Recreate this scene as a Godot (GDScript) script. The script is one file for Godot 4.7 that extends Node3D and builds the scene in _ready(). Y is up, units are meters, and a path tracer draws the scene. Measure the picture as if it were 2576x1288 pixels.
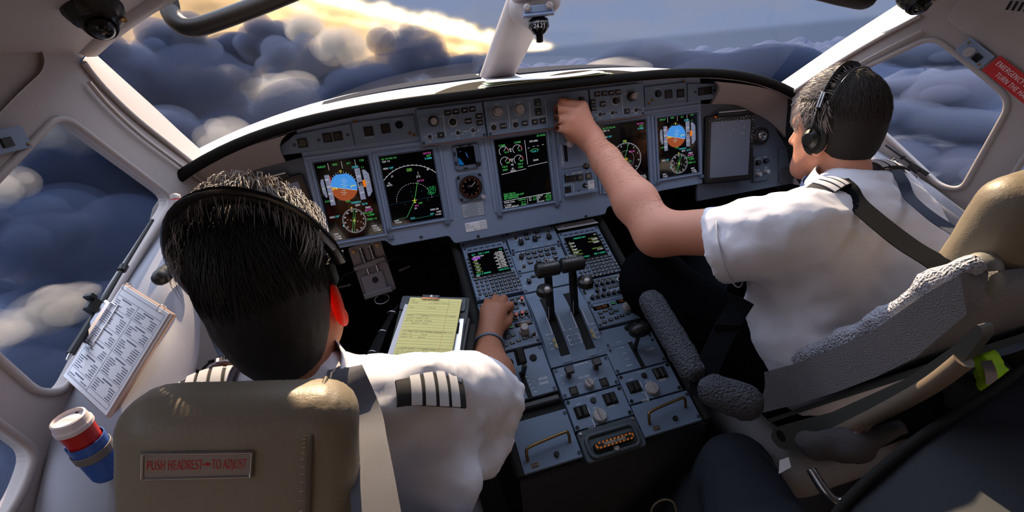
extends Node3D
# An airliner flight deck in flight: two pilots, instrument panel, pedestal, seats, windows, clouds outside.
var M := {}
var taken := {}
var font: SystemFont
var glyph_cache := {}
var rng := RandomNumberGenerator.new()
var noise := FastNoiseLite.new()
const PAN_TILT := 9.408
const PED_SLOPE := 29.427
const PAN_O := Vector3(0, 0.9489, -1.1708)
const PED_O := Vector3(0, 0.86, -1.183)
var PAN: Transform3D   # instrument panel: x right, y up along the face, z out of it
var PED: Transform3D   # pedestal: x right, y forward along the slope, z out of it

# ---------- materials ----------
func mat(key: String, col: Color, rough := 0.6, metal := 0.0) -> StandardMaterial3D:
	if not M.has(key):
		var m := StandardMaterial3D.new()
		m.resource_name = key
		m.albedo_color = col
		m.roughness = rough
		m.metallic = metal
		M[key] = m
	return M[key]

func bumpy(m: StandardMaterial3D, freq: float, cm: float, scale: float, kind := FastNoiseLite.TYPE_SIMPLEX_SMOOTH) -> void:
	var n := FastNoiseLite.new()
	n.noise_type = kind
	n.frequency = freq
	n.fractal_octaves = 4
	n.seed = 7
	var t := NoiseTexture2D.new()
	t.width = 512; t.height = 512; t.seamless = true
	t.noise = n
	m.heightmap_enabled = true
	m.heightmap_scale = cm
	m.heightmap_texture = t
	m.uv1_triplanar = true
	m.uv1_world_triplanar = true
	m.uv1_scale = Vector3.ONE * scale

# ---------- naming ----------
func numbered(called: String) -> String:
	if not taken.has(called):
		taken[called] = 0
		return called
	taken[called] += 1
	return "%s_%03d" % [called, taken[called]]

func tag(o: Node3D, label: String, category: String, group := "", kind := "") -> Node3D:
	if label: o.set_meta("label", label)
	if category: o.set_meta("category", category)
	if group: o.set_meta("group", group)
	if kind: o.set_meta("kind", kind)
	return o

func thing(called: String, label: String, category: String, t := Transform3D(), group := "") -> Node3D:
	var o := Node3D.new()
	o.name = numbered(called)
	o.transform = t
	add_child(o)
	tag(o, label, category, group)
	return o

func structure(called: String, label: String, category: String, t := Transform3D()) -> Node3D:
	var o := thing(called, label, category, t)
	o.set_meta("kind", "structure")
	return o

func part(parent: Node3D, called: String, mesh: Mesh, m: Material, t := Transform3D(), label := "") -> MeshInstance3D:
	var o := MeshInstance3D.new()
	o.name = called if parent != self else numbered(called)
	o.mesh = mesh
	o.material_override = m
	o.transform = t
	parent.add_child(o, true)
	if label: o.set_meta("label", label)
	return o

func stuff(o: Node3D) -> Node3D:
	o.set_meta("kind", "stuff")
	return o

func at(x: float, y: float, z := 0.0) -> Transform3D:
	return Transform3D(Basis(), Vector3(x, y, z))

func frame(o: Vector3, x: Vector3, y: Vector3) -> Transform3D:
	var bx := x.normalized()
	var bz := bx.cross(y).normalized()
	return Transform3D(Basis(bx, bz.cross(bx), bz), o)

# ---------- mesh building ----------
func begin() -> SurfaceTool:
	var st := SurfaceTool.new()
	st.begin(Mesh.PRIMITIVE_TRIANGLES)
	return st

func done(st: SurfaceTool) -> ArrayMesh:
	st.generate_normals()
	st.index()
	return st.commit()

func quad(st: SurfaceTool, a: Vector3, b: Vector3, c: Vector3, d: Vector3) -> void:
	for p in [a, b, c, a, c, d]:
		st.add_vertex(p)

func tri(st: SurfaceTool, a: Vector3, b: Vector3, c: Vector3) -> void:
	st.add_vertex(a); st.add_vertex(b); st.add_vertex(c)

# a polygon (in x,y) extruded from z0 to z1 with a chamfer on the z1 side
func prism(st: SurfaceTool, poly: PackedVector2Array, z0: float, z1: float, bev := 0.0, t := Transform3D()) -> void:
	var p := poly
	if Geometry2D.is_polygon_clockwise(p):
		p = p.duplicate(); p.reverse()
	var n := p.size()
	var inner := p
	if bev > 0.0:
		inner = PackedVector2Array()
		for i in n:
			var a := p[(i + n - 1) % n]; var b := p[i]; var c := p[(i + 1) % n]
			var n1 := (b - a).normalized().orthogonal() * -1.0
			var n2 := (c - b).normalized().orthogonal() * -1.0
			var m := (n1 + n2)
			var l := maxf(0.3, 1.0 + n1.dot(n2))
			inner.append(b + m / l * bev)
	st.set_smooth_group(-1)
	for i in n:
		var j := (i + 1) % n
		quad(st, t * Vector3(p[i].x, p[i].y, z0), t * Vector3(p[i].x, p[i].y, z1 - bev), t * Vector3(p[j].x, p[j].y, z1 - bev), t * Vector3(p[j].x, p[j].y, z0))
		if bev > 0.0:
			quad(st, t * Vector3(p[i].x, p[i].y, z1 - bev), t * Vector3(inner[i].x, inner[i].y, z1), t * Vector3(inner[j].x, inner[j].y, z1), t * Vector3(p[j].x, p[j].y, z1 - bev))
	var k := Geometry2D.triangulate_polygon(inner)
	for i in range(0, k.size(), 3):
		var a := inner[k[i]]; var b := inner[k[i + 1]]; var c := inner[k[i + 2]]
		if (b - a).cross(c - a) > 0.0:
			var s := b; b = c; c = s
		tri(st, t * Vector3(a.x, a.y, z1), t * Vector3(b.x, b.y, z1), t * Vector3(c.x, c.y, z1))
	k = Geometry2D.triangulate_polygon(p)
	for i in range(0, k.size(), 3):
		var a := p[k[i]]; var b := p[k[i + 1]]; var c := p[k[i + 2]]
		if (b - a).cross(c - a) < 0.0:
			var s := b; b = c; c = s
		tri(st, t * Vector3(a.x, a.y, z0), t * Vector3(b.x, b.y, z0), t * Vector3(c.x, c.y, z0))

func rect(w: float, h: float, r := 0.0, seg := 3) -> PackedVector2Array:
	if r <= 0.0:
		return PackedVector2Array([Vector2(-w / 2, -h / 2), Vector2(w / 2, -h / 2), Vector2(w / 2, h / 2), Vector2(-w / 2, h / 2)])
	var p := PackedVector2Array()
	for c in 4:
		var cx := (w / 2 - r) * (1.0 if c in [0, 3] else -1.0)
		var cy := (h / 2 - r) * (1.0 if c in [0, 1] else -1.0)
		for i in seg + 1:
			var a := PI / 2 * (c + float(i) / seg)
			p.append(Vector2(cx + r * cos(a), cy + r * sin(a)))
	return p

func disc(r: float, n := 16, sx := 1.0) -> PackedVector2Array:
	var p := PackedVector2Array()
	for i in n:
		p.append(Vector2(cos(TAU * i / n) * r * sx, sin(TAU * i / n) * r))
	return p

func rounded(poly: PackedVector2Array, r: float, seg := 5) -> PackedVector2Array:
	var out := PackedVector2Array()
	var n := poly.size()
	for i in n:
		var b := poly[i]
		var u := poly[(i + n - 1) % n] - b
		var w := poly[(i + 1) % n] - b
		var k := minf(r, minf(u.length(), w.length()) * 0.48)
		var p0 := b + u.normalized() * k
		var p1 := b + w.normalized() * k
		for j in seg + 1:
			var s := float(j) / seg
			out.append(p0.lerp(b, s).lerp(b.lerp(p1, s), s))
	return out

func box(st: SurfaceTool, size: Vector3, t := Transform3D(), bev := 0.0) -> void:
	prism(st, rect(size.x, size.y), -size.z / 2, size.z / 2, bev, t)

func box_mesh(w: float, h: float, d: float, bev := 0.0, r := 0.0) -> ArrayMesh:   # stands on z = 0
	var key := "box%f,%f,%f,%f,%f" % [w, h, d, bev, r]
	if not glyph_cache.has(key):
		var st := begin()
		prism(st, rect(w, h, r), 0.0, d, bev)
		glyph_cache[key] = done(st)
	return glyph_cache[key]

# a flat frame: outer rectangle with a rectangular opening
func ring_mesh(w: float, h: float, iw: float, ih: float, d: float, bev := 0.0) -> ArrayMesh:
	var st := begin()
	st.set_smooth_group(-1)
	var o := rect(w, h); var i_ := rect(iw, ih)
	var ob := rect(w - bev * 2, h - bev * 2); var ib := rect(iw + bev * 2, ih + bev * 2)
	for k in 4:
		var j := (k + 1) % 4
		quad(st, v(o[k], 0), v(o[k], d - bev), v(o[j], d - bev), v(o[j], 0))
		quad(st, v(o[k], d - bev), v(ob[k], d), v(ob[j], d), v(o[j], d - bev))
		quad(st, v(ob[k], d), v(ib[k], d), v(ib[j], d), v(ob[j], d))
		quad(st, v(ib[k], d), v(i_[k], d - bev), v(i_[j], d - bev), v(ib[j], d))
		quad(st, v(i_[k], d - bev), v(i_[k], 0), v(i_[j], 0), v(i_[j], d - bev))
	return done(st)

func v(p: Vector2, z := 0.0) -> Vector3:
	return Vector3(p.x, p.y, z)

# revolve (radius, height) pairs round the local z axis
func lathe(st: SurfaceTool, prof: Array, seg := 16, t := Transform3D(), sharp := true) -> void:
	for i in prof.size() - 1:
		var a: Vector2 = prof[i]; var b: Vector2 = prof[i + 1]
		st.set_smooth_group(i + 1 if sharp else 1)
		for k in seg:
			var c0 := Vector2.from_angle(TAU * k / seg); var c1 := Vector2.from_angle(TAU * (k + 1) / seg)
			var p := [Vector3(c0.x * a.x, c0.y * a.x, a.y), Vector3(c0.x * b.x, c0.y * b.x, b.y), Vector3(c1.x * b.x, c1.y * b.x, b.y), Vector3(c1.x * a.x, c1.y * a.x, a.y)]
			if a.x < 1e-6:
				tri(st, t * p[0], t * p[1], t * p[2])
			elif b.x < 1e-6:
				tri(st, t * p[0], t * p[1], t * p[3])
			else:
				quad(st, t * p[0], t * p[1], t * p[2], t * p[3])

func lathe_mesh(prof: Array, seg := 16, sharp := true) -> ArrayMesh:
	var st := begin()
	lathe(st, prof, seg, Transform3D(), sharp)
	return done(st)

func tube(st: SurfaceTool, pts: PackedVector3Array, radii: Array, sides := 8, closed := false, flat := Vector2.ONE, upv := Vector3.ZERO) -> void:
	st.set_smooth_group(1)
	var n := pts.size()
	var rings := []
	var up := Vector3.UP if upv == Vector3.ZERO else upv
	for i in n:
		var d := pts[(i + 1) % n] - pts[(i + n - 1) % n] if closed else pts[mini(i + 1, n - 1)] - pts[maxi(i - 1, 0)]
		d = d.normalized()
		if absf(d.dot(up)) > 0.98:
			up = Vector3.RIGHT if absf(d.x) < 0.9 else Vector3.BACK
		var sx := d.cross(up).normalized()
		var sy := sx.cross(d).normalized()
		if upv == Vector3.ZERO: up = sy
		var r: float = radii[mini(i, radii.size() - 1)]
		var ring := PackedVector3Array()
		for k in sides:
			var a := TAU * k / sides
			ring.append(pts[i] + sx * cos(a) * r * flat.x + sy * sin(a) * r * flat.y)
		rings.append(ring)
	for i in (n if closed else n - 1):
		var A: PackedVector3Array = rings[i]; var Bq: PackedVector3Array = rings[(i + 1) % n]
		for k in sides:
			var j := (k + 1) % sides
			quad(st, A[k], Bq[k], Bq[j], A[j])
	if not closed:
		st.set_smooth_group(-1)
		for k in range(1, sides - 1):
			tri(st, rings[0][0], rings[0][k], rings[0][k + 1])
			tri(st, rings[n - 1][0], rings[n - 1][k + 1], rings[n - 1][k])

func tube_mesh(pts: PackedVector3Array, radii: Array, sides := 8, closed := false, flat := Vector2.ONE, upv := Vector3.ZERO) -> ArrayMesh:
	var st := begin()
	tube(st, pts, radii, sides, closed, flat, upv)
	return done(st)

func spline(pts: Array, per := 6) -> PackedVector3Array:
	var out := PackedVector3Array()
	var n := pts.size()
	for i in n - 1:
		var a: Vector3 = pts[maxi(i - 1, 0)]; var b: Vector3 = pts[i]; var c: Vector3 = pts[i + 1]; var d: Vector3 = pts[mini(i + 2, n - 1)]
		for k in per:
			out.append(b.cubic_interpolate(c, a, d, float(k) / per))
	out.append(pts[n - 1])
	return out

# a surface given by rows of points, thickened along the direction "thick"
func sheet(st: SurfaceTool, rows: Array, thick: Vector3, uv := false) -> void:
	var nr := rows.size()
	var nc: int = rows[0].size()
	st.set_smooth_group(1)
	for side in ([0, 1] if thick != Vector3.ZERO else [0]):
		var off: Vector3 = thick * side
		st.set_smooth_group(1 + side)
		for r in nr - 1:
			for c in nc - 1:
				var q := [[r, c], [r, c + 1], [r + 1, c + 1], [r + 1, c]]
				if side == 1: q.reverse()
				for k in [0, 1, 2, 0, 2, 3]:
					if uv: st.set_uv(Vector2(float(q[k][1]) / (nc - 1), float(q[k][0]) / (nr - 1)))
					st.add_vertex(rows[q[k][0]][q[k][1]] + off)
	if thick == Vector3.ZERO:
		return
	st.set_smooth_group(-1)
	for c in nc - 1:
		quad(st, rows[0][c + 1], rows[0][c], rows[0][c] + thick, rows[0][c + 1] + thick)
		quad(st, rows[nr - 1][c], rows[nr - 1][c + 1], rows[nr - 1][c + 1] + thick, rows[nr - 1][c] + thick)
	for r in nr - 1:
		quad(st, rows[r][0], rows[r + 1][0], rows[r + 1][0] + thick, rows[r][0] + thick)
		quad(st, rows[r + 1][nc - 1], rows[r][nc - 1], rows[r][nc - 1] + thick, rows[r + 1][nc - 1] + thick)

func sheet_mesh(rows: Array, thick := Vector3.ZERO, uv := false) -> ArrayMesh:
	var st := begin()
	sheet(st, rows, thick, uv)
	return done(st)

# rows between two polylines of the same number of points, bulged along "bulge"
func between(a: Array, b: Array, n: int, bulge := Vector3.ZERO) -> Array:
	var rows := []
	for i in n + 1:
		var s := float(i) / n
		var row := PackedVector3Array()
		for k in a.size():
			row.append(a[k].lerp(b[k], s) + bulge * sin(PI * s))
		rows.append(row)
	return rows

# a strap: a flat band that follows points, lying across "side"
func strap_mesh(pts: Array, w: float, th: float, nrm: Vector3, per := 6) -> ArrayMesh:
	var p := spline(pts, per)
	var st := begin()
	var rows := [PackedVector3Array(), PackedVector3Array(), PackedVector3Array()]
	for i in p.size():
		var d := (p[mini(i + 1, p.size() - 1)] - p[maxi(i - 1, 0)]).normalized()
		var s := d.cross(nrm).normalized()
		rows[0].append(p[i] - s * w / 2); rows[1].append(p[i]); rows[2].append(p[i] + s * w / 2)
	sheet(st, rows, nrm.normalized() * -th)
	return done(st)

# ---------- signed distance shapes meshed as surface nets ----------
# prims: [0, a, b, ra, rb, k] tapered capsule; [1, inverse transform, radii, k] ellipsoid; [2, inverse transform, half size, round, k] box; [3, a, b, ra, rb, k] / [4, inverse, radii, k] the same cut away; [5, point, normal, k] cut beyond a plane
func sd(P: Array, p: Vector3) -> float:
	var d := 9.0
	for q: Array in P:
		var e: float
		var k: float
		var t: int = q[0]
		if t == 0 or t == 3:
			var a: Vector3 = q[1]
			var ba: Vector3 = q[2] - a
			var h := clampf((p - a).dot(ba) / ba.length_squared(), 0.0, 1.0)
			e = (p - a - ba * h).length() - lerpf(q[3], q[4], h)
			k = q[5]
		elif t == 1 or t == 4:
			var l: Vector3 = q[1] * p
			var r: Vector3 = q[2]
			var k0 := (l / r).length()
			e = k0 * (k0 - 1.0) / maxf((l / (r * r)).length(), 1e-4)
			k = q[3]
		elif t == 2:
			var l: Vector3 = (q[1] * p).abs() - q[2] + Vector3.ONE * q[3]
			e = l.max(Vector3.ZERO).length() + minf(maxf(l.x, maxf(l.y, l.z)), 0.0) - q[3]
			k = q[4]
		else:
			e = -(p - q[1]).dot(q[2])
			k = q[3]
		if t >= 3:
			var h := clampf(0.5 - 0.5 * (d + e) / k, 0.0, 1.0) if k > 0.0 else (1.0 if -e > d else 0.0)
			d = lerpf(d, -e, h) + k * h * (1.0 - h)
		else:
			var h := clampf(0.5 + 0.5 * (d - e) / k, 0.0, 1.0) if k > 0.0 else (1.0 if e < d else 0.0)
			d = lerpf(d, e, h) - k * h * (1.0 - h)
	return d

func nets(f: Callable, lo: Vector3, hi: Vector3, c: float, slack := 1.0) -> ArrayMesh:
	var nx := int(ceil((hi.x - lo.x) / c)) + 1
	var ny := int(ceil((hi.y - lo.y) / c)) + 1
	var nz := int(ceil((hi.z - lo.z) / c)) + 1
	const K := 6
	nx = (nx / K + 1) * K; ny = (ny / K + 1) * K; nz = (nz / K + 1) * K
	var px := nx + 1; var py := ny + 1
	var val := PackedFloat32Array()
	val.resize(px * py * (nz + 1))
	val.fill(1e9)
	var id := PackedInt32Array()
	id.resize(nx * ny * nz)
	id.fill(-1)
	var blocks := []
	for bz in nz / K:
		for by in ny / K:
			for bx in nx / K:
				var mid := lo + Vector3(bx + 0.5, by + 0.5, bz + 0.5) * K * c
				if absf(f.call(mid)) > K * c * 0.9 * slack + c:
					continue
				blocks.append(Vector3i(bx, by, bz) * K)
				for z in K + 1:
					for y in K + 1:
						for x in K + 1:
							var i: int = (bx * K + x) + px * ((by * K + y) + py * (bz * K + z))
							if val[i] > 1e8:
								val[i] = f.call(lo + Vector3(bx * K + x, by * K + y, bz * K + z) * c)
	var vs := PackedVector3Array()
	var ns := PackedVector3Array()
	var off := PackedInt32Array([0, 1, px, px + 1, px * py, px * py + 1, px * py + px, px * py + px + 1])
	var cells := []
	for b: Vector3i in blocks:
		for z in K:
			for y in K:
				for x in K:
					var X: int = b.x + x; var Y: int = b.y + y; var Z: int = b.z + z
					var base := X + px * (Y + py * Z)
					var m := 0
					for q in 8:
						if val[base + off[q]] < 0.0: m += 1
					if m == 0 or m == 8:
						continue
					var s := Vector3.ZERO
					var n := 0
					for q in 8:
						for ax in 3:
							var bit: int = 1 << ax
							if q & bit: continue
							var va := val[base + off[q]]; var vb := val[base + off[q | bit]]
							if (va < 0.0) != (vb < 0.0):
								var pa := Vector3(q & 1, (q >> 1) & 1, (q >> 2) & 1)
								pa[ax] = va / (va - vb)
								s += pa
								n += 1
					id[X + nx * (Y + ny * Z)] = vs.size()
					vs.append(lo + (Vector3(X, Y, Z) + s / n) * c)
					ns.append(Vector3.ZERO)
					cells.append(Vector3i(X, Y, Z))
	var ix := PackedInt32Array()
	var step := [1, nx, nx * ny]
	var pstep := [1, px, px * py]
	for q: Vector3i in cells:
		var me := q.x + nx * (q.y + ny * q.z)
		var pb := q.x + px * (q.y + py * q.z)
		for ax in 3:
			var u := (ax + 1) % 3; var w := (ax + 2) % 3
			if q[u] == 0 or q[w] == 0: continue
			var va := val[pb]; var vb := val[pb + pstep[ax]]
			if (va < 0.0) == (vb < 0.0): continue
			var a := id[me]; var b := id[me - step[u]]; var cc := id[me - step[u] - step[w]]; var d := id[me - step[w]]
			if a < 0 or b < 0 or cc < 0 or d < 0: continue
			if va < 0.0:
				ix.append_array(PackedInt32Array([a, d, cc, a, cc, b]))
			else:
				ix.append_array(PackedInt32Array([a, b, cc, a, cc, d]))
	for i in range(0, ix.size(), 3):
		var n := (vs[ix[i + 2]] - vs[ix[i]]).cross(vs[ix[i + 1]] - vs[ix[i]])
		ns[ix[i]] += n; ns[ix[i + 1]] += n; ns[ix[i + 2]] += n
	for i in ns.size():
		ns[i] = ns[i].normalized() if ns[i].length_squared() > 1e-20 else Vector3.UP
	var am := ArrayMesh.new()
	var arr := []
	arr.resize(Mesh.ARRAY_MAX)
	arr[Mesh.ARRAY_VERTEX] = vs
	arr[Mesh.ARRAY_NORMAL] = ns
	arr[Mesh.ARRAY_INDEX] = ix
	am.add_surface_from_arrays(Mesh.PRIMITIVE_TRIANGLES, arr)
	return am

func shape(P: Array, lo: Vector3, hi: Vector3, c: float, wob := 0.0, freq := 20.0) -> ArrayMesh:
	if wob > 0.0:
		return nets(func(p: Vector3) -> float: return sd(P, p) + wob * noise.get_noise_3dv(p * freq), lo, hi, c, 1.3)
	return nets(func(p: Vector3) -> float: return sd(P, p), lo, hi, c, 1.15)

# ---------- flat print and screen symbols ----------
class Ink:
	var vs := PackedVector3Array()
	var cs := PackedColorArray()
	var host
	var z := 0.0
	func tri(a: Vector2, b: Vector2, c: Vector2, col: Color) -> void:
		if (b - a).cross(c - a) > 0.0:
			var s := b; b = c; c = s
		for p in [a, b, c]:
			vs.append(Vector3(p.x, p.y, z)); cs.append(col)
	func ln(a: Vector2, b: Vector2, w: float, col: Color) -> void:
		var s := (b - a).normalized().orthogonal() * w * 0.5
		tri(a - s, b - s, b + s, col); tri(a - s, b + s, a + s, col)
	func path(p: Array, w: float, col: Color, close := false) -> void:
		for i in p.size() - (0 if close else 1):
			ln(p[i], p[(i + 1) % p.size()], w, col)
	func fill(p: PackedVector2Array, col: Color) -> void:
		var k := Geometry2D.triangulate_polygon(p)
		for i in range(0, k.size(), 3):
			tri(p[k[i]], p[k[i + 1]], p[k[i + 2]], col)
	func bar(x0: float, y0: float, x1: float, y1: float, col: Color) -> void:
		fill(PackedVector2Array([Vector2(x0, y0), Vector2(x1, y0), Vector2(x1, y1), Vector2(x0, y1)]), col)
	func arc(c: Vector2, r: float, a0: float, a1: float, w: float, col: Color, n := 24, dash := false) -> void:
		for i in n:
			if dash and i % 2: continue
			ln(c + Vector2.from_angle(lerpf(a0, a1, float(i) / n)) * r, c + Vector2.from_angle(lerpf(a0, a1, (i + 1.0) / n)) * r, w, col)
	func ticks(c: Vector2, r: float, len_: float, n: int, a0: float, a1: float, w: float, col: Color) -> void:
		for i in n:
			var d := Vector2.from_angle(lerpf(a0, a1, float(i) / n))
			ln(c + d * r, c + d * (r - len_ * (1.0 if i % 2 else 1.4)), w, col)
	func txt(p: Vector2, s: String, h: float, col: Color, al := 0, rot := 0.0, sx := 1.0) -> void:
		var g: Array = host.glyphs(s)
		var pts: PackedVector3Array = g[0]
		var w: float = g[1]
		var o := -w * 0.5 if al == 0 else (0.0 if al < 0 else -w)
		var k := h / 0.71
		for i in pts.size():
			var q := Vector2((pts[i].x + o) * k * sx, pts[i].y * k).rotated(rot) + p
			vs.append(Vector3(q.x, q.y, z)); cs.append(col)
	func mesh() -> ArrayMesh:
		var a := []
		a.resize(Mesh.ARRAY_MAX)
		a[Mesh.ARRAY_VERTEX] = vs
		a[Mesh.ARRAY_COLOR] = cs
		var n := PackedVector3Array()
		n.resize(vs.size()); n.fill(Vector3.BACK)
		a[Mesh.ARRAY_NORMAL] = n
		var m := ArrayMesh.new()
		m.add_surface_from_arrays(Mesh.PRIMITIVE_TRIANGLES, a)
		return m

func ink(z := 0.0) -> Ink:
	var k := Ink.new()
	k.host = self
	k.z = z
	return k

# triangles of a line of text, one em high, starting at x = 0, centred on its capitals; and its width
func glyphs(s: String) -> Array:
	if not glyph_cache.has(s):
		var t := TextMesh.new()
		t.font = font
		t.font_size = 32
		t.pixel_size = 1.0 / 32.0
		t.depth = 0.0
		t.curve_step = 3.0
		t.text = s
		var out := PackedVector3Array()
		if t.get_surface_count() > 0:
			var a := t.surface_get_arrays(0)
			var vv: PackedVector3Array = a[Mesh.ARRAY_VERTEX]
			var ii = a[Mesh.ARRAY_INDEX]
			if ii == null or ii.size() == 0:
				out = vv
			else:
				for i in ii: out.append(vv[i])
		var lo := 1e9; var hi := -1e9
		for p in out:
			lo = minf(lo, p.x); hi = maxf(hi, p.x)
		if out.is_empty(): lo = 0.0; hi = 0.3
		for i in out.size():
			out[i] -= Vector3(lo, 0.0, 0.0)
		glyph_cache[s] = [out, hi - lo]
	return glyph_cache[s]

func c8(r: int, g: int, b: int) -> Color:   # an sRGB colour for vertex colours
	return Color(r / 255.0, g / 255.0, b / 255.0).srgb_to_linear()

func _ready() -> void:
	# --- camera ---
	var cam := Camera3D.new()
	cam.name = "camera"
	cam.fov = 58.494
	cam.near = 0.02
	cam.far = 20000.0
	cam.position = Vector3(-0.3517, 1.342, 0.0)
	cam.basis = Basis(Vector3.UP, deg_to_rad(-13.726)) * Basis(Vector3.RIGHT, deg_to_rad(-24.0)) * Basis(Vector3.BACK, deg_to_rad(-5.507))
	add_child(cam)
	cam.current = true
	# --- sky and exposure ---
	var env := Environment.new()
	env.background_mode = Environment.BG_SKY
	env.sky = Sky.new()
	var pm := PanoramaSkyMaterial.new()
	pm.panorama = sky_picture()
	env.sky.sky_material = pm
	env.tonemap_mode = Environment.TONE_MAPPER_LINEAR
	env.tonemap_exposure = 1.75
	env.background_energy_multiplier = 1.0
	env.volumetric_fog_enabled = true
	env.volumetric_fog_density = 0.0
	env.sdfgi_enabled = true
	env.ssao_enabled = true
	env.ssil_enabled = true
	var we := WorldEnvironment.new()
	we.name = "sky"
	we.environment = env
	add_child(we)
	# --- sun: ahead, high, a touch to the right ---
	var sun := DirectionalLight3D.new()
	sun.name = "sun"
	sun.light_color = Color(1.0, 0.885, 0.72)
	sun.light_energy = 1.9
	sun.light_angular_distance = 0.6
	sun.shadow_enabled = true
	sun.basis = Basis(Vector3.UP, deg_to_rad(180.0 - 6.0)) * Basis(Vector3.RIGHT, deg_to_rad(-36.0))
	add_child(sun)

	font = SystemFont.new()
	font.font_names = PackedStringArray(["Droid Sans"])
	rng.seed = 11
	noise.seed = 5
	noise.noise_type = FastNoiseLite.TYPE_SIMPLEX_SMOOTH
	noise.frequency = 1.0
	noise.fractal_octaves = 3
	PAN = Transform3D(Basis(Vector3.RIGHT, deg_to_rad(-PAN_TILT)), PAN_O)
	PED = Transform3D(Basis(Vector3.RIGHT, deg_to_rad(PED_SLOPE - 90.0)), PED_O)
	make_materials()
	build_shell()
	build_glareshield()
	build_panel()
	build_displays()
	build_pedestal()
	build_sides()
	build_seats()
	build_people()
	build_loose()
	build_clouds()

func sky_picture() -> ImageTexture:
	var w := 1024; var h := 512
	var im := Image.create(w, h, false, Image.FORMAT_RGBAF)
	var n := FastNoiseLite.new()
	n.noise_type = FastNoiseLite.TYPE_SIMPLEX_SMOOTH
	n.fractal_octaves = 5
	n.frequency = 1.0
	n.seed = 3
	for y in h:
		var el := 90.0 - 180.0 * (y + 0.5) / h
		for x in w:
			var az := wrapf(360.0 * (x + 0.5) / w, -180.0, 180.0)
			if el < -2.0:
				im.set_pixel(x, y, Color(0.075, 0.10, 0.165))
				continue
			var d := Vector3(sin(deg_to_rad(az)) * cos(deg_to_rad(el)), sin(deg_to_rad(el)), cos(deg_to_rad(az)) * cos(deg_to_rad(el)))
			var c := n.get_noise_3d(d.x * 5.0, d.y * 14.0, d.z * 5.0) * 0.5 + 0.5
			var c2 := n.get_noise_3d(d.x * 14.0 + 9.0, d.y * 40.0, d.z * 14.0) * 0.5 + 0.5
			# broken layer cloud: slate bases, paler breaks, brighter towards the zenith
			var hi := smoothstep(7.0, 40.0, el)
			var dark := Color(0.03, 0.038, 0.07).lerp(Color(1.0, 1.12, 1.45), hi)
			var pale := Color(0.07, 0.10, 0.18).lerp(Color(1.95, 2.2, 2.65), hi)
			var k := smoothstep(0.42, 0.66, c * 0.65 + c2 * 0.35)
			var col := dark.lerp(pale, k)
			# golden break between the cloud layers, ahead
			var line := 4.6 - 0.30 * (az - 4.0) + (c2 - 0.5) * 1.6
			var glow := exp(-pow((az - 4.0) / 30.0, 2.0))
			var under := smoothstep(0.6, -0.4, el - line)
			col = col.lerp(Color(0.95, 0.60, 0.27) * (0.35 + 1.1 * c * c2 * 2.0), under * glow * 0.9)
			col += Color(3.2, 2.5, 1.4) * exp(-pow((el - line) / 0.45, 2.0)) * glow * (0.4 + 1.2 * c2)
			col += Color(1.4, 0.95, 0.5) * exp(-pow((el - line + 1.7) / 0.3, 2.0)) * glow * c
			col.a = 1.0
			im.set_pixel(x, y, col)
	return ImageTexture.create_from_image(im)

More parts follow.
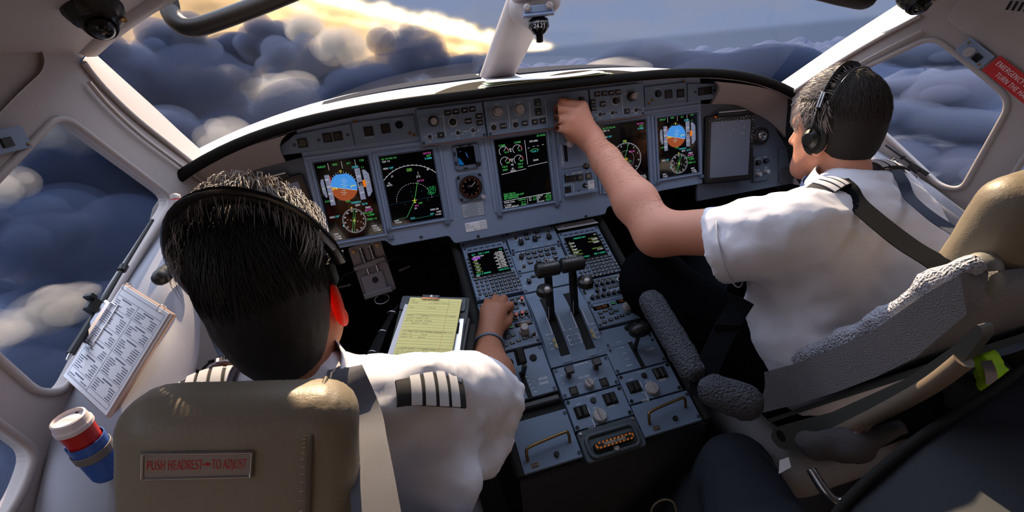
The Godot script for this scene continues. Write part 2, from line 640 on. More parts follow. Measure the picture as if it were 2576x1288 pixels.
func make_materials() -> void:
	mat("lining", Color(0.63, 0.595, 0.585), 0.62)
	bumpy(M.lining, 0.03, 0.02, 6.0)
	mat("lining_light", Color(0.63, 0.595, 0.585), 0.5)
	mat("ledge", Color(0.55, 0.55, 0.59), 0.55)
	mat("rubber", Color(0.10, 0.095, 0.09), 0.8)
	M.rubber.metallic_specular = 0.12
	mat("slot_grey", Color(0.16, 0.17, 0.20), 0.9)
	M.slot_grey.metallic_specular = 0.1
	mat("black", Color(0.045, 0.045, 0.048), 0.45)
	mat("black_gloss", Color(0.03, 0.03, 0.032), 0.22)
	mat("black_soft", Color(0.07, 0.068, 0.066), 0.85)
	mat("panel", Color(0.47, 0.53, 0.63), 0.55)
	bumpy(M.panel, 0.2, 0.004, 20.0)
	mat("module", Color(0.40, 0.47, 0.565), 0.5)
	bumpy(M.module, 0.2, 0.004, 20.0)
	mat("module_dark", Color(0.32, 0.37, 0.45), 0.55)
	mat("gap", Color(0.02, 0.02, 0.025), 0.8)
	mat("screw", Color(0.30, 0.33, 0.38), 0.4, 0.6)
	mat("key", Color(0.055, 0.055, 0.062), 0.4)
	mat("lamp_off", Color(0.16, 0.14, 0.13), 0.25)
	mat("knob_grey", Color(0.62, 0.60, 0.60), 0.5)
	mat("knob_brown", Color(0.20, 0.17, 0.15), 0.45)
	mat("metal", Color(0.75, 0.75, 0.76), 0.28, 1.0)
	mat("chrome", Color(0.85, 0.85, 0.87), 0.12, 1.0)
	mat("brass", Color(0.52, 0.42, 0.28), 0.4, 0.9)
	mat("screen_glass", Color(0.012, 0.010, 0.022), 0.07)
	M.screen_glass.metallic_specular = 0.36
	var sy := mat("screen_symbols", Color(0.82, 0.82, 0.82))
	sy.shading_mode = BaseMaterial3D.SHADING_MODE_UNSHADED
	sy.vertex_color_use_as_albedo = true
	var pr := mat("print", Color.WHITE, 0.6)
	pr.vertex_color_use_as_albedo = true
	mat("paper", Color(0.86, 0.86, 0.88), 0.8)
	mat("yellow_paper", Color(0.92, 0.89, 0.58), 0.8)
	mat("shirt", Color(0.88, 0.88, 0.92), 0.85)
	bumpy(M.shirt, 0.25, 0.006, 30.0)
	mat("dark_cloth", Color(0.055, 0.058, 0.075), 0.9)
	bumpy(M.dark_cloth, 0.3, 0.01, 30.0)
	mat("jeans", Color(0.20, 0.21, 0.245), 0.9)
	bumpy(M.jeans, 0.35, 0.03, 25.0)
	mat("leather", Color(0.50, 0.46, 0.40), 0.48)
	bumpy(M.leather, 0.06, 0.03, 9.0, FastNoiseLite.TYPE_CELLULAR)
	mat("mesh_fabric", Color(0.50, 0.49, 0.50), 0.9)
	bumpy(M.mesh_fabric, 0.12, 0.16, 6.0, FastNoiseLite.TYPE_CELLULAR)
	mat("fleece", Color(0.72, 0.73, 0.78), 1.0)
	bumpy(M.fleece, 0.09, 0.9, 4.0)
	mat("fleece_grey", Color(0.30, 0.31, 0.34), 1.0)
	bumpy(M.fleece_grey, 0.09, 0.9, 4.0)
	mat("seat_metal", Color(0.33, 0.335, 0.32), 0.5, 0.2)
	mat("strap", Color(0.075, 0.08, 0.095), 0.8)
	bumpy(M.strap, 0.4, 0.02, 40.0)
	mat("strap_grey", Color(0.40, 0.40, 0.43), 0.85)
	bumpy(M.strap_grey, 0.4, 0.03, 40.0)
	mat("skin_tan", Color(0.62, 0.41, 0.31), 0.55)
	mat("skin_fair", Color(0.78, 0.54, 0.44), 0.55)
	for k in ["skin_tan", "skin_fair"]:
		M[k].subsurf_scatter_enabled = true
		M[k].subsurf_scatter_strength = 0.25
		bumpy(M[k], 0.09, 0.03, 14.0)
	for k in ["strap", "strap_grey", "jeans", "dark_cloth", "shirt", "fleece", "fleece_grey", "mesh_fabric"]: M[k].metallic_specular = 0.10
	mat("ear_skin", Color(0.62, 0.36, 0.28), 0.55)
	M.ear_skin.backlight_enabled = true
	M.ear_skin.backlight = Color(1.0, 0.26, 0.17)
	mat("hair_black", Color(0.075, 0.055, 0.05), 0.5)
	mat("fine_hair", Color(0.30, 0.22, 0.19), 0.6)
	mat("hair_grey_and_sunlit", Color(0.60, 0.56, 0.54), 0.4)  # grey hair of the first officer; painted sun highlight on the captain
	mat("hair_brown", Color(0.17, 0.125, 0.105), 0.5)
	mat("scalp_black", Color(0.085, 0.066, 0.06), 0.75)
	mat("scalp_brown", Color(0.10, 0.075, 0.065), 0.8)
	bumpy(M.scalp_black, 0.25, 0.12, 7.0)
	bumpy(M.scalp_brown, 0.25, 0.12, 7.0)
	mat("floor_dark", Color(0.17, 0.165, 0.17), 0.9)
	mat("console_dark", Color(0.20, 0.22, 0.26), 0.6)
	mat("red", Color(0.72, 0.09, 0.10), 0.5)
	mat("blue", Color(0.20, 0.36, 0.68), 0.45)
	mat("cup_lid", Color(0.86, 0.82, 0.84), 0.4)
	mat("hi_vis", Color(0.62, 0.86, 0.05), 0.6)
	mat("orange", Color(0.95, 0.42, 0.04), 0.45)
	mat("cap_red", Color(0.85, 0.35, 0.27), 0.4)
	var gl := mat("window_glass", Color(0.9, 0.95, 1.0, 0.02), 0.02)
	gl.transparency = BaseMaterial3D.TRANSPARENCY_ALPHA
	gl.metallic_specular = 0.12
	var cp := mat("clear_plastic", Color(0.9, 0.93, 1.0, 0.12), 0.1)
	cp.transparency = BaseMaterial3D.TRANSPARENCY_ALPHA
	mat("cloud_slate", Color(0.27, 0.30, 0.38), 1.0)
	M.cloud_slate.specular_mode = BaseMaterial3D.SPECULAR_DISABLED

# a wall slab (x forward, y up, z inwards) with openings cut through it
func wall_slab(parent: Node3D, called: String, outer: PackedVector2Array, holes: Array, depth: float, m: Material) -> void:
	var root := CSGCombiner3D.new()
	var a := CSGPolygon3D.new()
	a.polygon = outer
	a.name = "slab"
	a.material = m
	a.depth = depth
	root.add_child(a)
	for hpoly in holes:
		var c := CSGPolygon3D.new()
		c.polygon = hpoly
		c.name = "opening"
		c.material = m
		c.depth = depth * 6.0
		c.position.z = depth * 3.0
		c.operation = CSGShape3D.OPERATION_SUBTRACTION
		root.add_child(c, true)
	root.name = called
	parent.add_child(root, true)

func window_lip(parent: Node3D, poly: PackedVector2Array, m: Material, r := 0.006, called := "window_lip") -> void:
	var p := PackedVector3Array()
	for q in poly: p.append(Vector3(q.x, q.y, 0.0))
	part(parent, called, tube_mesh(p, [r], 8, true), m)

func pane(parent: Node3D, poly: PackedVector2Array, z: float) -> void:
	var st := begin()
	st.set_smooth_group(-1)
	var k := Geometry2D.triangulate_polygon(poly)
	for i in range(0, k.size(), 3):
		tri(st, v(poly[k[i]], z), v(poly[k[i + 1]], z), v(poly[k[i + 2]], z))
	part(parent, "glass_pane", done(st), M.window_glass)

func header(x: float) -> Vector3:   # front edge of the roof, over the windshield
	var q := x / 0.8
	return Vector3(x, 1.53 - 0.126 * q * q, -0.64 - 0.36 * pow(absf(q), 2.2))

func build_shell() -> void:
	# side walls
	var Lt := Transform3D(Basis(Vector3(0.22, 0, -1).normalized(), Vector3.UP, Vector3(1, 0, 0.22).normalized()), Vector3(-0.80, 0, -1.0))
	var Rt := Transform3D(Basis(Vector3(-0.22, 0, -1).normalized(), Vector3.UP, Vector3(-1, 0, 0.22).normalized()), Vector3(0.80, 0, -1.0))
	for side in 2:
		var left := side == 0
		var t := Lt if left else Rt
		var wl := structure("wall_left" if left else "wall_right", "beige moulded side wall lining with two cabin windows, beside the %s" % ["captain with the yellow notepad" if left else "first officer reaching for the panel"], "wall", t)
		var outer: PackedVector2Array
		var w1: PackedVector2Array
		var w2: PackedVector2Array
		if left:
			outer = PackedVector2Array([Vector2(-1.6, 0), Vector2(0.0, 0), Vector2(0.0, 0.95), Vector2(0.10, 1.085), Vector2(0.1928, 1.1447), Vector2(0.0394, 1.2921), Vector2(-0.0262, 1.3871), Vector2(-0.06, 1.46), Vector2(-1.6, 1.46)])
			w1 = rounded(PackedVector2Array([Vector2(-0.1078, 1.3172), Vector2(0.0589, 1.1299), Vector2(-0.0145, 1.0963), Vector2(-0.1501, 1.0378), Vector2(-0.2587, 0.9771), Vector2(-0.3119, 0.9490), Vector2(-0.3439, 0.9728), Vector2(-0.3826, 1.1418), Vector2(-0.3527, 1.1961)]), 0.03)
			w2 = rounded(PackedVector2Array([Vector2(-0.4212, 1.0566), Vector2(-0.3834, 0.9073), Vector2(-0.4223, 0.8762), Vector2(-0.4968, 0.8493), Vector2(-0.5168, 0.9594)]), 0.02)
		else:
			outer = PackedVector2Array([Vector2(-1.6, 0), Vector2(0.0, 0), Vector2(0.0, 0.95), Vector2(0.10, 1.085), Vector2(0.1038, 1.1676), Vector2(-0.0369, 1.2651), Vector2(-0.1587, 1.3343), Vector2(-0.10, 1.42), Vector2(-0.10, 1.46), Vector2(-1.6, 1.46)])
			w1 = rounded(PackedVector2Array([Vector2(-0.1892, 1.2925), Vector2(-0.0028, 1.1969), Vector2(-0.0201, 1.1580), Vector2(-0.1480, 1.0692), Vector2(-0.2272, 1.0078), Vector2(-0.2760, 0.9690), Vector2(-0.3176, 0.9701), Vector2(-0.3497, 1.1619), Vector2(-0.2983, 1.2069)]), 0.03)
			w2 = rounded(PackedVector2Array([Vector2(-0.4016, 1.0829), Vector2(-0.3624, 0.8779), Vector2(-0.4038, 0.8413), Vector2(-0.4915, 0.8541), Vector2(-0.5146, 0.9789)]), 0.02)
		wall_slab(wl, "lining", outer, [w1, w2], 0.022, M.lining)
		# A-pillar front face, outboard of the lining: the reveal of the windshield
		for n in 2:
			var wn := structure("window_%d" % [(1 if left else 3) + n], "%s side window of the flight deck, %s" % ["left" if left else "right", ["large pane next to the windshield", "small aft pane"][n]], "window", t)
			window_lip(wn, [w1, w2][n], M.lining_light)
			pane(wn, [w1, w2][n], -0.018)
		var A: Array = [Vector3(-0.7583, 1.1443, -1.1897), Vector3(-0.7772, 1.2273, -1.1036), Vector3(-0.7915, 1.2921, -1.0384), Vector3(-0.8009, 1.3464, -0.9960), Vector3(-0.8056, 1.3871, -0.9745)] if left else [Vector3(0.7766, 1.1632, -1.1063), Vector3(0.7932, 1.2195, -1.0308), Vector3(0.8079, 1.2651, -0.9639), Vector3(0.8219, 1.3034, -0.9005), Vector3(0.8341, 1.3343, -0.8450)]
		var Bq: Array = [Vector3(-0.8018, 1.1591, -1.3643), Vector3(-0.8182, 1.2376, -1.2894), Vector3(-0.8320, 1.3070, -1.2271), Vector3(-0.8439, 1.3638, -1.1726), Vector3(-0.8541, 1.4129, -1.1266)] if left else [Vector3(0.8369, 1.1860, -1.2044), Vector3(0.8534, 1.2399, -1.1296), Vector3(0.8676, 1.2858, -1.0649), Vector3(0.8822, 1.3298, -0.9988), Vector3(0.8948, 1.3672, -0.9415)]
		part(wl, "pillar_reveal", sheet_mesh(between(A, Bq, 4), t.basis.z * 0.004), M.lining_light, t.affine_inverse())
		# the bead along the pillar and the groove beside it
		var C: Array = []
		var D: Array = []
		for k in A.size():
			C.append(A[k] + t.basis.z * 0.004)
			D.append(A[k] + t.basis.z * 0.006 + (Vector3(0, -0.030, 0.012)))
		part(wl, "pillar_bead", tube_mesh(spline(C, 4), [0.005], 8), M.lining, t.affine_inverse())
		part(wl, "pillar_trim_strip", tube_mesh(spline(D, 4), [0.0035], 8), M.lining_light, t.affine_inverse())
		# raised cover panel over the side window with its seam
		var cov: PackedVector2Array
		if left:
			cov = PackedVector2Array([Vector2(-0.1102, 1.3731), Vector2(-0.0936, 1.3925), Vector2(-0.0984, 1.4606), Vector2(-0.2257, 1.4501), Vector2(-0.3184, 1.2811), Vector2(-0.2431, 1.3025), Vector2(-0.1631, 1.3470)])
		else:
			cov = PackedVector2Array([Vector2(-0.2067, 1.3296), Vector2(-0.2129, 1.3177), Vector2(-0.2758, 1.2719), Vector2(-0.3542, 1.2106), Vector2(-0.4372, 1.1477), Vector2(-0.5124, 1.2040), Vector2(-0.3700, 1.3893), Vector2(-0.2353, 1.3842)])
		var st := begin()
		prism(st, rounded(cov, 0.02), -0.01, 0.008, 0.004)
		part(wl, "cover_panel", done(st), M.lining)
	# roof
	var rows := []
	for i in 9:
		var s := i / 8.0
		var row := PackedVector3Array()
		for k in 33:
			var x := lerpf(-0.84, 0.84, k / 32.0)
			var hd := header(x)
			row.append(Vector3(x, lerpf(hd.y, 1.60 - 0.16 * pow(absf(x / 0.84), 3.0), smoothstep(0.0, 0.6, s)), lerpf(hd.z, 0.62, s)))
		rows.append(row)
	var ceil := structure("ceiling", "beige moulded overhead lining above the windshield", "ceiling")
	part(ceil, "lining", sheet_mesh(rows, Vector3(0, 0.05, 0)), M.lining)
	var hp := PackedVector3Array()
	for k in 33: hp.append(header(lerpf(-0.80, 0.80, k / 32.0)) + Vector3(0, 0.012, 0.0))
	part(ceil, "windshield_header", tube_mesh(hp, [0.022], 10), M.lining_light)
	# floor, bulkheads
	var fl := structure("floor", "dark cockpit floor between the seats", "floor")
	part(fl, "floor_panel", box_mesh(2.4, 2.6, 0.05), M.floor_dark, Transform3D(Basis(Vector3.RIGHT, -PI / 2), Vector3(0, -0.05, -0.6)))
	var wb := structure("wall_back", "beige bulkhead behind the seats", "wall")
	part(wb, "bulkhead", box_mesh(2.4, 1.75, 0.05), M.lining, at(0, 0.85, 0.60))
	var wf := structure("wall_front", "dark forward bulkhead beyond the rudder pedals", "wall")
	part(wf, "bulkhead", box_mesh(2.2, 1.1, 0.05), M.floor_dark, at(0, 0.55, -1.86))
	for sx in [-1, 1]:
		part(wf, "footwell_side", box_mesh(0.05, 0.84, 0.9), M.floor_dark, at(sx * 0.93, 0.42, -1.86))
	# unseen nose skin added to stop sunlight leaking in ahead of the panel
	var na := []; var nb := []; var nc := []
	for k in 17:
		var x := lerpf(-0.896, 0.896, k / 16.0)
		na.append(Vector3(x, cowl_y(x / 1.12, -1.60), -1.60)); nb.append(Vector3(x, 1.02, -1.86)); nc.append(x)
	part(wf, "added_nose_skin", sheet_mesh(between(na, nb, 3), Vector3(0, 0.0, -0.02)), M.floor_dark)
	for sx in [-1, 1]:
		var ea := []; var eb := []
		for k in 9:
			var z := lerpf(-1.10, -1.60, k / 8.0)
			ea.append(Vector3(sx * 0.80 * (1.0 + 0.12 * k / 8.0), cowl_y(0.80, z), z)); eb.append(Vector3(sx * 0.93, 0.80, z))
		part(wf, "added_nose_side", sheet_mesh(between(ea, eb, 2), Vector3(sx * 0.01, 0, 0)), M.floor_dark)
		part(wf, "added_nose_corner", sheet_mesh([PackedVector3Array([ea[8], nb[0 if sx < 0 else 16]]), PackedVector3Array([eb[8], Vector3(sx * 0.93, 0.80, -1.86)])], Vector3(sx * 0.01, 0, 0)), M.floor_dark)
	# windshield panes
	for side in 2:
		var left := side == 0
		var sg := -1.0 if left else 1.0
		var wn := structure("window_%d" % [5 + side], "%s windshield of the flight deck beside the centre post" % ["left" if left else "right"], "window")
		var a := []; var b := []
		for k in 9:
			var x := lerpf(0.03, 0.80, k / 8.0) * sg
			b.append(header(x) + Vector3(0, 0, -0.03))
			a.append(Vector3(x * 1.06, cowl_y(x * 1.06, -1.55), -1.56 + 0.25 * pow(absf(x) / 0.8, 3.0)))
		part(wn, "glass_pane", sheet_mesh(between(a, b, 4)), M.window_glass)
	# centre post
	var cp := structure("trim_1", "white moulded post between the two windshields", "trim")
	var pr := []
	for i in 7:
		var s := i / 6.0
		var c := Vector3(0.0, 1.262, -1.452).lerp(Vector3(0.0, 1.64, -0.62), s)
		var w := 0.098 - 0.012 * s
		var row := PackedVector3Array()
		for k in 17:
			var an := TAU * k / 16.0
			var q := Vector2(signf(cos(an)) * pow(absf(cos(an)), 0.55) * w * 0.5, signf(sin(an)) * pow(absf(sin(an)), 0.55) * 0.055)
			row.append(c + Vector3(q.x, 0, 0) + Vector3(0, 0.91, 0.41) * q.y * -1.0 * 0.7)
		pr.append(row)
	part(cp, "post", sheet_mesh(pr), M.lining_light)
	var foot := PackedVector3Array()
	for k in 17: foot.append(pr[0][k] + Vector3(0, 0.002, 0))
	part(cp, "foot_seal", tube_mesh(foot, [0.003], 6), M.rubber)

# height of the glareshield top at x, z
func cowl_y(x: float, z: float) -> float:
	var q := absf(x) / 0.80
	var back := clampf((-1.13 - z) / 0.42, 0.0, 1.0)
	return lerpf(1.260, 1.284, sin(back * PI / 2)) - lerpf(0.105 * pow(q, 4.2), 0.125 * pow(q, 2.6), back)

func build_glareshield() -> void:
	var g := thing("glareshield", "grey glareshield cowl with black padded lip over the instrument panel", "glareshield")
	var rows := []
	for i in 9:
		var z := lerpf(-1.112, -1.60, i / 8.0)
		var row := PackedVector3Array()
		for k in 49:
			var x := lerpf(-0.80, 0.80, k / 48.0)
			var e := 0.0
			row.append(Vector3(x * (1.0 + 0.12 * i / 8.0), cowl_y(x, z) + e - (0.006 if i == 0 else 0.0), z + 0.0))
		rows.append(row)
	part(g, "cowl", sheet_mesh(rows, Vector3(0, -0.008, 0)), mat("cowl", Color(0.62, 0.60, 0.62), 0.6))
	var lip := PackedVector3Array()
	for k in 49:
		var x := lerpf(-0.79, 0.84, k / 48.0)
		lip.append(Vector3(x, cowl_y(x, -1.12) - 0.001, -1.105))
	part(g, "padded_lip", tube_mesh(lip, [0.012], 10), M.rubber)
	# shallow trays sunk in the cowl (dark mats) either side of the post
	for q in [[-0.22, 0.02, -1.17], [0.02, 0.30, -1.21]]:
		var a := []; var b := []
		for k in 17:
			var s := k / 16.0
			var x := lerpf(q[0], q[1], s)
			var wd := 0.07 * pow(sin(PI * clampf(s * 0.9 + 0.05, 0.0, 1.0)), 0.7)
			a.append(Vector3(x, cowl_y(x, -1.13) + 0.004, -1.13))
			b.append(Vector3(x, cowl_y(x, -1.13 - wd) + 0.004 + wd * 0.16, -1.13 - wd))
		part(g, "dark_mat", sheet_mesh(between(a, b, 3), Vector3(0, -0.016, 0)), M.rubber)
	# defrost slot along the windshield foot
	for q in [[-0.50, -0.056], [0.056, 0.46]]:
		var a := []; var b := []
		for k in 17:
			var x := lerpf(q[0], q[1], k / 16.0)
			a.append(Vector3(x, cowl_y(x, -1.37) + 0.004, -1.37))
			b.append(Vector3(x, cowl_y(x, -1.47) + 0.009, -1.47))
		part(g, "defrost_slot", sheet_mesh(between(a, b, 2), Vector3(0, -0.012, 0)), M.slot_grey)

# ---------- small controls; u, v are places on the frame's face, taken relative to the unit being built ----------
var OX := 0.0
var OY := 0.0
var WHITE := Color(0.80, 0.80, 0.82)

# a unit in a panel frame: a Node3D at the middle of its face, and its plate
func unit(called: String, label: String, category: String, fr: Transform3D, u0: float, v0: float, u1: float, v1: float, z: float, thick: float, m: Material, group := "") -> Node3D:
	OX = (u0 + u1) / 2; OY = (v0 + v1) / 2
	var o := thing(called, label, category, fr * at(OX, OY, z), group)
	if m: part(o, "faceplate", box_mesh(absf(u1 - u0) - 0.0016, absf(v1 - v0) - 0.0016, thick, 0.0012), m, at(0, 0, -thick))
	return o

func put(o: Node3D, called: String, mesh: Mesh, m: Material, u: float, v_: float, z := 0.0, turn := 0.0, label := "") -> MeshInstance3D:
	return part(o, called, mesh, m, Transform3D(Basis(Vector3.BACK, turn), Vector3(u - OX, v_ - OY, z)), label)

func button(o: Node3D, u: float, v_: float, w := 0.0165, h := 0.011, m: Material = null, d := 0.004) -> MeshInstance3D:
	return put(o, "button", box_mesh(w, h, d, 0.0009, 0.0015), m if m else M.key, u, v_)

func lamp_button(o: Node3D, u: float, v_: float, s := 0.021) -> void:
	var b := put(o, "lamp_button", ring_mesh(s, s, s * 0.82, s * 0.82, 0.004, 0.0006), M.black, u, v_)
	part(b, "lens", box_mesh(s * 0.82, s * 0.82, 0.003, 0.0006), M.lamp_off)

func screw(o: Node3D, u: float, v_: float, r := 0.0042, m: Material = null) -> void:
	var s := put(o, "fastener", lathe_cached("screw%f" % r, [Vector2(0, 0.0006), Vector2(r * 0.75, 0.0009), Vector2(r * 0.8, 0.0002), Vector2(r, 0.0007), Vector2(r, -0.001)], 12), m if m else M.screw, u, v_, 0.0, u * 50.0)
	part(s, "slot", box_mesh(r * 1.1, r * 0.22, 0.0004), M.gap, at(0, 0, 0.0008))

func lathe_cached(key: String, prof: Array, seg := 16) -> ArrayMesh:
	if not glyph_cache.has(key): glyph_cache[key] = lathe_mesh(prof, seg)
	return glyph_cache[key]

func white_ring(o: Node3D, u: float, v_: float, r: float) -> void:
	put(o, "printed_ring", lathe_cached("ring%f" % r, [Vector2(r * 0.86, 0.0001), Vector2(r * 0.86, 0.0005), Vector2(r, 0.0005), Vector2(r, 0.0001)], 20), mat("white_print", Color(0.86, 0.85, 0.86), 0.6), u, v_)

func knob(o: Node3D, u: float, v_: float, r: float, h: float, m: Material, called := "knob") -> MeshInstance3D:
	return put(o, called, lathe_cached("knob%f,%f" % [r, h], [Vector2(r * 1.05, 0), Vector2(r, h * 0.25), Vector2(r * 0.95, h * 0.85), Vector2(r * 0.8, h), Vector2(0, h)], 18), m, u, v_)

func pointer_knob(o: Node3D, u: float, v_: float, s := 0.016, turn := 0.0) -> void:
	var k := put(o, "selector_knob", glyph_cache.get("ptr") if glyph_cache.has("ptr") else pointer_shape(), M.black, u, v_, 0.0, turn)
	k.scale = Vector3.ONE * s / 0.016
	part(k, "pointer_mark", box_mesh(0.0012, 0.005, 0.0004), mat("white_print", Color(0.86, 0.85, 0.86)), at(0, 0.0065, 0.0122))

func pointer_shape() -> ArrayMesh:
	var st := begin()
	prism(st, rounded(PackedVector2Array([Vector2(0, 0.011), Vector2(-0.0065, 0.003), Vector2(-0.006, -0.008), Vector2(0.006, -0.008), Vector2(0.0065, 0.003)]), 0.004), 0.0, 0.012, 0.002)
	glyph_cache["ptr"] = done(st)
	return glyph_cache["ptr"]

func toggle(o: Node3D, u: float, v_: float, lean := 0.5, dir := 0.0) -> void:
	white_ring(o, u, v_, 0.0075)
	var b := put(o, "toggle_switch", lathe_cached("tgl", [Vector2(0.0048, 0), Vector2(0.0048, 0.003), Vector2(0.003, 0.0035), Vector2(0, 0.0035)], 12), M.black, u, v_)
	part(b, "lever", lathe_cached("tgll", [Vector2(0.0013, 0), Vector2(0.0026, 0.017), Vector2(0.0018, 0.0195), Vector2(0, 0.0195)], 8), M.metal, Transform3D(Basis(Vector3.BACK, dir) * Basis(Vector3.UP, lean), Vector3(0, 0, 0.002)))

func lettering(o: Node3D, k: Ink) -> void:
	if k.vs.size():
		stuff(part(o, "lettering", k.mesh(), M.print))

func t_(k: Ink, u: float, v_: float, s: String, h := 0.0032, al := 0, col := Color(0.66, 0.66, 0.68)) -> void:
	k.txt(Vector2(u - OX, v_ - OY), s, h, col, al)

func build_panel() -> void:
	var p := thing("instrument_panel", "blue-grey main instrument panel under the glareshield", "instrument panel", PAN)
	OX = 0.0; OY = 0.0
	var st := begin()
	prism(st, rounded(PackedVector2Array([Vector2(-0.552, 0.30), Vector2(-0.552, -0.027), Vector2(-0.402, -0.027), Vector2(-0.388, -0.046), Vector2(-0.236, -0.046), Vector2(-0.226, -0.070), Vector2(0.226, -0.066), Vector2(0.232, -0.046), Vector2(0.385, -0.046), Vector2(0.40, -0.027), Vector2(0.556, -0.027), Vector2(0.556, 0.30)]), 0.008, 3), -0.03, 0.0, 0.002)
	part(p, "panel_plate", done(st), M.panel)
	# raised ribs between the display bays
	for q in [[-0.3875, 0.0, 0.2], [-0.222, 0.0, 0.2], [-0.1, -0.02, 0.2], [0.0895, 0.0, 0.2], [0.214, 0.0, 0.2], [0.392, 0.0, 0.2]]:
		part(p, "rib", box_mesh(0.008, 0.2, 0.005, 0.002), M.panel, at(q[0], 0.095, 0))
	part(p, "upper_rail", box_mesh(1.10, 0.010, 0.006, 0.002), M.panel, at(0, 0.204, 0))
	for q in [[-0.387, -0.022], [-0.388, 0.0], [-0.236, -0.008], [-0.09, -0.013], [0.078, -0.012], [0.398, 0.001], [0.548, -0.004], [-0.535, -0.018]]:
		part(p, "display_latch", box_mesh(0.014, 0.010, 0.008, 0.0015), M.module_dark, at(q[0], q[1], 0))
	for q in [[-0.31, -0.036], [-0.158, -0.062], [0.163, -0.062], [0.31, -0.036]]:
		screw(p, q[0], q[1], 0.005)
	# placards
	var pl := unit("speed_placard", "grey speed limit placard below the round standby altimeter", "placard", PAN, -0.193, -0.007, -0.128, 0.033, 0.0015, 0.0014, mat("placard_grey", Color(0.52, 0.55, 0.60), 0.5))
	var k := ink(0.0003)
	var rows := [["VFE 1", "250 KT"], ["1+2", "215 KT"], ["2", "200 KT"], ["3", "195 KT"], ["FULL", "180 KT"]]
	for i in 5:
		k.txt(Vector2(-0.028, 0.0145 - i * 0.0073), rows[i][0], 0.0038, WHITE, -1)
		k.txt(Vector2(0.028, 0.0145 - i * 0.0073), rows[i][1], 0.0038, WHITE, 1)
	lettering(pl, k)
	pl = unit("gear_speed_placard", "white landing gear speed placard stuck on the panel", "placard", PAN, -0.190, -0.046, -0.1285, -0.019, 0.0015, 0.0014, M.paper)
	k = ink(0.0003)
	rows = [["VLE", "255 KT"], ["VLO EXT", "255 KT"], ["RET", "215 KT"]]
	for i in 3:
		k.txt(Vector2(-0.0275 if i < 2 else 0.002, 0.0075 - i * 0.0075), rows[i][0], 0.0042, c8(60, 60, 80), -1 if i < 2 else 1)
		k.txt(Vector2(0.0275, 0.0075 - i * 0.0075), rows[i][1], 0.0042, c8(60, 60, 80), 1)
	lettering(pl, k)
	build_standby()
	build_glare_units()
	build_autobrake()

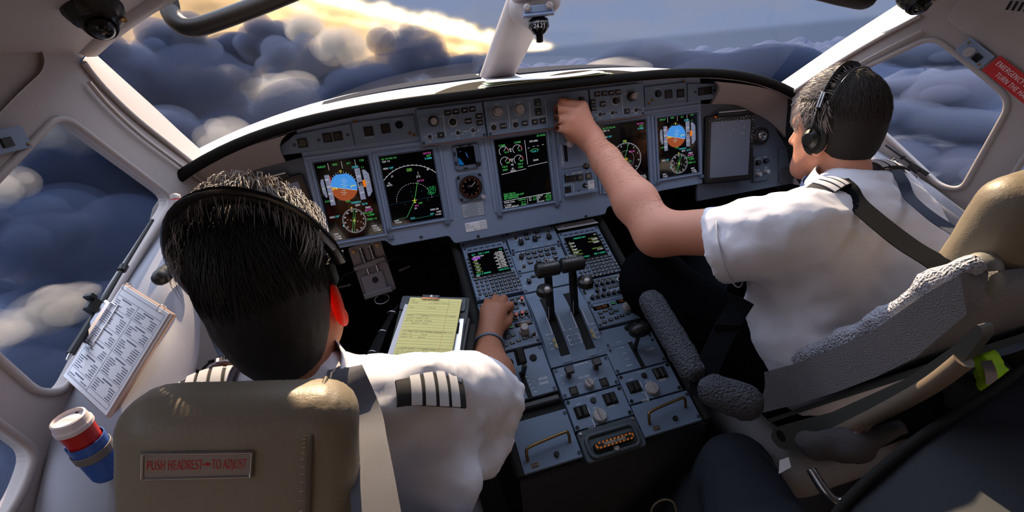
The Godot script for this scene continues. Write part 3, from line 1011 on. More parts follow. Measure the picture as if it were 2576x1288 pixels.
func build_standby() -> void:
	var s := unit("standby_horizon", "square standby attitude display with dark bezel above the round altimeter", "instrument", PAN, -0.195, 0.12, -0.117, 0.187, 0.004, 0.004, null)
	var st := begin()
	prism(st, PackedVector2Array([Vector2(-0.036, 0.026), Vector2(-0.030, 0.032), Vector2(0.030, 0.032), Vector2(0.036, 0.026), Vector2(0.036, -0.020), Vector2(0.022, -0.032), Vector2(-0.030, -0.032), Vector2(-0.036, -0.026)]), -0.004, 0.004, 0.002)
	part(s, "bezel", done(st), M.module_dark)
	part(s, "display_glass", box_mesh(0.046, 0.046, 0.0022), M.screen_glass, at(-0.002, 0.003, 0.0025))
	var k := ink(0.0049)
	k.fill(PackedVector2Array([Vector2(-0.024, 0.002), Vector2(-0.018, -0.004), Vector2(-0.014, -0.012), Vector2(-0.010, -0.018), Vector2(-0.024, -0.018)]), c8(20, 75, 130))
	k.fill(PackedVector2Array([Vector2(-0.004, 0.014), Vector2(0.001, 0.008), Vector2(0.003, -0.004), Vector2(-0.001, 0.002)]), c8(40, 70, 120))
	k.ln(Vector2(-0.02, 0.016), Vector2(-0.012, 0.017), 0.0006, c8(60, 90, 140))
	part(s, "display_symbols", k.mesh(), M.screen_symbols)
	for q in [[-0.0315, 0.012], [-0.0315, -0.012]]: part(s, "bezel_button", box_mesh(0.004, 0.010, 0.003, 0.0006), M.black, at(q[0], q[1], 0.004))
	for q in [[-0.012, 0.029], [0.010, 0.029], [-0.008, -0.028]]: part(s, "bezel_button", box_mesh(0.010, 0.0036, 0.003, 0.0006), M.black, at(q[0], q[1], 0.004))
	part(s, "setting_knob", lathe_cached("k1", [Vector2(0.0065, 0), Vector2(0.006, 0.009), Vector2(0, 0.009)], 14), M.black, at(0.026, -0.022, 0.004))
	var a := unit("standby_altimeter", "round black standby altimeter with square bezel and corner knobs", "instrument", PAN, -0.197, 0.037, -0.121, 0.112, 0.004, 0.004, null)
	st = begin()
	prism(st, PackedVector2Array([Vector2(-0.036, 0.026), Vector2(-0.026, 0.036), Vector2(0.026, 0.036), Vector2(0.036, 0.026), Vector2(0.036, -0.026), Vector2(0.026, -0.036), Vector2(-0.026, -0.036), Vector2(-0.036, -0.026)]), -0.004, 0.003, 0.002)
	part(a, "bezel", done(st), M.module_dark)
	part(a, "rim", lathe_mesh([Vector2(0.031, 0.003), Vector2(0.031, 0.006), Vector2(0.028, 0.006), Vector2(0.028, 0.002)], 32), M.black)
	part(a, "dial_glass", lathe_mesh([Vector2(0.0285, 0.0036), Vector2(0, 0.0036)], 32), M.screen_glass)
	k = ink(0.0039)
	k.ticks(Vector2.ZERO, 0.027, 0.003, 50, 0, TAU, 0.0005, c8(190, 110, 80))
	for i in 10: k.txt(Vector2.from_angle(PI / 2 - TAU * i / 10.0) * 0.020, str(i), 0.0045, c8(200, 130, 100))
	k.ln(Vector2.ZERO, Vector2(0.014, 0.012), 0.0014, c8(215, 200, 190))
	k.fill(PackedVector2Array([Vector2(-0.008, 0.0), Vector2(0.008, 0.0), Vector2(0.008, 0.006), Vector2(-0.008, 0.006)]), c8(35, 25, 45))
	k.txt(Vector2(0, 0.003), "2992", 0.004, c8(200, 160, 140))
	part(a, "dial_print", k.mesh(), M.print)
	for q in [[-0.029, 0.029], [0.029, 0.029], [-0.029, -0.029]]: part(a, "screw", lathe_cached("k2", [Vector2(0.004, 0), Vector2(0.004, 0.002), Vector2(0, 0.002)], 12), M.black, at(q[0], q[1], 0.003))
	part(a, "setting_knob", lathe_cached("k3", [Vector2(0.006, 0), Vector2(0.0055, 0.010), Vector2(0, 0.010)], 14), M.knob_grey, at(0.029, -0.029, 0.003))

func build_glare_units() -> void:
	# centre units stand proud of the panel
	var z := 0.024
	for side in 2:
		var L := side == 0
		var u := unit("efis_control_panel", "display control unit with toggle switches %s" % ["left of the grey speed knob" if L else "right of the hand gripping the knob"], "control panel", PAN, -0.268 if L else 0.195, 0.197, -0.099 if L else 0.358, 0.284, z, 0.03, M.module, "display control units under the glareshield")
		var k := ink(0.0004)
		if L:
			knob(u, -0.2291, 0.2519, 0.0125, 0.012, M.knob_brown, "baro_knob")
			put(u, "baro_inner_knob", lathe_cached("k4", [Vector2(0.0085, 0.010), Vector2(0.008, 0.022), Vector2(0, 0.022)], 16), M.knob_grey, -0.2293, 0.2509)
			knob(u, -0.1812, 0.2441, 0.0085, 0.012, M.black, "range_knob"); white_ring(u, -0.1812, 0.2441, 0.0115)
			for q in [[-0.1904, 0.2674, "CSTR"], [-0.1692, 0.2678, "WPT"], [-0.1477, 0.2682, "AID"], [-0.1271, 0.2687, "ARPT"], [-0.1418, 0.2413, "MODE"], [-0.1124, 0.2504, "WXR"], [-0.1129, 0.2338, "TCAS"], [-0.2163, 0.2164, "FD"]]:
				button(u, q[0], q[1], 0.0165, 0.0125)
				k.z = 0.0043; t_(k, q[0], q[1], q[2], 0.0034, 0, WHITE); k.z = 0.0004
			for q in [[-0.2444, 0.2162, -1.57], [-0.1725, 0.2167, -0.5], [-0.1331, 0.2176, -0.3]]: toggle(u, q[0], q[1], 0.5, q[2])
			for q in [[-0.2496, 0.2591, "IN HG"], [-0.2106, 0.2611, "HPA"], [-0.1785, 0.2602, "RANGE"], [-0.2572, 0.2169, "LS"], [-0.2292, 0.2171, "VOR"], [-0.2456, 0.2037, "FMS"], [-0.1870, 0.2156, "ADF"], [-0.1559, 0.2175, "VOR"], [-0.1734, 0.2050, "OFF"], [-0.1476, 0.2175, "ADF"], [-0.1164, 0.2175, "VOR"], [-0.1341, 0.2049, "OFF"]]: t_(k, q[0], q[1], q[2])
			k.ln(Vector2(-0.2026, 0.2669) - Vector2(OX, OY), Vector2(-0.2049, 0.2120) - Vector2(OX, OY), 0.001, WHITE)
		else:
			knob(u, 0.3178, 0.2511, 0.0125, 0.012, M.knob_brown, "baro_knob")
			put(u, "baro_inner_knob", lathe_cached("k4", [Vector2(0.0085, 0.010), Vector2(0.008, 0.022), Vector2(0, 0.022)], 16), M.knob_grey, 0.3178, 0.2511)
			knob(u, 0.2692, 0.2450, 0.0085, 0.014, M.black, "range_knob"); white_ring(u, 0.2692, 0.2450, 0.0115)
			for q in [[0.2169, 0.2682, "ARPT"], [0.2380, 0.2680, "AID"], [0.2579, 0.2669, "WPT"], [0.2781, 0.2668, "CSTR"], [0.2024, 0.2493, "WXR"], [0.2020, 0.2329, "TCAS"], [0.2309, 0.2410, "MODE"], [0.3018, 0.2140, "FD"]]:
				button(u, q[0], q[1], 0.0155, 0.0125)
				k.z = 0.0043; t_(k, q[0], q[1], q[2], 0.0034, 0, WHITE); k.z = 0.0004
			for q in [[0.2215, 0.2150, -0.1], [0.2584, 0.2149, -0.1], [0.3299, 0.2139, -0.2]]: toggle(u, q[0], q[1], 0.6, q[2])
			for q in [[0.3028, 0.2600, "IN HG"], [0.3390, 0.2582, "HPA"], [0.2689, 0.2554, "RANGE"], [0.2086, 0.2155, "ADF"], [0.2206, 0.2046, "OFF"], [0.2452, 0.2143, "ADF"], [0.2575, 0.2044, "OFF"], [0.3176, 0.2132, "LS"], [0.3292, 0.2034, "FMS"]]: t_(k, q[0], q[1], q[2])
			k.ln(Vector2(0.2895, 0.2594) - Vector2(OX, OY), Vector2(0.2894, 0.2102) - Vector2(OX, OY), 0.001, WHITE)
		lettering(u, k)
		for q in [[-0.262, 0.203], [-0.106, 0.203]] if L else [[0.202, 0.203], [0.351, 0.203]]: screw(u, q[0], q[1], 0.004)
	var c := unit("flight_guidance_panel", "centre autopilot unit with grey speed and heading knobs between the two display control units", "control panel", PAN, -0.097, 0.197, 0.193, 0.284, z, 0.03, M.module)
	var k := ink(0.0004)
	for q in [[-0.0646, 0.2546], [0.1336, 0.2417]]:
		put(c, "dial_well", lathe_cached("k5", [Vector2(0.0145, 0.0002), Vector2(0.0145, 0.0008), Vector2(0, 0.0008)], 20), M.gap, q[0], q[1])
	put(c, "speed_knob", lathe_cached("k6", [Vector2(0.0125, 0.0), Vector2(0.012, 0.008), Vector2(0.009, 0.009), Vector2(0.0085, 0.020), Vector2(0, 0.020)], 20), M.knob_grey, -0.0646, 0.2546); white_ring(c, -0.0646, 0.2546, 0.0155)
	put(c, "heading_knob", lathe_cached("k7", [Vector2(0.0125, 0.0), Vector2(0.012, 0.012), Vector2(0.010, 0.017), Vector2(0, 0.017)], 20), M.knob_grey, -0.0058, 0.2547)
	put(c, "altitude_knob", lathe_cached("k8", [Vector2(0.0125, 0.0), Vector2(0.012, 0.02), Vector2(0.010, 0.024), Vector2(0, 0.024)], 20), M.knob_grey, 0.1238, 0.2245)
	var hx := Vector2(-0.0058, 0.2547) - Vector2(OX, OY)
	for i in 16: k.ln(hx + Vector2.from_angle(TAU * i / 16.0) * 0.0142, hx + Vector2.from_angle(TAU * (i + 0.55) / 16.0) * 0.0155, 0.0016, WHITE)
	for q in [[-0.0784, 0.2177], [-0.0195, 0.2174], [0.1698, 0.2601]]:
		knob(c, q[0], q[1], 0.0068, 0.010, M.black, "push_knob"); white_ring(c, q[0], q[1], 0.0092)
	for q in [[-0.0527, 0.2185, "AUTO"], [0.0057, 0.2183, "LNAV"], [0.0332, 0.2180, "LOC"], [0.0554, 0.2184, "APP"]]:
		button(c, q[0], q[1], 0.0165, 0.0125)
		k.z = 0.0043; t_(k, q[0], q[1], q[2], 0.0036, 0, WHITE); k.z = 0.0004
	for q in [[0.0468, 0.2656, "A/P"], [0.0462, 0.2427, "A/T"]]:
		button(c, q[0], q[1], 0.0165, 0.0175)
		k.z = 0.0043; t_(k, q[0], q[1] - 0.004, q[2], 0.0034, 0, WHITE); t_(k, q[0], q[1] + 0.004, "ENG", 0.0028, 0, c8(60, 130, 90)); k.z = 0.0004
	for q in [[-0.0618, 0.2739, "SPEED"], [-0.0045, 0.2724, "HEADING"], [-0.0758, 0.2283, "CAS/MACH"], [-0.0191, 0.2284, "HDG/TRK"], [0.0912, 0.2667, "ALT"]]: t_(k, q[0], q[1], q[2])
	for q in [[-0.0339, 0.2688, -0.0353, 0.2123], [0.0242, 0.2682, 0.0225, 0.2122], [0.0681, 0.2683, 0.0671, 0.2129], [0.0268, 0.2289, 0.0657, 0.2293]]:
		k.ln(Vector2(q[0] - OX, q[1] - OY), Vector2(q[2] - OX, q[3] - OY), 0.001, WHITE)
	lettering(c, k)
	for q in [[-0.09, 0.203], [0.186, 0.203]]: screw(c, q[0], q[1], 0.004)
	# copper-coloured trim strip under the centre units
	var tr := thing("trim_strip", "thin copper edged strip beneath the autopilot units", "trim", PAN * at(0.045, 0.1955, z))
	part(tr, "strip", box_mesh(0.626, 0.0022, 0.004, 0.0005), mat("copper", Color(0.55, 0.40, 0.36), 0.4, 0.4), at(0, 0, -0.002))
	# side warning strips
	for side in 2:
		var L := side == 0
		var sg := -1.0 if L else 1.0
		var nm: String = ["captain's", "first officer's"][side]
		var u := unit("warning_light_panel", "narrow blue-grey strip with test buttons beside the %s display control unit" % nm, "control panel", PAN, -0.425 if L else 0.368, 0.219, -0.272 if L else 0.505, 0.274, 0.008, 0.012, M.module, "inner warning strips")
		k = ink(0.0004)
		for q in ([[-0.3872, 0.2478], [-0.3465, 0.2494]] if L else [[0.4432, 0.2455], [0.4819, 0.2435]]): lamp_button(u, q[0], q[1], 0.022)
		var rk := Vector2(-0.3124, 0.2538) if L else Vector2(0.4102, 0.2501)
		knob(u, rk.x, rk.y, 0.009, 0.008, M.black_gloss, "push_button")
		var tt := Vector2(-0.3903, 0.2329) if L else Vector2(0.4813, 0.2293)
		t_(k, tt.x, tt.y, "TAWS TEST", 0.003)
		t_(k, rk.x, rk.y + 0.014, "CHRONO", 0.003)
		lettering(u, k)
		for q in ([[-0.414, 0.275], [-0.29, 0.232], [-0.281, 0.226]] if L else [[0.38, 0.228], [0.495, 0.275], [0.392, 0.236]]): screw(u, q[0], q[1], 0.0045, M.brass)
		var st := begin()
		var poly := PackedVector2Array([Vector2(-0.612, 0.219), Vector2(-0.427, 0.219), Vector2(-0.427, 0.272), Vector2(-0.555, 0.262), Vector2(-0.600, 0.236)]) if L else PackedVector2Array([Vector2(0.507, 0.217), Vector2(0.695, 0.217), Vector2(0.690, 0.230), Vector2(0.655, 0.254), Vector2(0.507, 0.268)])
		OX = poly[0].x; OY = poly[0].y
		var o := thing("annunciator_strip", "tapered blue-grey end strip with three square lamp buttons on the %s side" % nm, "control panel", PAN * at(OX, OY, 0.008), "outer annunciator strips")
		for i in poly.size(): poly[i] -= Vector2(OX, OY)
		prism(st, poly, -0.012, 0.0, 0.0012)
		part(o, "faceplate", done(st), M.module)
		for q in ([[-0.5421, 0.2405], [-0.4845, 0.2451], [-0.4603, 0.2458]] if L else [[0.5517, 0.2415], [0.5758, 0.2412], [0.6314, 0.2364]]): lamp_button(o, q[0], q[1], 0.021)
		for q in ([[-0.5614, 0.2385], [-0.5051, 0.2431], [-0.4368, 0.2465], [-0.6001, 0.2223]] if L else [[0.5318, 0.2425], [0.5947, 0.2403], [0.6520, 0.2365], [0.6852, 0.2194]]): screw(o, q[0], q[1], 0.0042)
	OX = 0; OY = 0

func build_autobrake() -> void:
	var u := unit("autobrake_panel", "auto brake panel with square buttons and white ON OFF placard", "control panel", PAN, 0.100, 0.004, 0.205, 0.076, 0.006, 0.006, M.module)
	var k := ink(0.0004)
	t_(k, 0.1463, 0.0680, "AUTO BRAKE", 0.0042, 0, WHITE)
	for q in [[0.1149, 0.0549, "LOW"], [0.1340, 0.0542, "MED"], [0.1533, 0.0536, "MAX"], [0.1788, 0.0531, "RTO"]]:
		lamp_button(u, q[0], q[1], 0.0165); t_(k, q[0], q[1] + 0.011, q[2], 0.003)
	lamp_button(u, 0.1129, 0.0250, 0.0165); t_(k, 0.1145, 0.0394, "FOOTLANDING", 0.003)
	k.ln(Vector2(0.1312, 0.0390) - Vector2(OX, OY), Vector2(0.1311, 0.0142) - Vector2(OX, OY), 0.001, WHITE)
	put(u, "switch_well", lathe_cached("k9", [Vector2(0.007, 0.0), Vector2(0.007, 0.001), Vector2(0, 0.001)], 16), M.gap, 0.1654, 0.0281)
	put(u, "switch_lever", lathe_cached("k10", [Vector2(0.002, 0), Vector2(0.0032, 0.016), Vector2(0, 0.017)], 10), M.knob_grey, 0.1666, 0.0279)
	put(u, "switch_placard", box_mesh(0.0185, 0.030, 0.0008), M.paper, 0.1847, 0.0250, 0.0, 0.0, "white placard reading ON and OFF")
	k.z = 0.0012
	t_(k, 0.1855, 0.0340, "ON", 0.0055, 0, c8(70, 65, 90)); t_(k, 0.1837, 0.0149, "OFF", 0.0055, 0, c8(70, 65, 90))
	lettering(u, k)
	screw(u, 0.1090, 0.0658, 0.003); screw(u, 0.1458, 0.0153, 0.0035)
	put(u, "ledge", box_mesh(0.10, 0.010, 0.008, 0.002), M.panel, 0.1525, 0.010, 0.0)
	var g := unit("gear_lever_panel", "landing gear selector slot with white arrow beside the centre display", "control panel", PAN, 0.100, 0.082, 0.205, 0.19, 0.003, 0.003, M.panel)
	k = ink(0.0004)
	put(g, "lever_slot", box_mesh(0.010, 0.050, 0.0006, 0.0, 0.0045), M.gap, 0.1191, 0.1267)
	put(g, "gear_lever", lathe_cached("k11", [Vector2(0.004, 0), Vector2(0.004, 0.03), Vector2(0.010, 0.032), Vector2(0.010, 0.042), Vector2(0, 0.044)], 14), M.knob_grey, 0.1193, 0.1504)
	var a := Vector2(0.1066, 0.1306) - Vector2(OX, OY)
	var b := Vector2(0.1068, 0.1001) - Vector2(OX, OY)
	k.ln(a + Vector2(0, 0.02), b, 0.0014, WHITE)
	k.tri(b + Vector2(-0.0025, 0.003), b + Vector2(0.0025, 0.003), b - Vector2(0, 0.003), WHITE)
	t_(k, 0.1072, 0.0935, "LG DN", 0.003)
	lettering(g, k)
	put(g, "indicator_light", lathe_cached("k12", [Vector2(0.009, 0), Vector2(0.009, 0.003), Vector2(0.004, 0.006), Vector2(0, 0.006)], 18), mat("lamp_red_off", Color(0.16, 0.07, 0.06), 0.3), 0.1755, 0.0814)
	OX = 0; OY = 0

func display(called: String, label: String, u0: float, u1: float, v0: float, v1: float) -> Node3D:
	var o := unit(called, label, "display", PAN, u0, v0, u1, v1, 0.0, 0.0, null, "flight displays")
	var w := u1 - u0; var h := v1 - v0
	part(o, "bezel", ring_mesh(w + 0.012, h + 0.012, w, h, 0.007, 0.0022), M.panel)
	part(o, "inner_bezel", ring_mesh(w, h, w - 0.006, h - 0.006, 0.003, 0.001), M.module_dark)
	part(o, "screen_glass", box_mesh(w - 0.005, h - 0.005, 0.0015), M.screen_glass)
	return o

# maps screen places (0..100 across, 0..136 down) to metres
func sc(x: float, y: float) -> Vector2:
	return Vector2((x - 50.0) * 0.00137, (68.0 - y) * 0.00137)

func build_displays() -> void:
	var pfdL := display("flight_display", "primary flight display with blue and brown horizon in front of the captain", -0.5335, -0.3995, -0.0095, 0.194)
	pfd(pfdL, 1.0)
	var mfdL := display("navigation_display", "navigation display with green route and arc compass beside the captain's horizon", -0.3785, -0.2395, 0.0035, 0.187)
	mfd(mfdL, true)
	var e := display("engine_display", "centre engine display with round gauges and warning text", -0.0805, 0.070, -0.001, 0.1895)
	eicas(e)
	var mfdR := display("navigation_display", "navigation display with full compass circle partly behind the reaching arm", 0.2255, 0.3735, 0.0, 0.188)
	mfd(mfdR, false)
	var pfdR := display("flight_display", "primary flight display with blue and brown horizon in front of the first officer", 0.405, 0.5425, 0.008, 0.1855)
	pfd(pfdR, 0.93)

func symbols(o: Node3D, k: Ink, sx := 1.0, sy := 1.0) -> void:
	var p := part(o, "screen_symbols", k.mesh(), M.screen_symbols)
	p.scale = Vector3(sx, sy, 1)


func pfd(o: Node3D, s: float) -> void:
	var k := ink(0.0018)
	var W := c8(205, 205, 215); var G := c8(70, 170, 90); var CY := c8(70, 190, 200); var MG := c8(190, 80, 160); var Y := c8(220, 200, 60); var GR := c8(105, 110, 132)
	# flight mode row
	k.txt(sc(14, 8), "THRUST", 0.0042, G); k.txt(sc(38, 7), "HDG", 0.0042, G); k.txt(sc(62, 8), "ALT", 0.0042, G); k.txt(sc(86, 6), "CLB", 0.0045, G)
	for x in [26, 50, 74]: k.ln(sc(x, 3), sc(x, 15), 0.0006, W)
	# horizon
	var c := sc(45, 46)
	var r := 0.0325
	var sky := PackedVector2Array(); var gnd := PackedVector2Array()
	for i in 41:
		var a := lerpf(-0.26 - 0.12, PI - 0.26 + 0.12, i / 40.0)
		var q := Vector2.from_angle(a) * r
		sky.append(c + Vector2(q.x, minf(q.y, r * 0.93)))
	for i in 41:
		var a := lerpf(PI - 0.26 + 0.12, TAU - 0.26 - 0.12, i / 40.0)
		gnd.append(c + Vector2.from_angle(a) * r)
	k.fill(sky, c8(62, 132, 205)); k.fill(gnd, c8(142, 70, 40))
	k.z = 0.0020
	var hv := Vector2.from_angle(-0.26)
	var nv := hv.orthogonal() * -1.0
	var mid := c + nv * -0.0042 * -1.0
	k.ln(sky[0], sky[40], 0.0007, W)
	for i in range(-3, 6):
		if i == 0: continue
		var m := c + Vector2(0.26, 0.966) * (i * 0.0045 - 0.004)
		var l := 0.0085 if i % 2 == 0 else 0.0045
		k.ln(m - hv * l, m + hv * l, 0.0005, W)
	k.ln(c + Vector2(-0.002, -0.018), c + Vector2(0.001, 0.016), 0.0005, G); k.ln(c + Vector2(-0.018, -0.001), c + Vector2(0.022, 0.004), 0.0005, G)
	for sg in [-1, 1]:
		k.ln(c + Vector2(sg * 0.018, 0), c + Vector2(sg * 0.029, 0), 0.0016, Y); k.ln(c + Vector2(sg * 0.018, 0), c + Vector2(sg * 0.018, -0.004), 0.0016, Y)
	k.path([sc(43, 18), sc(47, 18), sc(45, 21.5)], 0.0008, Y, true)
	k.ticks(c, 0.036, 0.003, 12, PI * 0.14, PI * 0.86, 0.0006, W)
	# speed and altitude tapes
	k.z = 0.0018
	k.bar(sc(15, 22).x, sc(0, 22).y, sc(23.5, 22).x, sc(0, 74).y, GR)
	k.fill(PackedVector2Array([sc(8, 28), sc(12, 28), sc(13, 58), sc(10, 60), sc(6, 50), sc(6, 34)]), GR)
	k.bar(sc(70, 0).x, sc(0, 18).y, sc(79.5, 0).x, sc(0, 72).y, GR)
	k.fill(PackedVector2Array([sc(83, 22), sc(88, 22), sc(94, 30), sc(94, 60), sc(88, 68), sc(84, 68)]), GR)
	k.z = 0.0020
	for i in 12:
		k.ln(sc(20.5, 25 + i * 4), sc(23.5, 25 + i * 4), 0.0005, W); k.ln(sc(70, 21 + i * 4.2), sc(72.5, 21 + i * 4.2), 0.0005, W)
	for i in 4: k.txt(sc(17.5, 30 + i * 12), str(200 - i * 20), 0.0038, W)
	for i in 3: k.txt(sc(75.5, 32 + i * 14), "0" + str(25 - i * 5), 0.0038, W)
	for i in 6: k.txt(sc(87, 27 + i * 7), str(absi(3 - i) + 1), 0.003, W)
	k.path([sc(24.5, 24), sc(24.5, 36)], 0.0012, c8(200, 60, 60))
	k.ln(sc(7, 44), sc(11, 44), 0.001, Y); k.ln(sc(23, 48), sc(28, 48), 0.001, Y)
	k.bar(sc(72, 0).x, sc(0, 42).y, sc(80, 0).x, sc(0, 48).y, Color(0, 0, 0))
	k.bar(sc(80, 0).x, sc(0, 39).y, sc(85, 0).x, sc(0, 51).y, c8(205, 110, 30))
	k.txt(sc(78, 45), "170", 0.0042, c8(200, 90, 40)); k.ln(sc(85, 45), sc(92, 44), 0.0006, Y)
	k.txt(sc(72, 15.5), "25000", 0.0042, CY); k.txt(sc(85, 18), "1.1", 0.004, G)
	k.txt(sc(10, 66), "0.55", 0.004, G); k.txt(sc(60, 75), "7600MDA", 0.0042, CY); k.txt(sc(62, 80), "QNH", 0.0042, W); k.txt(sc(75, 80), "29.76", 0.0042, CY)
	k.txt(sc(46, 71), "1830", 0.0042, G)
	# compass
	var h := sc(50, 106)
	k.ticks(h, 0.030, 0.0028, 72, 0, TAU, 0.0005, W)
	for i in 12: k.txt(h + Vector2.from_angle(1.1 - TAU * i / 12.0) * 0.0235, str(i * 3) if i % 3 else ["N", "E", "S", "W"][i / 3], 0.0036, W)
	for q in [-0.0025, 0.0025]: k.ln(h + Vector2(-0.009 + q, -0.027), h + Vector2(0.007 + q, 0.027), 0.0005, G)
	k.ln(h + Vector2(-0.002, -0.009), h + Vector2(0.0025, 0.009), 0.0008, G)
	for i in 5: k.fill(sq(h + Vector2(-0.016 + i * 0.008, 0.005 - i * 0.0026), 0.0008), W)
	k.ln(h + Vector2(-0.0045, 0), h + Vector2(0.0045, 0), 0.0009, Y); k.ln(h + Vector2(0, -0.0045), h + Vector2(0, 0.0045), 0.0009, Y)
	k.path([sc(48.5, 82), sc(51.5, 82), sc(50, 85)], 0.0006, Y, true)
	k.fill(sq(h + Vector2(-0.029, -0.008), 0.0016), CY)
	k.txt(sc(8, 94), "HDG", 0.0042, W, -1); k.txt(sc(17, 94), "130°", 0.0042, CY, -1)
	k.txt(sc(80, 87), "FMS1", 0.0044, W); k.txt(sc(80, 91.5), "MZTOB", 0.0044, MG); k.txt(sc(78, 96), "DTK 265°", 0.0044, G); k.txt(sc(82, 100.5), "6.3NM", 0.0044, G); k.txt(sc(82, 108), "TERM 1.0", 0.0044, G)
	k.txt(sc(12, 124), "VOR1", 0.0038, W); k.txt(sc(14, 128.5), "114.90", 0.0038, W); k.txt(sc(14, 132.5), "1.7 NM", 0.0038, W)
	k.txt(sc(84, 121), "VOR2", 0.0038, W); k.txt(sc(86, 125.5), "114.90", 0.0038, W); k.txt(sc(88, 129.5), "1.7 NM", 0.0038, W)
	symbols(o, k, 0.97 * (1.0 if s == 1.0 else 1.01), 1.06 * s)

func sq(p: Vector2, s: float) -> PackedVector2Array:
	return PackedVector2Array([p + Vector2(-s, -s), p + Vector2(s, -s), p + Vector2(s, s), p + Vector2(-s, s)])

func mfd(o: Node3D, left: bool) -> void:
	var k := ink(0.0018)
	var W := c8(205, 205, 215); var G := c8(80, 180, 90); var CY := c8(70, 190, 200); var MG := c8(190, 80, 160); var Y := c8(225, 205, 60)
	k.txt(sc(4, 6), "GS 173 TAS 191", 0.004, G, -1); k.txt(sc(4, 11), "150° / 8", 0.004, W, -1)
	k.txt(sc(4, 24), "HDG", 0.0044, W, -1); k.txt(sc(14, 24), "130°", 0.0044, CY, -1)
	k.txt(sc(96, 6), "MZTOB", 0.0044, MG, 1); k.txt(sc(96, 11), "265°", 0.0044, G, 1); k.txt(sc(96, 16), "6.3NM", 0.0044, CY, 1)
	if left:
		var c := sc(50, 92)
		k.arc(c, 0.093, 0.62, PI - 0.62, 0.0009, W, 40)
		k.ticks(c, 0.096, 0.003, 16, 0.66, PI - 0.66, 0.0006, W)
		k.arc(c, 0.046, 0.0, PI, 0.0007, W, 44, true)
		k.txt(sc(17, 40), "21", 0.0042, W); k.txt(sc(85, 37), "W", 0.0042, W); k.txt(sc(9, 52), "10", 0.004, W); k.txt(sc(9, 56), "AUTO", 0.004, W)
		k.ln(sc(62, 56), sc(50, 92), 0.0009, G); k.ln(sc(50, 92), sc(30, 122), 0.0008, G); k.ln(sc(30, 122), sc(10, 124), 0.0006, c8(80, 140, 110))
		k.txt(sc(68, 56), "MZTOB", 0.004, MG); k.txt(sc(60, 99), "438", 0.0042, G); k.txt(sc(52, 103), "MZZ", 0.004, MG); k.txt(sc(49, 108), "20", 0.004, W)
		k.ln(sc(66, 38), sc(65, 46), 0.0006, W); k.path([sc(62, 45), sc(62, 50), sc(65, 46), sc(68, 50), sc(68, 45)], 0.0006, W)
		k.ln(sc(3, 93), sc(97, 90), 0.0004, c8(40, 70, 90))
		rng.seed = 21
		for i in 90: k.fill(sq(sc(77 + rng.randf() * 17, 70 + rng.randf() * 16), 0.0009), c8(25, 105, 55))
		for i in 9: k.fill(sq(sc(30 + rng.randf() * 46, 74 + rng.randf() * 30), 0.0005), CY)
		k.fill(PackedVector2Array([sc(48.2, 31), sc(54, 31), sc(54, 35), sc(48.2, 35)]), c8(25, 60, 40)); k.path([sc(46, 30), sc(55, 30), sc(55, 35), sc(46, 35)], 0.0006, G, true); k.txt(sc(50.5, 32.6), "130", 0.004, Y)
		k.txt(sc(84, 116), "TERR ON", 0.0042, W)
		airplane(k, c)
	else:
		var c := sc(52, 76)
		k.arc(c, 0.047, 0, TAU, 0.0006, W, 60); k.ticks(c, 0.047, 0.003, 60, 0, TAU, 0.0005, W)
		k.arc(c, 0.0245, 0, TAU, 0.0006, W, 60, true)
		for i in 12: k.txt(c + Vector2.from_angle(1.9 - TAU * i / 12.0) * 0.0395, str(i * 3) if i % 3 else ["N", "E", "S", "W"][i / 3], 0.0038, W)
		k.ln(c + Vector2(0.011, 0.045), c + Vector2(-0.014, -0.022), 0.0008, G)
		k.txt(sc(66, 62), "MZTOB", 0.004, MG); k.txt(sc(60, 82), "438", 0.004, G)
		k.path([sc(47, 36), sc(55, 36), sc(55, 40), sc(47, 40)], 0.0006, G, true); k.txt(sc(51, 38), "130", 0.004, Y)
		k.txt(sc(86, 118), "TERR OFF", 0.0042, W)
		airplane(k, c)
	k.txt(sc(9, 126), "VOR1", 0.0038, W); k.txt(sc(12, 130), "114.90", 0.0038, W); k.txt(sc(40, 126), "TCAS", 0.0038, CY); k.txt(sc(78, 124), "ADV", 0.0038, CY)
	k.txt(sc(92, 122), "VOR2", 0.0038, W); k.txt(sc(90, 127), "114.90", 0.0038, W)
	k.ln(sc(36, 128), sc(80, 127), 0.0005, c8(60, 140, 110))
	symbols(o, k, 0.985 if left else 1.0, 0.965)

func airplane(k: Ink, c: Vector2) -> void:
	var Y := c8(235, 215, 60)
	k.ln(c + Vector2(-0.006, 0), c + Vector2(0.006, 0), 0.0012, Y); k.ln(c + Vector2(0, -0.007), c + Vector2(0, 0.005), 0.0012, Y); k.ln(c + Vector2(-0.003, -0.006), c + Vector2(0.003, -0.006), 0.001, Y)

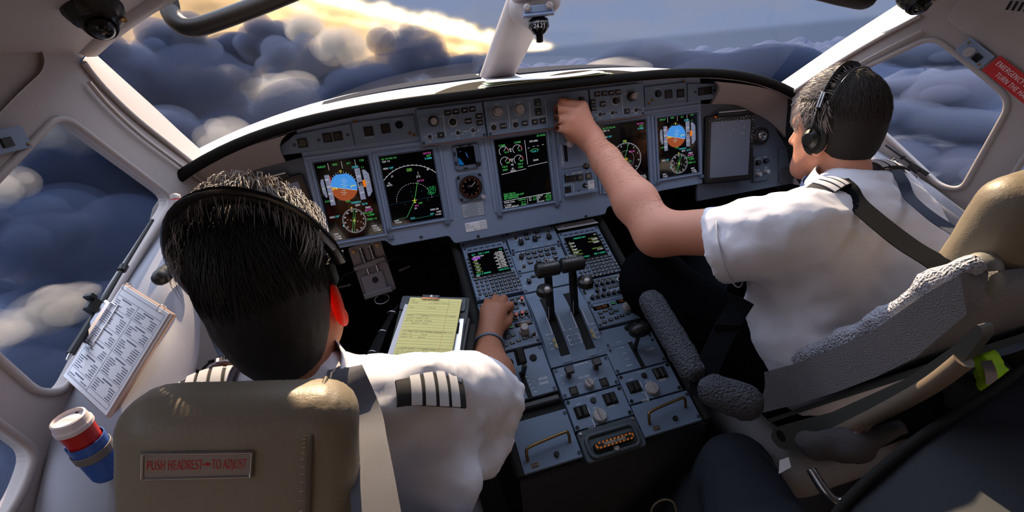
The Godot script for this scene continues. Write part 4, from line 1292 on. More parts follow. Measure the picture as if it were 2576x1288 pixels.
func eicas(o: Node3D) -> void:
	var k := ink(0.0018)
	var W := c8(205, 205, 215); var G := c8(80, 185, 100); var R := c8(200, 50, 60); var CY := c8(70, 190, 200)
	for q in [[16, 24], [42, 24], [16, 44], [42, 44]]:
		var c := sc(q[0], q[1])
		k.arc(c, 0.0118, -0.2, PI * 1.25, 0.0008, W, 24); k.arc(c, 0.0118, -0.2, 0.75, 0.0012, R, 8)
		k.ln(c, c + Vector2.from_angle(0.9) * 0.011, 0.0007, W); k.txt(c + Vector2(0.007, -0.004), ["91.3", "91.1", "830", "828"][[16, 42].find(q[0]) + (2 if q[1] == 44 else 0)], 0.004, G)
	for q in [[14, 13, "CLIMB", G], [44, 11, "CLIMB", G], [29, 22, "N1", W], [29, 26, "%", W], [29, 42, "EGT", W], [29, 46, "°C", W], [29, 52, "N2", W], [29, 60, "FF", W], [29, 64, "KG/H", W], [14, 54, "102.6", G], [44, 53, "102.4", G], [14, 60, "2600", G], [44, 59, "2580", G], [75, 13, "SPD BRK", W], [75, 33, "FLAP 2", CY], [75, 50, "GEAR", W], [90, 4, "22:10:58", G]]:
		k.txt(sc(q[0], q[1]), q[2], 0.0042, q[3])
	k.ln(sc(58, 9), sc(58, 56), 0.0008, W); k.ln(sc(6, 68), sc(54, 64), 0.0008, W); k.ln(sc(58, 60), sc(97, 57), 0.0008, W)
	k.arc(sc(75, 42), 0.019, 0.9, 2.3, 0.0009, G, 14)
	for q in [[62, 25], [72, 23], [80, 23], [90, 22]]: k.ln(sc(q[0], q[1]), sc(q[0] + 4, q[1]), 0.0007, W)
	for i in 3: k.txt(sc(5, 108 + i * 4.2), ["SEAT BELTS", "WXR WEATHER OFF", "NO SMOKING"][i], 0.0044, G, -1)
	k.ln(sc(3, 121), sc(97, 119), 0.0008, W)
	k.txt(sc(4, 124.5), "TOTAL FUEL", 0.0038, W, -1); k.txt(sc(46, 123.5), "5420 KG", 0.0038, G, 1); k.txt(sc(4, 130), "F. TEMP", 0.0038, W, -1); k.txt(sc(46, 129), "21 °C", 0.0038, G, 1); k.txt(sc(4, 134), "GROSS WEIGHT", 0.0038, W, -1); k.txt(sc(46, 133.5), "36040", 0.0038, G, 1)
	k.ln(sc(49, 121), sc(49, 134), 0.0005, W)
	for i in 4:
		k.txt(sc(68, 122 + i * 3.8), ["CAB ALT", "RATE", "ΔP", "LDG ELEV"][i], 0.0034, W, -1); k.txt(sc(97, 121.5 + i * 3.8), ["350 FT", "300 FPM", "0.6 PSI", "7300 FT"][i], 0.0034, G, 1)
	k.txt(sc(55, 123), "SAT", 0.0034, W); k.txt(sc(55, 127.5), "TAT", 0.0034, W); k.txt(sc(64, 123), "21°C", 0.0034, G); k.txt(sc(64, 127.5), "25°C", 0.0034, G)
	symbols(o, k, 1.07, 1.0)

func build_pedestal() -> void:
	var p := thing("centre_pedestal", "sloping blue-grey centre pedestal body with black edges between the two seats", "pedestal", PED)
	OX = 0; OY = 0
	# body: side cheeks down to the floor
	var st := begin()
	prism(st, rect(0.424, 0.66), -0.05, -0.012, 0.0, at(0, -0.29))
	part(p, "module_bed", done(st), M.gap)
	for sg in [-1, 1]:
		st = begin()
		tube(st, spline([Vector3(sg * 0.222, 0.05, -0.01), Vector3(sg * 0.222, -0.3, -0.006), Vector3(sg * 0.220, -0.612, -0.006)], 4), [0.011], 10)
		part(p, "edge_trim", done(st), M.black_soft)
		st = begin()
		var inv := PED.affine_inverse()
		var a := [PED * Vector3(sg * 0.222, 0.06, -0.012), PED * Vector3(sg * 0.222, -0.62, -0.012)]
		var b := [Vector3(sg * 0.20, 0.0, a[0].z), Vector3(sg * 0.20, 0.0, a[1].z - 0.12)]
		part(p, "side_cheek", sheet_mesh(between(a, b, 2), Vector3(-sg * 0.02, 0, 0)), M.console_dark, inv)
	st = begin()
	var e0 := PED * Vector3(-0.222, -0.618, -0.008); var e1 := PED * Vector3(0.222, -0.618, -0.008)
	sheet(st, between([e0, e1], [Vector3(-0.2, 0, e0.z - 0.12), Vector3(0.2, 0, e1.z - 0.12)], 2), Vector3(0, 0, -0.02))
	part(p, "end_cheek", done(st), M.console_dark, PED.affine_inverse())
	build_cdu(true)
	build_cdu(false)
	build_centre_modules()
	build_audio_radio(true)
	build_audio_radio(false)
	build_levers()
	build_lower()

func corners(o: Node3D, u0: float, v0: float, u1: float, v1: float, r := 0.0045, m: Material = null) -> void:
	for q in [[u0 + 0.007, v0 + 0.007], [u1 - 0.007, v0 + 0.007], [u0 + 0.007, v1 - 0.007], [u1 - 0.007, v1 - 0.007]]: screw(o, q[0], q[1], r, m)

func build_cdu(L: bool) -> void:
	var u0 := -0.206 if L else 0.074; var u1 := -0.080 if L else 0.200
	var y1 := -0.010 if L else -0.022; var y0 := -0.188 if L else -0.191
	var o := unit("flight_management_unit", "keyboard and screen unit for the flight plan on the %s of the pedestal" % ["captain's side" if L else "first officer's side"], "control unit", PED, u0, y0, u1, y1, 0.004, 0.016, M.module, "flight plan keyboard units")
	var sx := (u0 + u1) / 2 - 0.002; var sy := y1 - 0.066; var sw := 0.098; var sh := 0.082
	put(o, "screen_frame", ring_mesh(sw + 0.004, sh + 0.004, sw, sh, 0.0025, 0.0008), M.black, sx, sy)
	put(o, "screen_glass", box_mesh(sw, sh, 0.0008), M.screen_glass, sx, sy)
	for i in 6:
		put(o, "line_key", box_mesh(0.007, 0.0045, 0.003, 0.0006, 0.0012), M.key, u0 + 0.0075, sy + 0.022 - i * 0.0118)
		put(o, "line_key", box_mesh(0.007, 0.0045, 0.003, 0.0006, 0.0012), M.key, u1 - 0.0085, sy + 0.030 - i * 0.0118)
		put(o, "annunciator", box_mesh(0.012, 0.003, 0.0008), M.key, sx - 0.042 + i * 0.017, y1 - 0.013)
	var k := ink(0.0012)
	var G := c8(60, 205, 160); var W := c8(215, 215, 220); var GG := c8(120, 150, 70)
	var X := func(x: float, y: float) -> Vector2: return Vector2(sx - OX + (x - 50) * sw / 100.0, sy - OY + (50 - y) * sh / 100.0)
	if L:
		k.txt(X.call(8, 9), "ACT", 0.0046, G, -1); k.txt(X.call(28, 9), "RTE 1 LEGS", 0.0046, G, -1); k.txt(X.call(97, 7), "1/5", 0.0046, G, 1)
		for i in 5:
			k.txt(X.call(10, 19 + i * 14), ["205°FM MZT", "189°", "103°", "103°", "104°"][i], 0.004, W, -1)
			if i == 0: k.fill(PackedVector2Array([X.call(6, 22), X.call(30, 22), X.call(30, 29), X.call(6, 29)]), c8(150, 70, 190))
			k.txt(X.call(7, 26 + i * 14), ["MZTOB", "MZT", "MZTOI", "SORIO", "NAVLO"][i], 0.0044, GG if i else c8(90, 30, 120), -1)
			k.txt(X.call(94, 17 + i * 14), ["6.34NM", "0.00NM", "9.00NM", "31.0NM", "53.1NM"][i], 0.004, W, 1)
			k.txt(X.call(97, 24 + i * 14), ["250/ 5050", "280/ 10060", "280/ FL205", "280/ FL299", ".780/ FL370"][i], 0.0042, W, 1)
		k.txt(X.call(5, 91), "<RTE 2 MMMZ", 0.0046, G, -1); k.txt(X.call(99, 90), "LEGS ETA>", 0.0046, G, 1); k.txt(X.call(4, 97), "330", 0.0042, W, -1)
	else:
		k.txt(X.call(44, 9), "TAKEOFF RLY", 0.0046, G); k.txt(X.call(97, 7), "1/1", 0.0046, W, 1)
		for i in 5:
			k.txt(X.call(6, 21 + i * 14), ["V1", "VR", "V2", "FLAP RETR", "SLAT RETR"][i], 0.004, GG, -1); k.txt(X.call(5, 27 + i * 14), ["129KT", "131KT", "134KT", "179KT", "200KT"][i], 0.0046, W, -1)
		k.txt(X.call(95, 21), "ACCEL ALT", 0.004, GG, 1); k.txt(X.call(97, 27), "1030FT", 0.0046, W, 1); k.txt(X.call(95, 35), "THR RED ALT", 0.004, GG, 1); k.txt(X.call(97, 41), "1030FT", 0.0046, W, 1)
		k.txt(X.call(95, 66), "GREEN DOT", 0.004, GG, 1); k.txt(X.call(97, 73), "217KT", 0.0046, W, 1); k.txt(X.call(99, 89), "RTE 1 LEGS>", 0.0046, G, 1); k.txt(X.call(20, 92), "<ACT/RLY", 0.0046, G, -1)
	part(o, "screen_symbols", k.mesh(), M.screen_symbols)
	# keys
	k = ink(0.0032)
	var kb := y1 - 0.1135
	var names := ["MENU", "DATA", "NEXT", "INT", "RTE", "DEP", "VNAV", "PROG", "EXEC"]
	for i in 9:
		var x := u0 + 0.0115 + i * 0.0128
		put(o, "function_key", box_mesh(0.0112, 0.0068, 0.003, 0.0006, 0.001), M.key, x, kb); t_(k, x, kb, names[i], 0.0022, 0, WHITE)
		if i > 2: put(o, "function_key", box_mesh(0.0112, 0.0068, 0.003, 0.0006, 0.001), M.key, x, kb - 0.0105); t_(k, x, kb - 0.0105, ["RADIO", "HOLD", "PERF", "MSG", "FIX", "DIR"][i - 3], 0.0022, 0, WHITE)
	var digits := ["1", "2", "3", "4", "5", "6", "7", "8", "9", ".", "0", "%"]
	for i in 12:
		var x := u0 + 0.0125 + (i % 3) * 0.0125; var y := kb - 0.0105 - (i / 3) * 0.0122
		put(o, "number_key", lathe_cached("numkey", [Vector2(0.0042, 0), Vector2(0.0042, 0.0024), Vector2(0.0036, 0.003), Vector2(0, 0.003)], 12), M.key, x, y); t_(k, x, y, digits[i], 0.0034, 0, WHITE)
	var letters := "ABCDEFGHIJKLMNOPQRSTUVWXYZ"
	for i in 27:
		var x := u0 + 0.0505 + (i % 7) * 0.0116; var y := kb - 0.0212 - (i / 7) * 0.0112
		put(o, "letter_key", box_mesh(0.0086, 0.0078, 0.003, 0.0006, 0.001), M.key, x, y); t_(k, x, y, letters[i] if i < 26 else "CLR", 0.0038 if i < 26 else 0.0024, 0, WHITE)
	for i in 2:
		put(o, "letter_key", box_mesh(0.0086, 0.0078, 0.003, 0.0006, 0.001), M.key, u0 + 0.0275 + i * 0.0118, kb - 0.0548); t_(k, u0 + 0.0275 + i * 0.0118, kb - 0.0548, ["/", "SP"][i], 0.003, 0, WHITE)
	lettering(o, k)
	corners(o, u0, y0, u1, y1, 0.004)
	if L:
		var b := unit("blank_plate", "plain blue-grey blanking plate above the captain's flight plan keyboard", "panel", PED, -0.208, -0.008, -0.076, 0.022, 0.002, 0.012, M.module)
		screw(b, -0.2, 0.0); screw(b, -0.084, 0.004)
	else:
		OX = 0.141; OY = -0.005
		var t := thing("folded_paper", "folded white paper slip tucked above the first officer's flight plan keyboard", "paper", PED * Transform3D(Basis(Vector3.RIGHT, -0.5), Vector3(0.141, -0.012, 0.006)))
		part(t, "sheet", box_mesh(0.126, 0.036, 0.0012), M.paper, at(0, 0.014, 0))
		part(t, "turned_corner", sheet_mesh([PackedVector3Array([Vector3(-0.063, -0.004, 0.002), Vector3(-0.05, 0.028, 0.003)]), PackedVector3Array([Vector3(-0.045, -0.004, 0.008), Vector3(-0.035, 0.029, 0.004)])], Vector3(0, 0, -0.0006)), M.paper)

func build_centre_modules() -> void:
	var o := unit("source_selector_panel", "panel of three black pointer knobs at the head of the pedestal between the keyboard units", "control panel", PED, -0.077, -0.059, 0.072, 0.014, 0.003, 0.014, M.module)
	var k := ink(0.0004)
	for q in [[-0.0410, -0.0321, 0.0], [0.0015, -0.0289, 0.1], [0.0429, -0.0313, 0.15]]: pointer_knob(o, q[0], q[1], 0.017, q[2])
	for q in [[-0.0503, -0.0118], [0.0477, -0.0140]]:
		knob(o, q[0], q[1], 0.0048, 0.006, M.lamp_off, "push_button"); white_ring(o, q[0], q[1], 0.0066)
	for q in [[-0.0170, -0.0046, "ND"], [-0.0186, -0.0210, "ENG"], [0.0155, -0.0047, "ND"], [0.0148, -0.0215, "ENG"]]:
		button(o, q[0], q[1], 0.0125, 0.009)
		k.z = 0.0043; t_(k, q[0], q[1], q[2], 0.0032, 0, WHITE); k.z = 0.0004
	for q in [[-0.0482, 0.0029, "GROUND"], [-0.0456, -0.0546, "ATT/HDG"], [-0.0033, -0.0546, "AIR DATA"], [0.0373, -0.0542, "DME"], [0.0488, -0.0002, "GROUND"], [-0.0350, -0.0125, "CAPT"], [0.0321, -0.0134, "F/O"], [-0.0576, -0.0325, "CAPT"], [-0.0162, -0.0322, "CAPT"], [0.0253, -0.0332, "BOTH"]]: t_(k, q[0], q[1], q[2], 0.0028)
	k.ln(Vector2(0.0005, 0.0051) - Vector2(OX, OY), Vector2(-0.0015, -0.0236) - Vector2(OX, OY), 0.0008, WHITE)
	lettering(o, k); corners(o, -0.077, -0.059, 0.072, 0.014, 0.004, M.black)
	o = unit("system_page_panel", "system page key panel half hidden behind the thrust lever grips", "control panel", PED, -0.080, -0.132, 0.068, -0.060, 0.003, 0.014, M.module)
	k = ink(0.0004)
	pointer_knob(o, -0.0539, -0.0814, 0.017, -0.6); white_ring(o, -0.0543, -0.0827, 0.0085)
	knob(o, -0.0572, -0.1142, 0.0052, 0.006, M.lamp_off, "push_button"); white_ring(o, -0.0572, -0.1142, 0.007)
	var nm := ["ENG", "AIR", "HYD", "ELEC", "", "FUEL", "DOOR", "CTRL", "", "ALL", "CLEAR", "T/O", "", "EMER"]
	var ix := 0
	for q in [[-0.0336, -0.0721], [-0.0155, -0.0736], [0.0037, -0.0725], [0.0225, -0.0727], [0.0404, -0.0727], [-0.0340, -0.0877], [-0.0155, -0.0880], [0.0020, -0.0880], [0.0207, -0.0883], [0.0395, -0.0885], [-0.0358, -0.1042], [-0.0121, -0.1058], [0.0104, -0.1043], [0.0375, -0.1039]]:
		button(o, q[0], q[1], 0.0135, 0.0095)
		k.z = 0.0043; t_(k, q[0], q[1], nm[ix], 0.003, 0, WHITE); k.z = 0.0004
		ix += 1
	k.z = 0.0043; k.path([Vector2(0.0118, -0.1004) - Vector2(OX, OY), Vector2(0.0048, -0.1072) - Vector2(OX, OY), Vector2(0.0149, -0.1083) - Vector2(OX, OY)], 0.0007, WHITE, true); k.z = 0.0004
	for q in [[-0.0566, -0.0678, "OFF"], [-0.0619, -0.0963, "OFF"], [-0.0505, -0.0964, "BRT"], [-0.0593, -0.1026, "T/O CONF"]]: t_(k, q[0], q[1], q[2], 0.0028)
	lettering(o, k); corners(o, -0.080, -0.132, 0.068, -0.060, 0.004, M.black)
	o = unit("trim_reference_panel", "small panel with one pointer knob below the thrust lever grips", "control panel", PED, -0.082, -0.196, 0.066, -0.133, 0.003, 0.014, M.module)
	k = ink(0.0004)
	pointer_knob(o, -0.0593, -0.1635, 0.014, 0.0); button(o, -0.0427, -0.1504, 0.0125, 0.007)
	t_(k, -0.0713, -0.1735, "DIM", 0.0028); t_(k, -0.0517, -0.1745, "BRT", 0.0028)
	lettering(o, k); corners(o, -0.082, -0.196, 0.066, -0.133, 0.004)

func build_audio_radio(L: bool) -> void:
	var who := "captain's side under the resting hand" if L else "first officer's side"
	var u0 := -0.208 if L else 0.066; var u1 := -0.084 if L else 0.196
	var o := unit("audio_panel", "audio panel with rows of small black knobs on the %s" % who, "control panel", PED, u0, -0.272, u1, -0.197, 0.004, 0.016, M.module, "audio selector panels")
	var k := ink(0.0004)
	var w := u1 - u0
	for i in 6:
		put(o, "select_key", box_mesh(0.0125, 0.007, 0.0025, 0.0006), mat("green_lit", Color(0.06, 0.30, 0.12), 0.4) if (i == 5 and not L) else M.key, u0 + 0.024 + i * 0.0165, -0.206)
	for i in 7:
		if i in [0, 6]:
			var kk := put(o, "volume_knob", lathe_cached("k13", [Vector2(0.0055, 0), Vector2(0.0055, 0.005), Vector2(0.0034, 0.006), Vector2(0.0034, 0.016), Vector2(0, 0.016)], 14), M.black, u0 + 0.0145 + i * 0.0162, -0.219)
			part(kk, "red_cap", lathe_cached("k14", [Vector2(0.0042, 0.015), Vector2(0.0042, 0.020), Vector2(0, 0.0205)], 14), M.cap_red)
			part(kk, "white_collar", lathe_cached("k15", [Vector2(0.0058, 0.004), Vector2(0.0058, 0.0056), Vector2(0.003, 0.006)], 14), M.paper)
		else:
			put(o, "volume_knob", lathe_cached("k16", [Vector2(0.0058, 0), Vector2(0.0052, 0.010), Vector2(0, 0.0105)], 14), M.black, u0 + 0.0145 + i * 0.0162, -0.219)
			put(o, "pointer_mark", box_mesh(0.001, 0.004, 0.0004), M.paper, u0 + 0.0145 + i * 0.0162, -0.2165, 0.0105)
	for i in 2:
		if L:
			var kk := put(o, "volume_knob", lathe_cached("k13", [Vector2(0.0055, 0), Vector2(0.0055, 0.005), Vector2(0.0034, 0.006), Vector2(0.0034, 0.016), Vector2(0, 0.016)], 14), M.black, [-0.1238, -0.2607][0] if i == 0 else [-0.1077, -0.2590][0], [-0.1238, -0.2607][1] if i == 0 else [-0.1077, -0.2590][1])
			part(kk, "red_cap", lathe_cached("k14", [Vector2(0.0042, 0.015), Vector2(0.0042, 0.020), Vector2(0, 0.0205)], 14), M.cap_red)
			part(kk, "white_collar", lathe_cached("k15", [Vector2(0.0058, 0.004), Vector2(0.0058, 0.0056), Vector2(0.003, 0.006)], 14), M.paper)
		else:
			put(o, "volume_knob", lathe_cached("k16", [Vector2(0.0058, 0), Vector2(0.0052, 0.010), Vector2(0, 0.0105)], 14), M.black, u0 + 0.041 + i * 0.02, -0.237)
	for i in 3: put(o, "select_key", box_mesh(0.0125, 0.007, 0.0025, 0.0006), M.key, u0 + (0.080 if not L else 0.062) + i * 0.0155, -0.234)
	put(o, "slide_switch", box_mesh(0.006, 0.014, 0.0015, 0.0004), M.gap, u0 + 0.007, -0.232); put(o, "slide_switch", box_mesh(0.006, 0.014, 0.0015, 0.0004), M.gap, u1 - 0.009, -0.226)
	for i in 7: put(o, "volume_knob", lathe_cached("k16", [Vector2(0.0058, 0), Vector2(0.0052, 0.010), Vector2(0, 0.0105)], 14), M.black, u0 + 0.02 + i * 0.0155, -0.254)
	for i in 7: k.ln(Vector2(u0 + 0.02 + i * 0.0155 - OX, -0.243 - OY), Vector2(u0 + 0.02 + i * 0.0155 - OX, -0.247 - OY), 0.0009, WHITE)
	lettering(o, k); corners(o, u0, -0.272, u1, -0.197, 0.004, M.black)
	# radio
	o = unit("radio_tuning_panel", "radio panel with large grey knob on the %s" % who, "control panel", PED, u0, -0.343, u1, -0.274, 0.010, 0.022, M.module, "radio tuning panels")
	k = ink(0.0004)
	var kx := u0 + w * 0.70
	put(o, "frequency_display", box_mesh(0.044, 0.011, 0.0012), M.screen_glass, u0 + 0.030, -0.2885); put(o, "frequency_display", box_mesh(0.044, 0.011, 0.0012), M.screen_glass, u0 + 0.096, -0.2845)
	var kd := ink(0.0014)
	kd.txt(Vector2(u0 + 0.030 - OX, -0.2885 - OY), "123.700", 0.0062, c8(105, 62, 42)); kd.txt(Vector2(u0 + 0.096 - OX, -0.2845 - OY), "131.325", 0.0062, c8(105, 62, 42))
	put(o, "transfer_key", box_mesh(0.011, 0.007, 0.0025, 0.0006), M.key, u0 + 0.0635, -0.2865)
	kd.z = 0.0028
	kd.fill(sq(Vector2(u0 + 0.061 - OX, -0.2865 - OY), 0.0012), c8(60, 170, 70)); kd.fill(sq(Vector2(u0 + 0.066 - OX, -0.2865 - OY), 0.0012), c8(60, 170, 70))
	part(o, "display_symbols", kd.mesh(), M.screen_symbols)
	put(o, "tuning_knob", lathe_cached("k17", [Vector2(0.0125, 0), Vector2(0.0118, 0.010), Vector2(0.0105, 0.0105), Vector2(0.0095, 0.024), Vector2(0.008, 0.026), Vector2(0, 0.026)], 20), M.knob_grey, kx + 0.004, -0.305)
	toggle(o, u1 - 0.012, -0.318, -0.3, 1.57)
	var bn := ["VHF1", "VHF2", "VHF3", "HF1", "HF2", "AM", "NAV", "VOR", "ILS", "ADF", "MLS", "BFO"]
	var bq := [[0.020, -0.304], [0.035, -0.301], [0.050, -0.298], [0.020, -0.316], [0.048, -0.311], [0.062, -0.308], [0.020, -0.331], [0.038, -0.329], [0.055, -0.327], [0.071, -0.325], [0.087, -0.323], [0.102, -0.321]]
	for i in 12:
		put(o, "radio_key", box_mesh(0.0115, 0.0068, 0.0025, 0.0006), M.key, u0 + bq[i][0], bq[i][1])
		k.z = 0.0028; t_(k, u0 + bq[i][0], bq[i][1], bn[i], 0.0025, 0, WHITE); k.z = 0.0004
	t_(k, u0 + 0.03, -0.2805, "ACTIVE", 0.0026); t_(k, u0 + 0.096, -0.2765, "STANDBY", 0.0026); t_(k, u0 + 0.05, -0.321, "STBY NAV", 0.0026); t_(k, u1 - 0.012, -0.331, "OFF", 0.0026)
	lettering(o, k); corners(o, u0, -0.343, u1, -0.274, 0.004, M.black)

func build_levers() -> void:
	# thrust lever quadrant: plate, curved hump with two slots
	var o := unit("thrust_quadrant", "thrust lever quadrant with two black slots and white idle scales", "quadrant", PED, -0.083, -0.410, 0.064, -0.198, 0.003, 0.014, M.module)
	var hump := func(y: float) -> float: return 0.012 * smoothstep(-0.40, -0.33, y) * smoothstep(-0.20, -0.27, y) + 0.0005
	var slots := [[-0.050, -0.027], [0.015, 0.038]]
	var bands := [[-0.080, -0.0505], [-0.0265, 0.0145], [0.0385, 0.062]]
	for b in bands:
		var rows := []
		for i in 13:
			var y := lerpf(-0.404, -0.21, i / 12.0)
			rows.append(PackedVector3Array([Vector3(b[0] - OX, y - OY, hump.call(y)), Vector3(b[1] - OX, y - OY, hump.call(y))]))
		part(o, "quadrant_cover", sheet_mesh(rows, Vector3(0, 0, -0.014)), M.module)
	for s in slots: put(o, "lever_slot", box_mesh(s[1] - s[0] + 0.001, 0.165, 0.0008), M.gap, (s[0] + s[1]) / 2, -0.305)
	var rows2 := []
	for s in slots: put(o, "slot_end", box_mesh(s[1] - s[0] + 0.001, 0.017, 0.0018), M.module, (s[0] + s[1]) / 2, -0.3965)
	var k := ink(0.0135)
	var A := func(x: float, y: float) -> Vector2: return Vector2(x - OX, y - OY)
	for x in [-0.053, -0.0235, 0.0115, 0.0415]:
		k.ln(A.call(x, -0.285), A.call(x, -0.330), 0.0012, WHITE)
		k.ln(A.call(x, -0.330), A.call(x + (-0.006 if x in [-0.053, 0.0115] else 0.006), -0.330), 0.0010, WHITE)
	k.z = 0.0128
	t_(k, -0.066, -0.330, "IDLE", 0.003, 0, WHITE); t_(k, -0.006, -0.330, "IDLE", 0.003, 0, WHITE); t_(k, 0.0525, -0.330, "IDLE", 0.003, 0, WHITE)
	k.z = 0.0118
	for q in [[-0.055, -1], [0.0435, 1]]:
		k.bar(q[0] - OX - 0.003, -0.343 - OY, q[0] - OX + 0.0015, -0.353 - OY, c8(165, 140, 60)); k.bar(q[0] - OX - 0.003, -0.356 - OY, q[0] - OX + 0.0015, -0.367 - OY, c8(165, 140, 60))
		k.ln(A.call(q[0] + 0.003, -0.341), A.call(q[0] + 0.003, -0.370), 0.0009, WHITE)
		for i in 3: t_(k, q[0] + q[1] * 0.0105, -0.341 - i * 0.0135, ["IDLE", "MIN", "MAX"][i], 0.0026, 0, WHITE)
	for x in [-0.021, 0.009]:
		k.ln(A.call(x, -0.345), A.call(x, -0.370), 0.0009, WHITE)
		for i in 3: k.ln(A.call(x, -0.345 - i * 0.0125), A.call(x * 0.45 - 0.003, -0.345 - i * 0.0125), 0.0009, WHITE)
	for i in 3: t_(k, -0.006, -0.345 - i * 0.0125, ["R", "E", "V"][i], 0.003, 0, WHITE)
	lettering(o, k)
	# the two thrust levers
	for s in 2:
		var cx: float = -0.0385 if s == 0 else 0.0265
		OX = cx; OY = -0.30
		var l := thing("thrust_lever", "black thrust lever with %s grip and silver button" % ["L ENG" if s == 0 else "R ENG"], "lever", PED * at(cx, -0.30, 0.0), "thrust levers")
		var st := begin()
		var top := Vector3(-0.010 if s == 0 else -0.014, 0.066, 0.146)
		var rows := []
		for i in 7:
			var f := i / 6.0
			var c := Vector3(0, 0.005, -0.02).lerp(top, f)
			var w := lerpf(0.0098, 0.0085, f); var d := lerpf(0.012, 0.007, f)
			rows.append(PackedVector3Array([c + Vector3(-w, 0, d), c + Vector3(-w, 0, -d), c + Vector3(w, 0, -d), c + Vector3(w, 0, d), c + Vector3(-w, 0, d)]))
		sheet(st, rows, Vector3.ZERO)
		part(l, "shaft", done(st), M.black)
		var sg := -1.0 if s == 0 else 1.0
		var a := top + Vector3(-0.029, 0.0, 0.006); var b := top + Vector3(0.027, 0.002, 0.006)
		var gt := Transform3D(Basis(Vector3(0, 0, 1), Vector3(0, 1, 0), Vector3(-1, 0, 0)), a + Vector3(0.056, 0, 0))
		st = begin()
		lathe(st, [Vector2(0, 0.0), Vector2(0.015, 0.0), Vector2(0.0182, 0.003), Vector2(0.0182, 0.053), Vector2(0.015, 0.056), Vector2(0, 0.056)], 20, gt, true)
		part(l, "grip", done(st), M.black)
		var kk := ink(0.0)
		kk.txt(Vector2(0, 0.006), ["L ENG", "R ENG"][s], 0.0065, c8(165, 165, 165)); kk.txt(Vector2(0.0, -0.005), "A/T DISC", 0.0055, c8(165, 165, 165))
		stuff(part(l, "lettering", kk.mesh(), M.print, Transform3D(Basis(Vector3.RIGHT, 0.25), top + Vector3(-0.004 * sg, 0.002, 0.0250))))
		# reverser paddle and button on the outer side
		part(l, "side_paddle", lathe_mesh([Vector2(0, 0), Vector2(0.016, 0), Vector2(0.020, 0.006), Vector2(0.018, 0.018), Vector2(0.012, 0.022), Vector2(0, 0.020)], 18), M.black, Transform3D(Basis(Vector3.RIGHT, -0.3), top + Vector3(sg * 0.020, -0.046, -0.026)))
		part(l, "silver_button", lathe_mesh([Vector2(0.0065, -0.004), Vector2(0.0065, 0.006), Vector2(0.005, 0.008), Vector2(0, 0.0082)], 14), M.knob_grey, Transform3D(Basis(Vector3.RIGHT, -0.3), top + Vector3(sg * 0.018, -0.050, -0.004)))
		part(l, "white_line", box_mesh(0.001, 0.0008, 0.040), M.paper, Transform3D(Basis(Vector3.RIGHT, -0.45), Vector3(-0.0100, 0.0075, 0.015)))
	# speed brake
	OX = 0
	var sb := unit("speed_brake_panel", "speed brake lever panel with white scale beside the captain's arm", "control panel", PED, -0.208, -0.464, -0.084, -0.345, 0.003, 0.014, M.module)
	k = ink(0.0004)
	put(sb, "lever_slot", box_mesh(0.011, 0.066, 0.0006, 0.0, 0.003), M.gap, -0.1524, -0.4319, 0.0, 0.05)
	var hd := Vector2(-0.1498, -0.4050)
	put(sb, "lever_shaft", box_mesh(0.008, 0.010, 0.05, 0.001), M.black, hd.x, hd.y)
	st_lever(sb, hd)
	knob(sb, -0.1152, -0.3733, 0.0085, 0.004, M.gap, "jack_socket"); knob(sb, -0.1714, -0.3709, 0.0085, 0.004, M.gap, "jack_socket")
	t_(k, -0.1089, -0.4279, "SPEED", 0.0055, 0, WHITE); t_(k, -0.1096, -0.4386, "BRAKE", 0.0055, 0, WHITE)
	for i in 6:
		k.ln(Vector2(-0.150 - OX + 0.002 * i, -0.405 - OY - i * 0.0095), Vector2(-0.144 - OX + 0.002 * i, -0.405 - OY - i * 0.0095), 0.001, WHITE)
		k.ln(Vector2(-0.170 - OX - 0.001 * i, -0.408 - OY - i * 0.0095), Vector2(-0.165 - OX - 0.001 * i, -0.408 - OY - i * 0.0095), 0.001, WHITE)
	for q in [[-0.1696, -0.4136, "RET"], [-0.1728, -0.4303, "1/2"], [-0.1723, -0.4505, "FULL"], [-0.1326, -0.4295, "1/2"], [-0.1337, -0.4533, "FULL"]]: t_(k, q[0], q[1], q[2], 0.0034, 0, Color(0.5, 0.5, 0.52))
	lettering(sb, k); corners(sb, -0.208, -0.464, -0.084, -0.345)
	# flaps
	var fp := unit("flap_panel", "flap lever panel with white detent scale and FLAPS lettering", "control panel", PED, 0.060, -0.464, 0.196, -0.346, 0.003, 0.014, M.module)
	k = ink(0.0004)
	put(fp, "lever_slot", box_mesh(0.011, 0.074, 0.0006, 0.0, 0.003), M.gap, 0.1298, -0.4307, 0.0, 0.05)
	var fl := Vector2(0.1311, -0.4192) - Vector2(OX, OY)
	part(fp, "lever_shaft", tube_mesh(spline([Vector3(fl.x, fl.y, -0.01), Vector3(fl.x + 0.002, fl.y + 0.012, 0.03), Vector3(fl.x + 0.004, fl.y + 0.018, 0.05)], 4), [0.006, 0.005], 8), M.black)
	part(fp, "lever_knob", shape([[1, Transform3D(Basis(), Vector3(fl.x + 0.006, fl.y + 0.022, 0.062)).affine_inverse(), Vector3(0.030, 0.017, 0.022), 0.0]], Vector3(fl.x - 0.04, fl.y - 0.02, 0.03), Vector3(fl.x + 0.05, fl.y + 0.06, 0.1), 0.003), M.black)
	for q in [[0.1522, -0.3526], [0.1712, -0.3458], [0.1394, -0.3586]]: knob(fp, q[0], q[1], 0.008, 0.004, M.gap, "jack_socket")
	t_(k, 0.1692, -0.4249, "FLAPS", 0.0058, 0, WHITE)
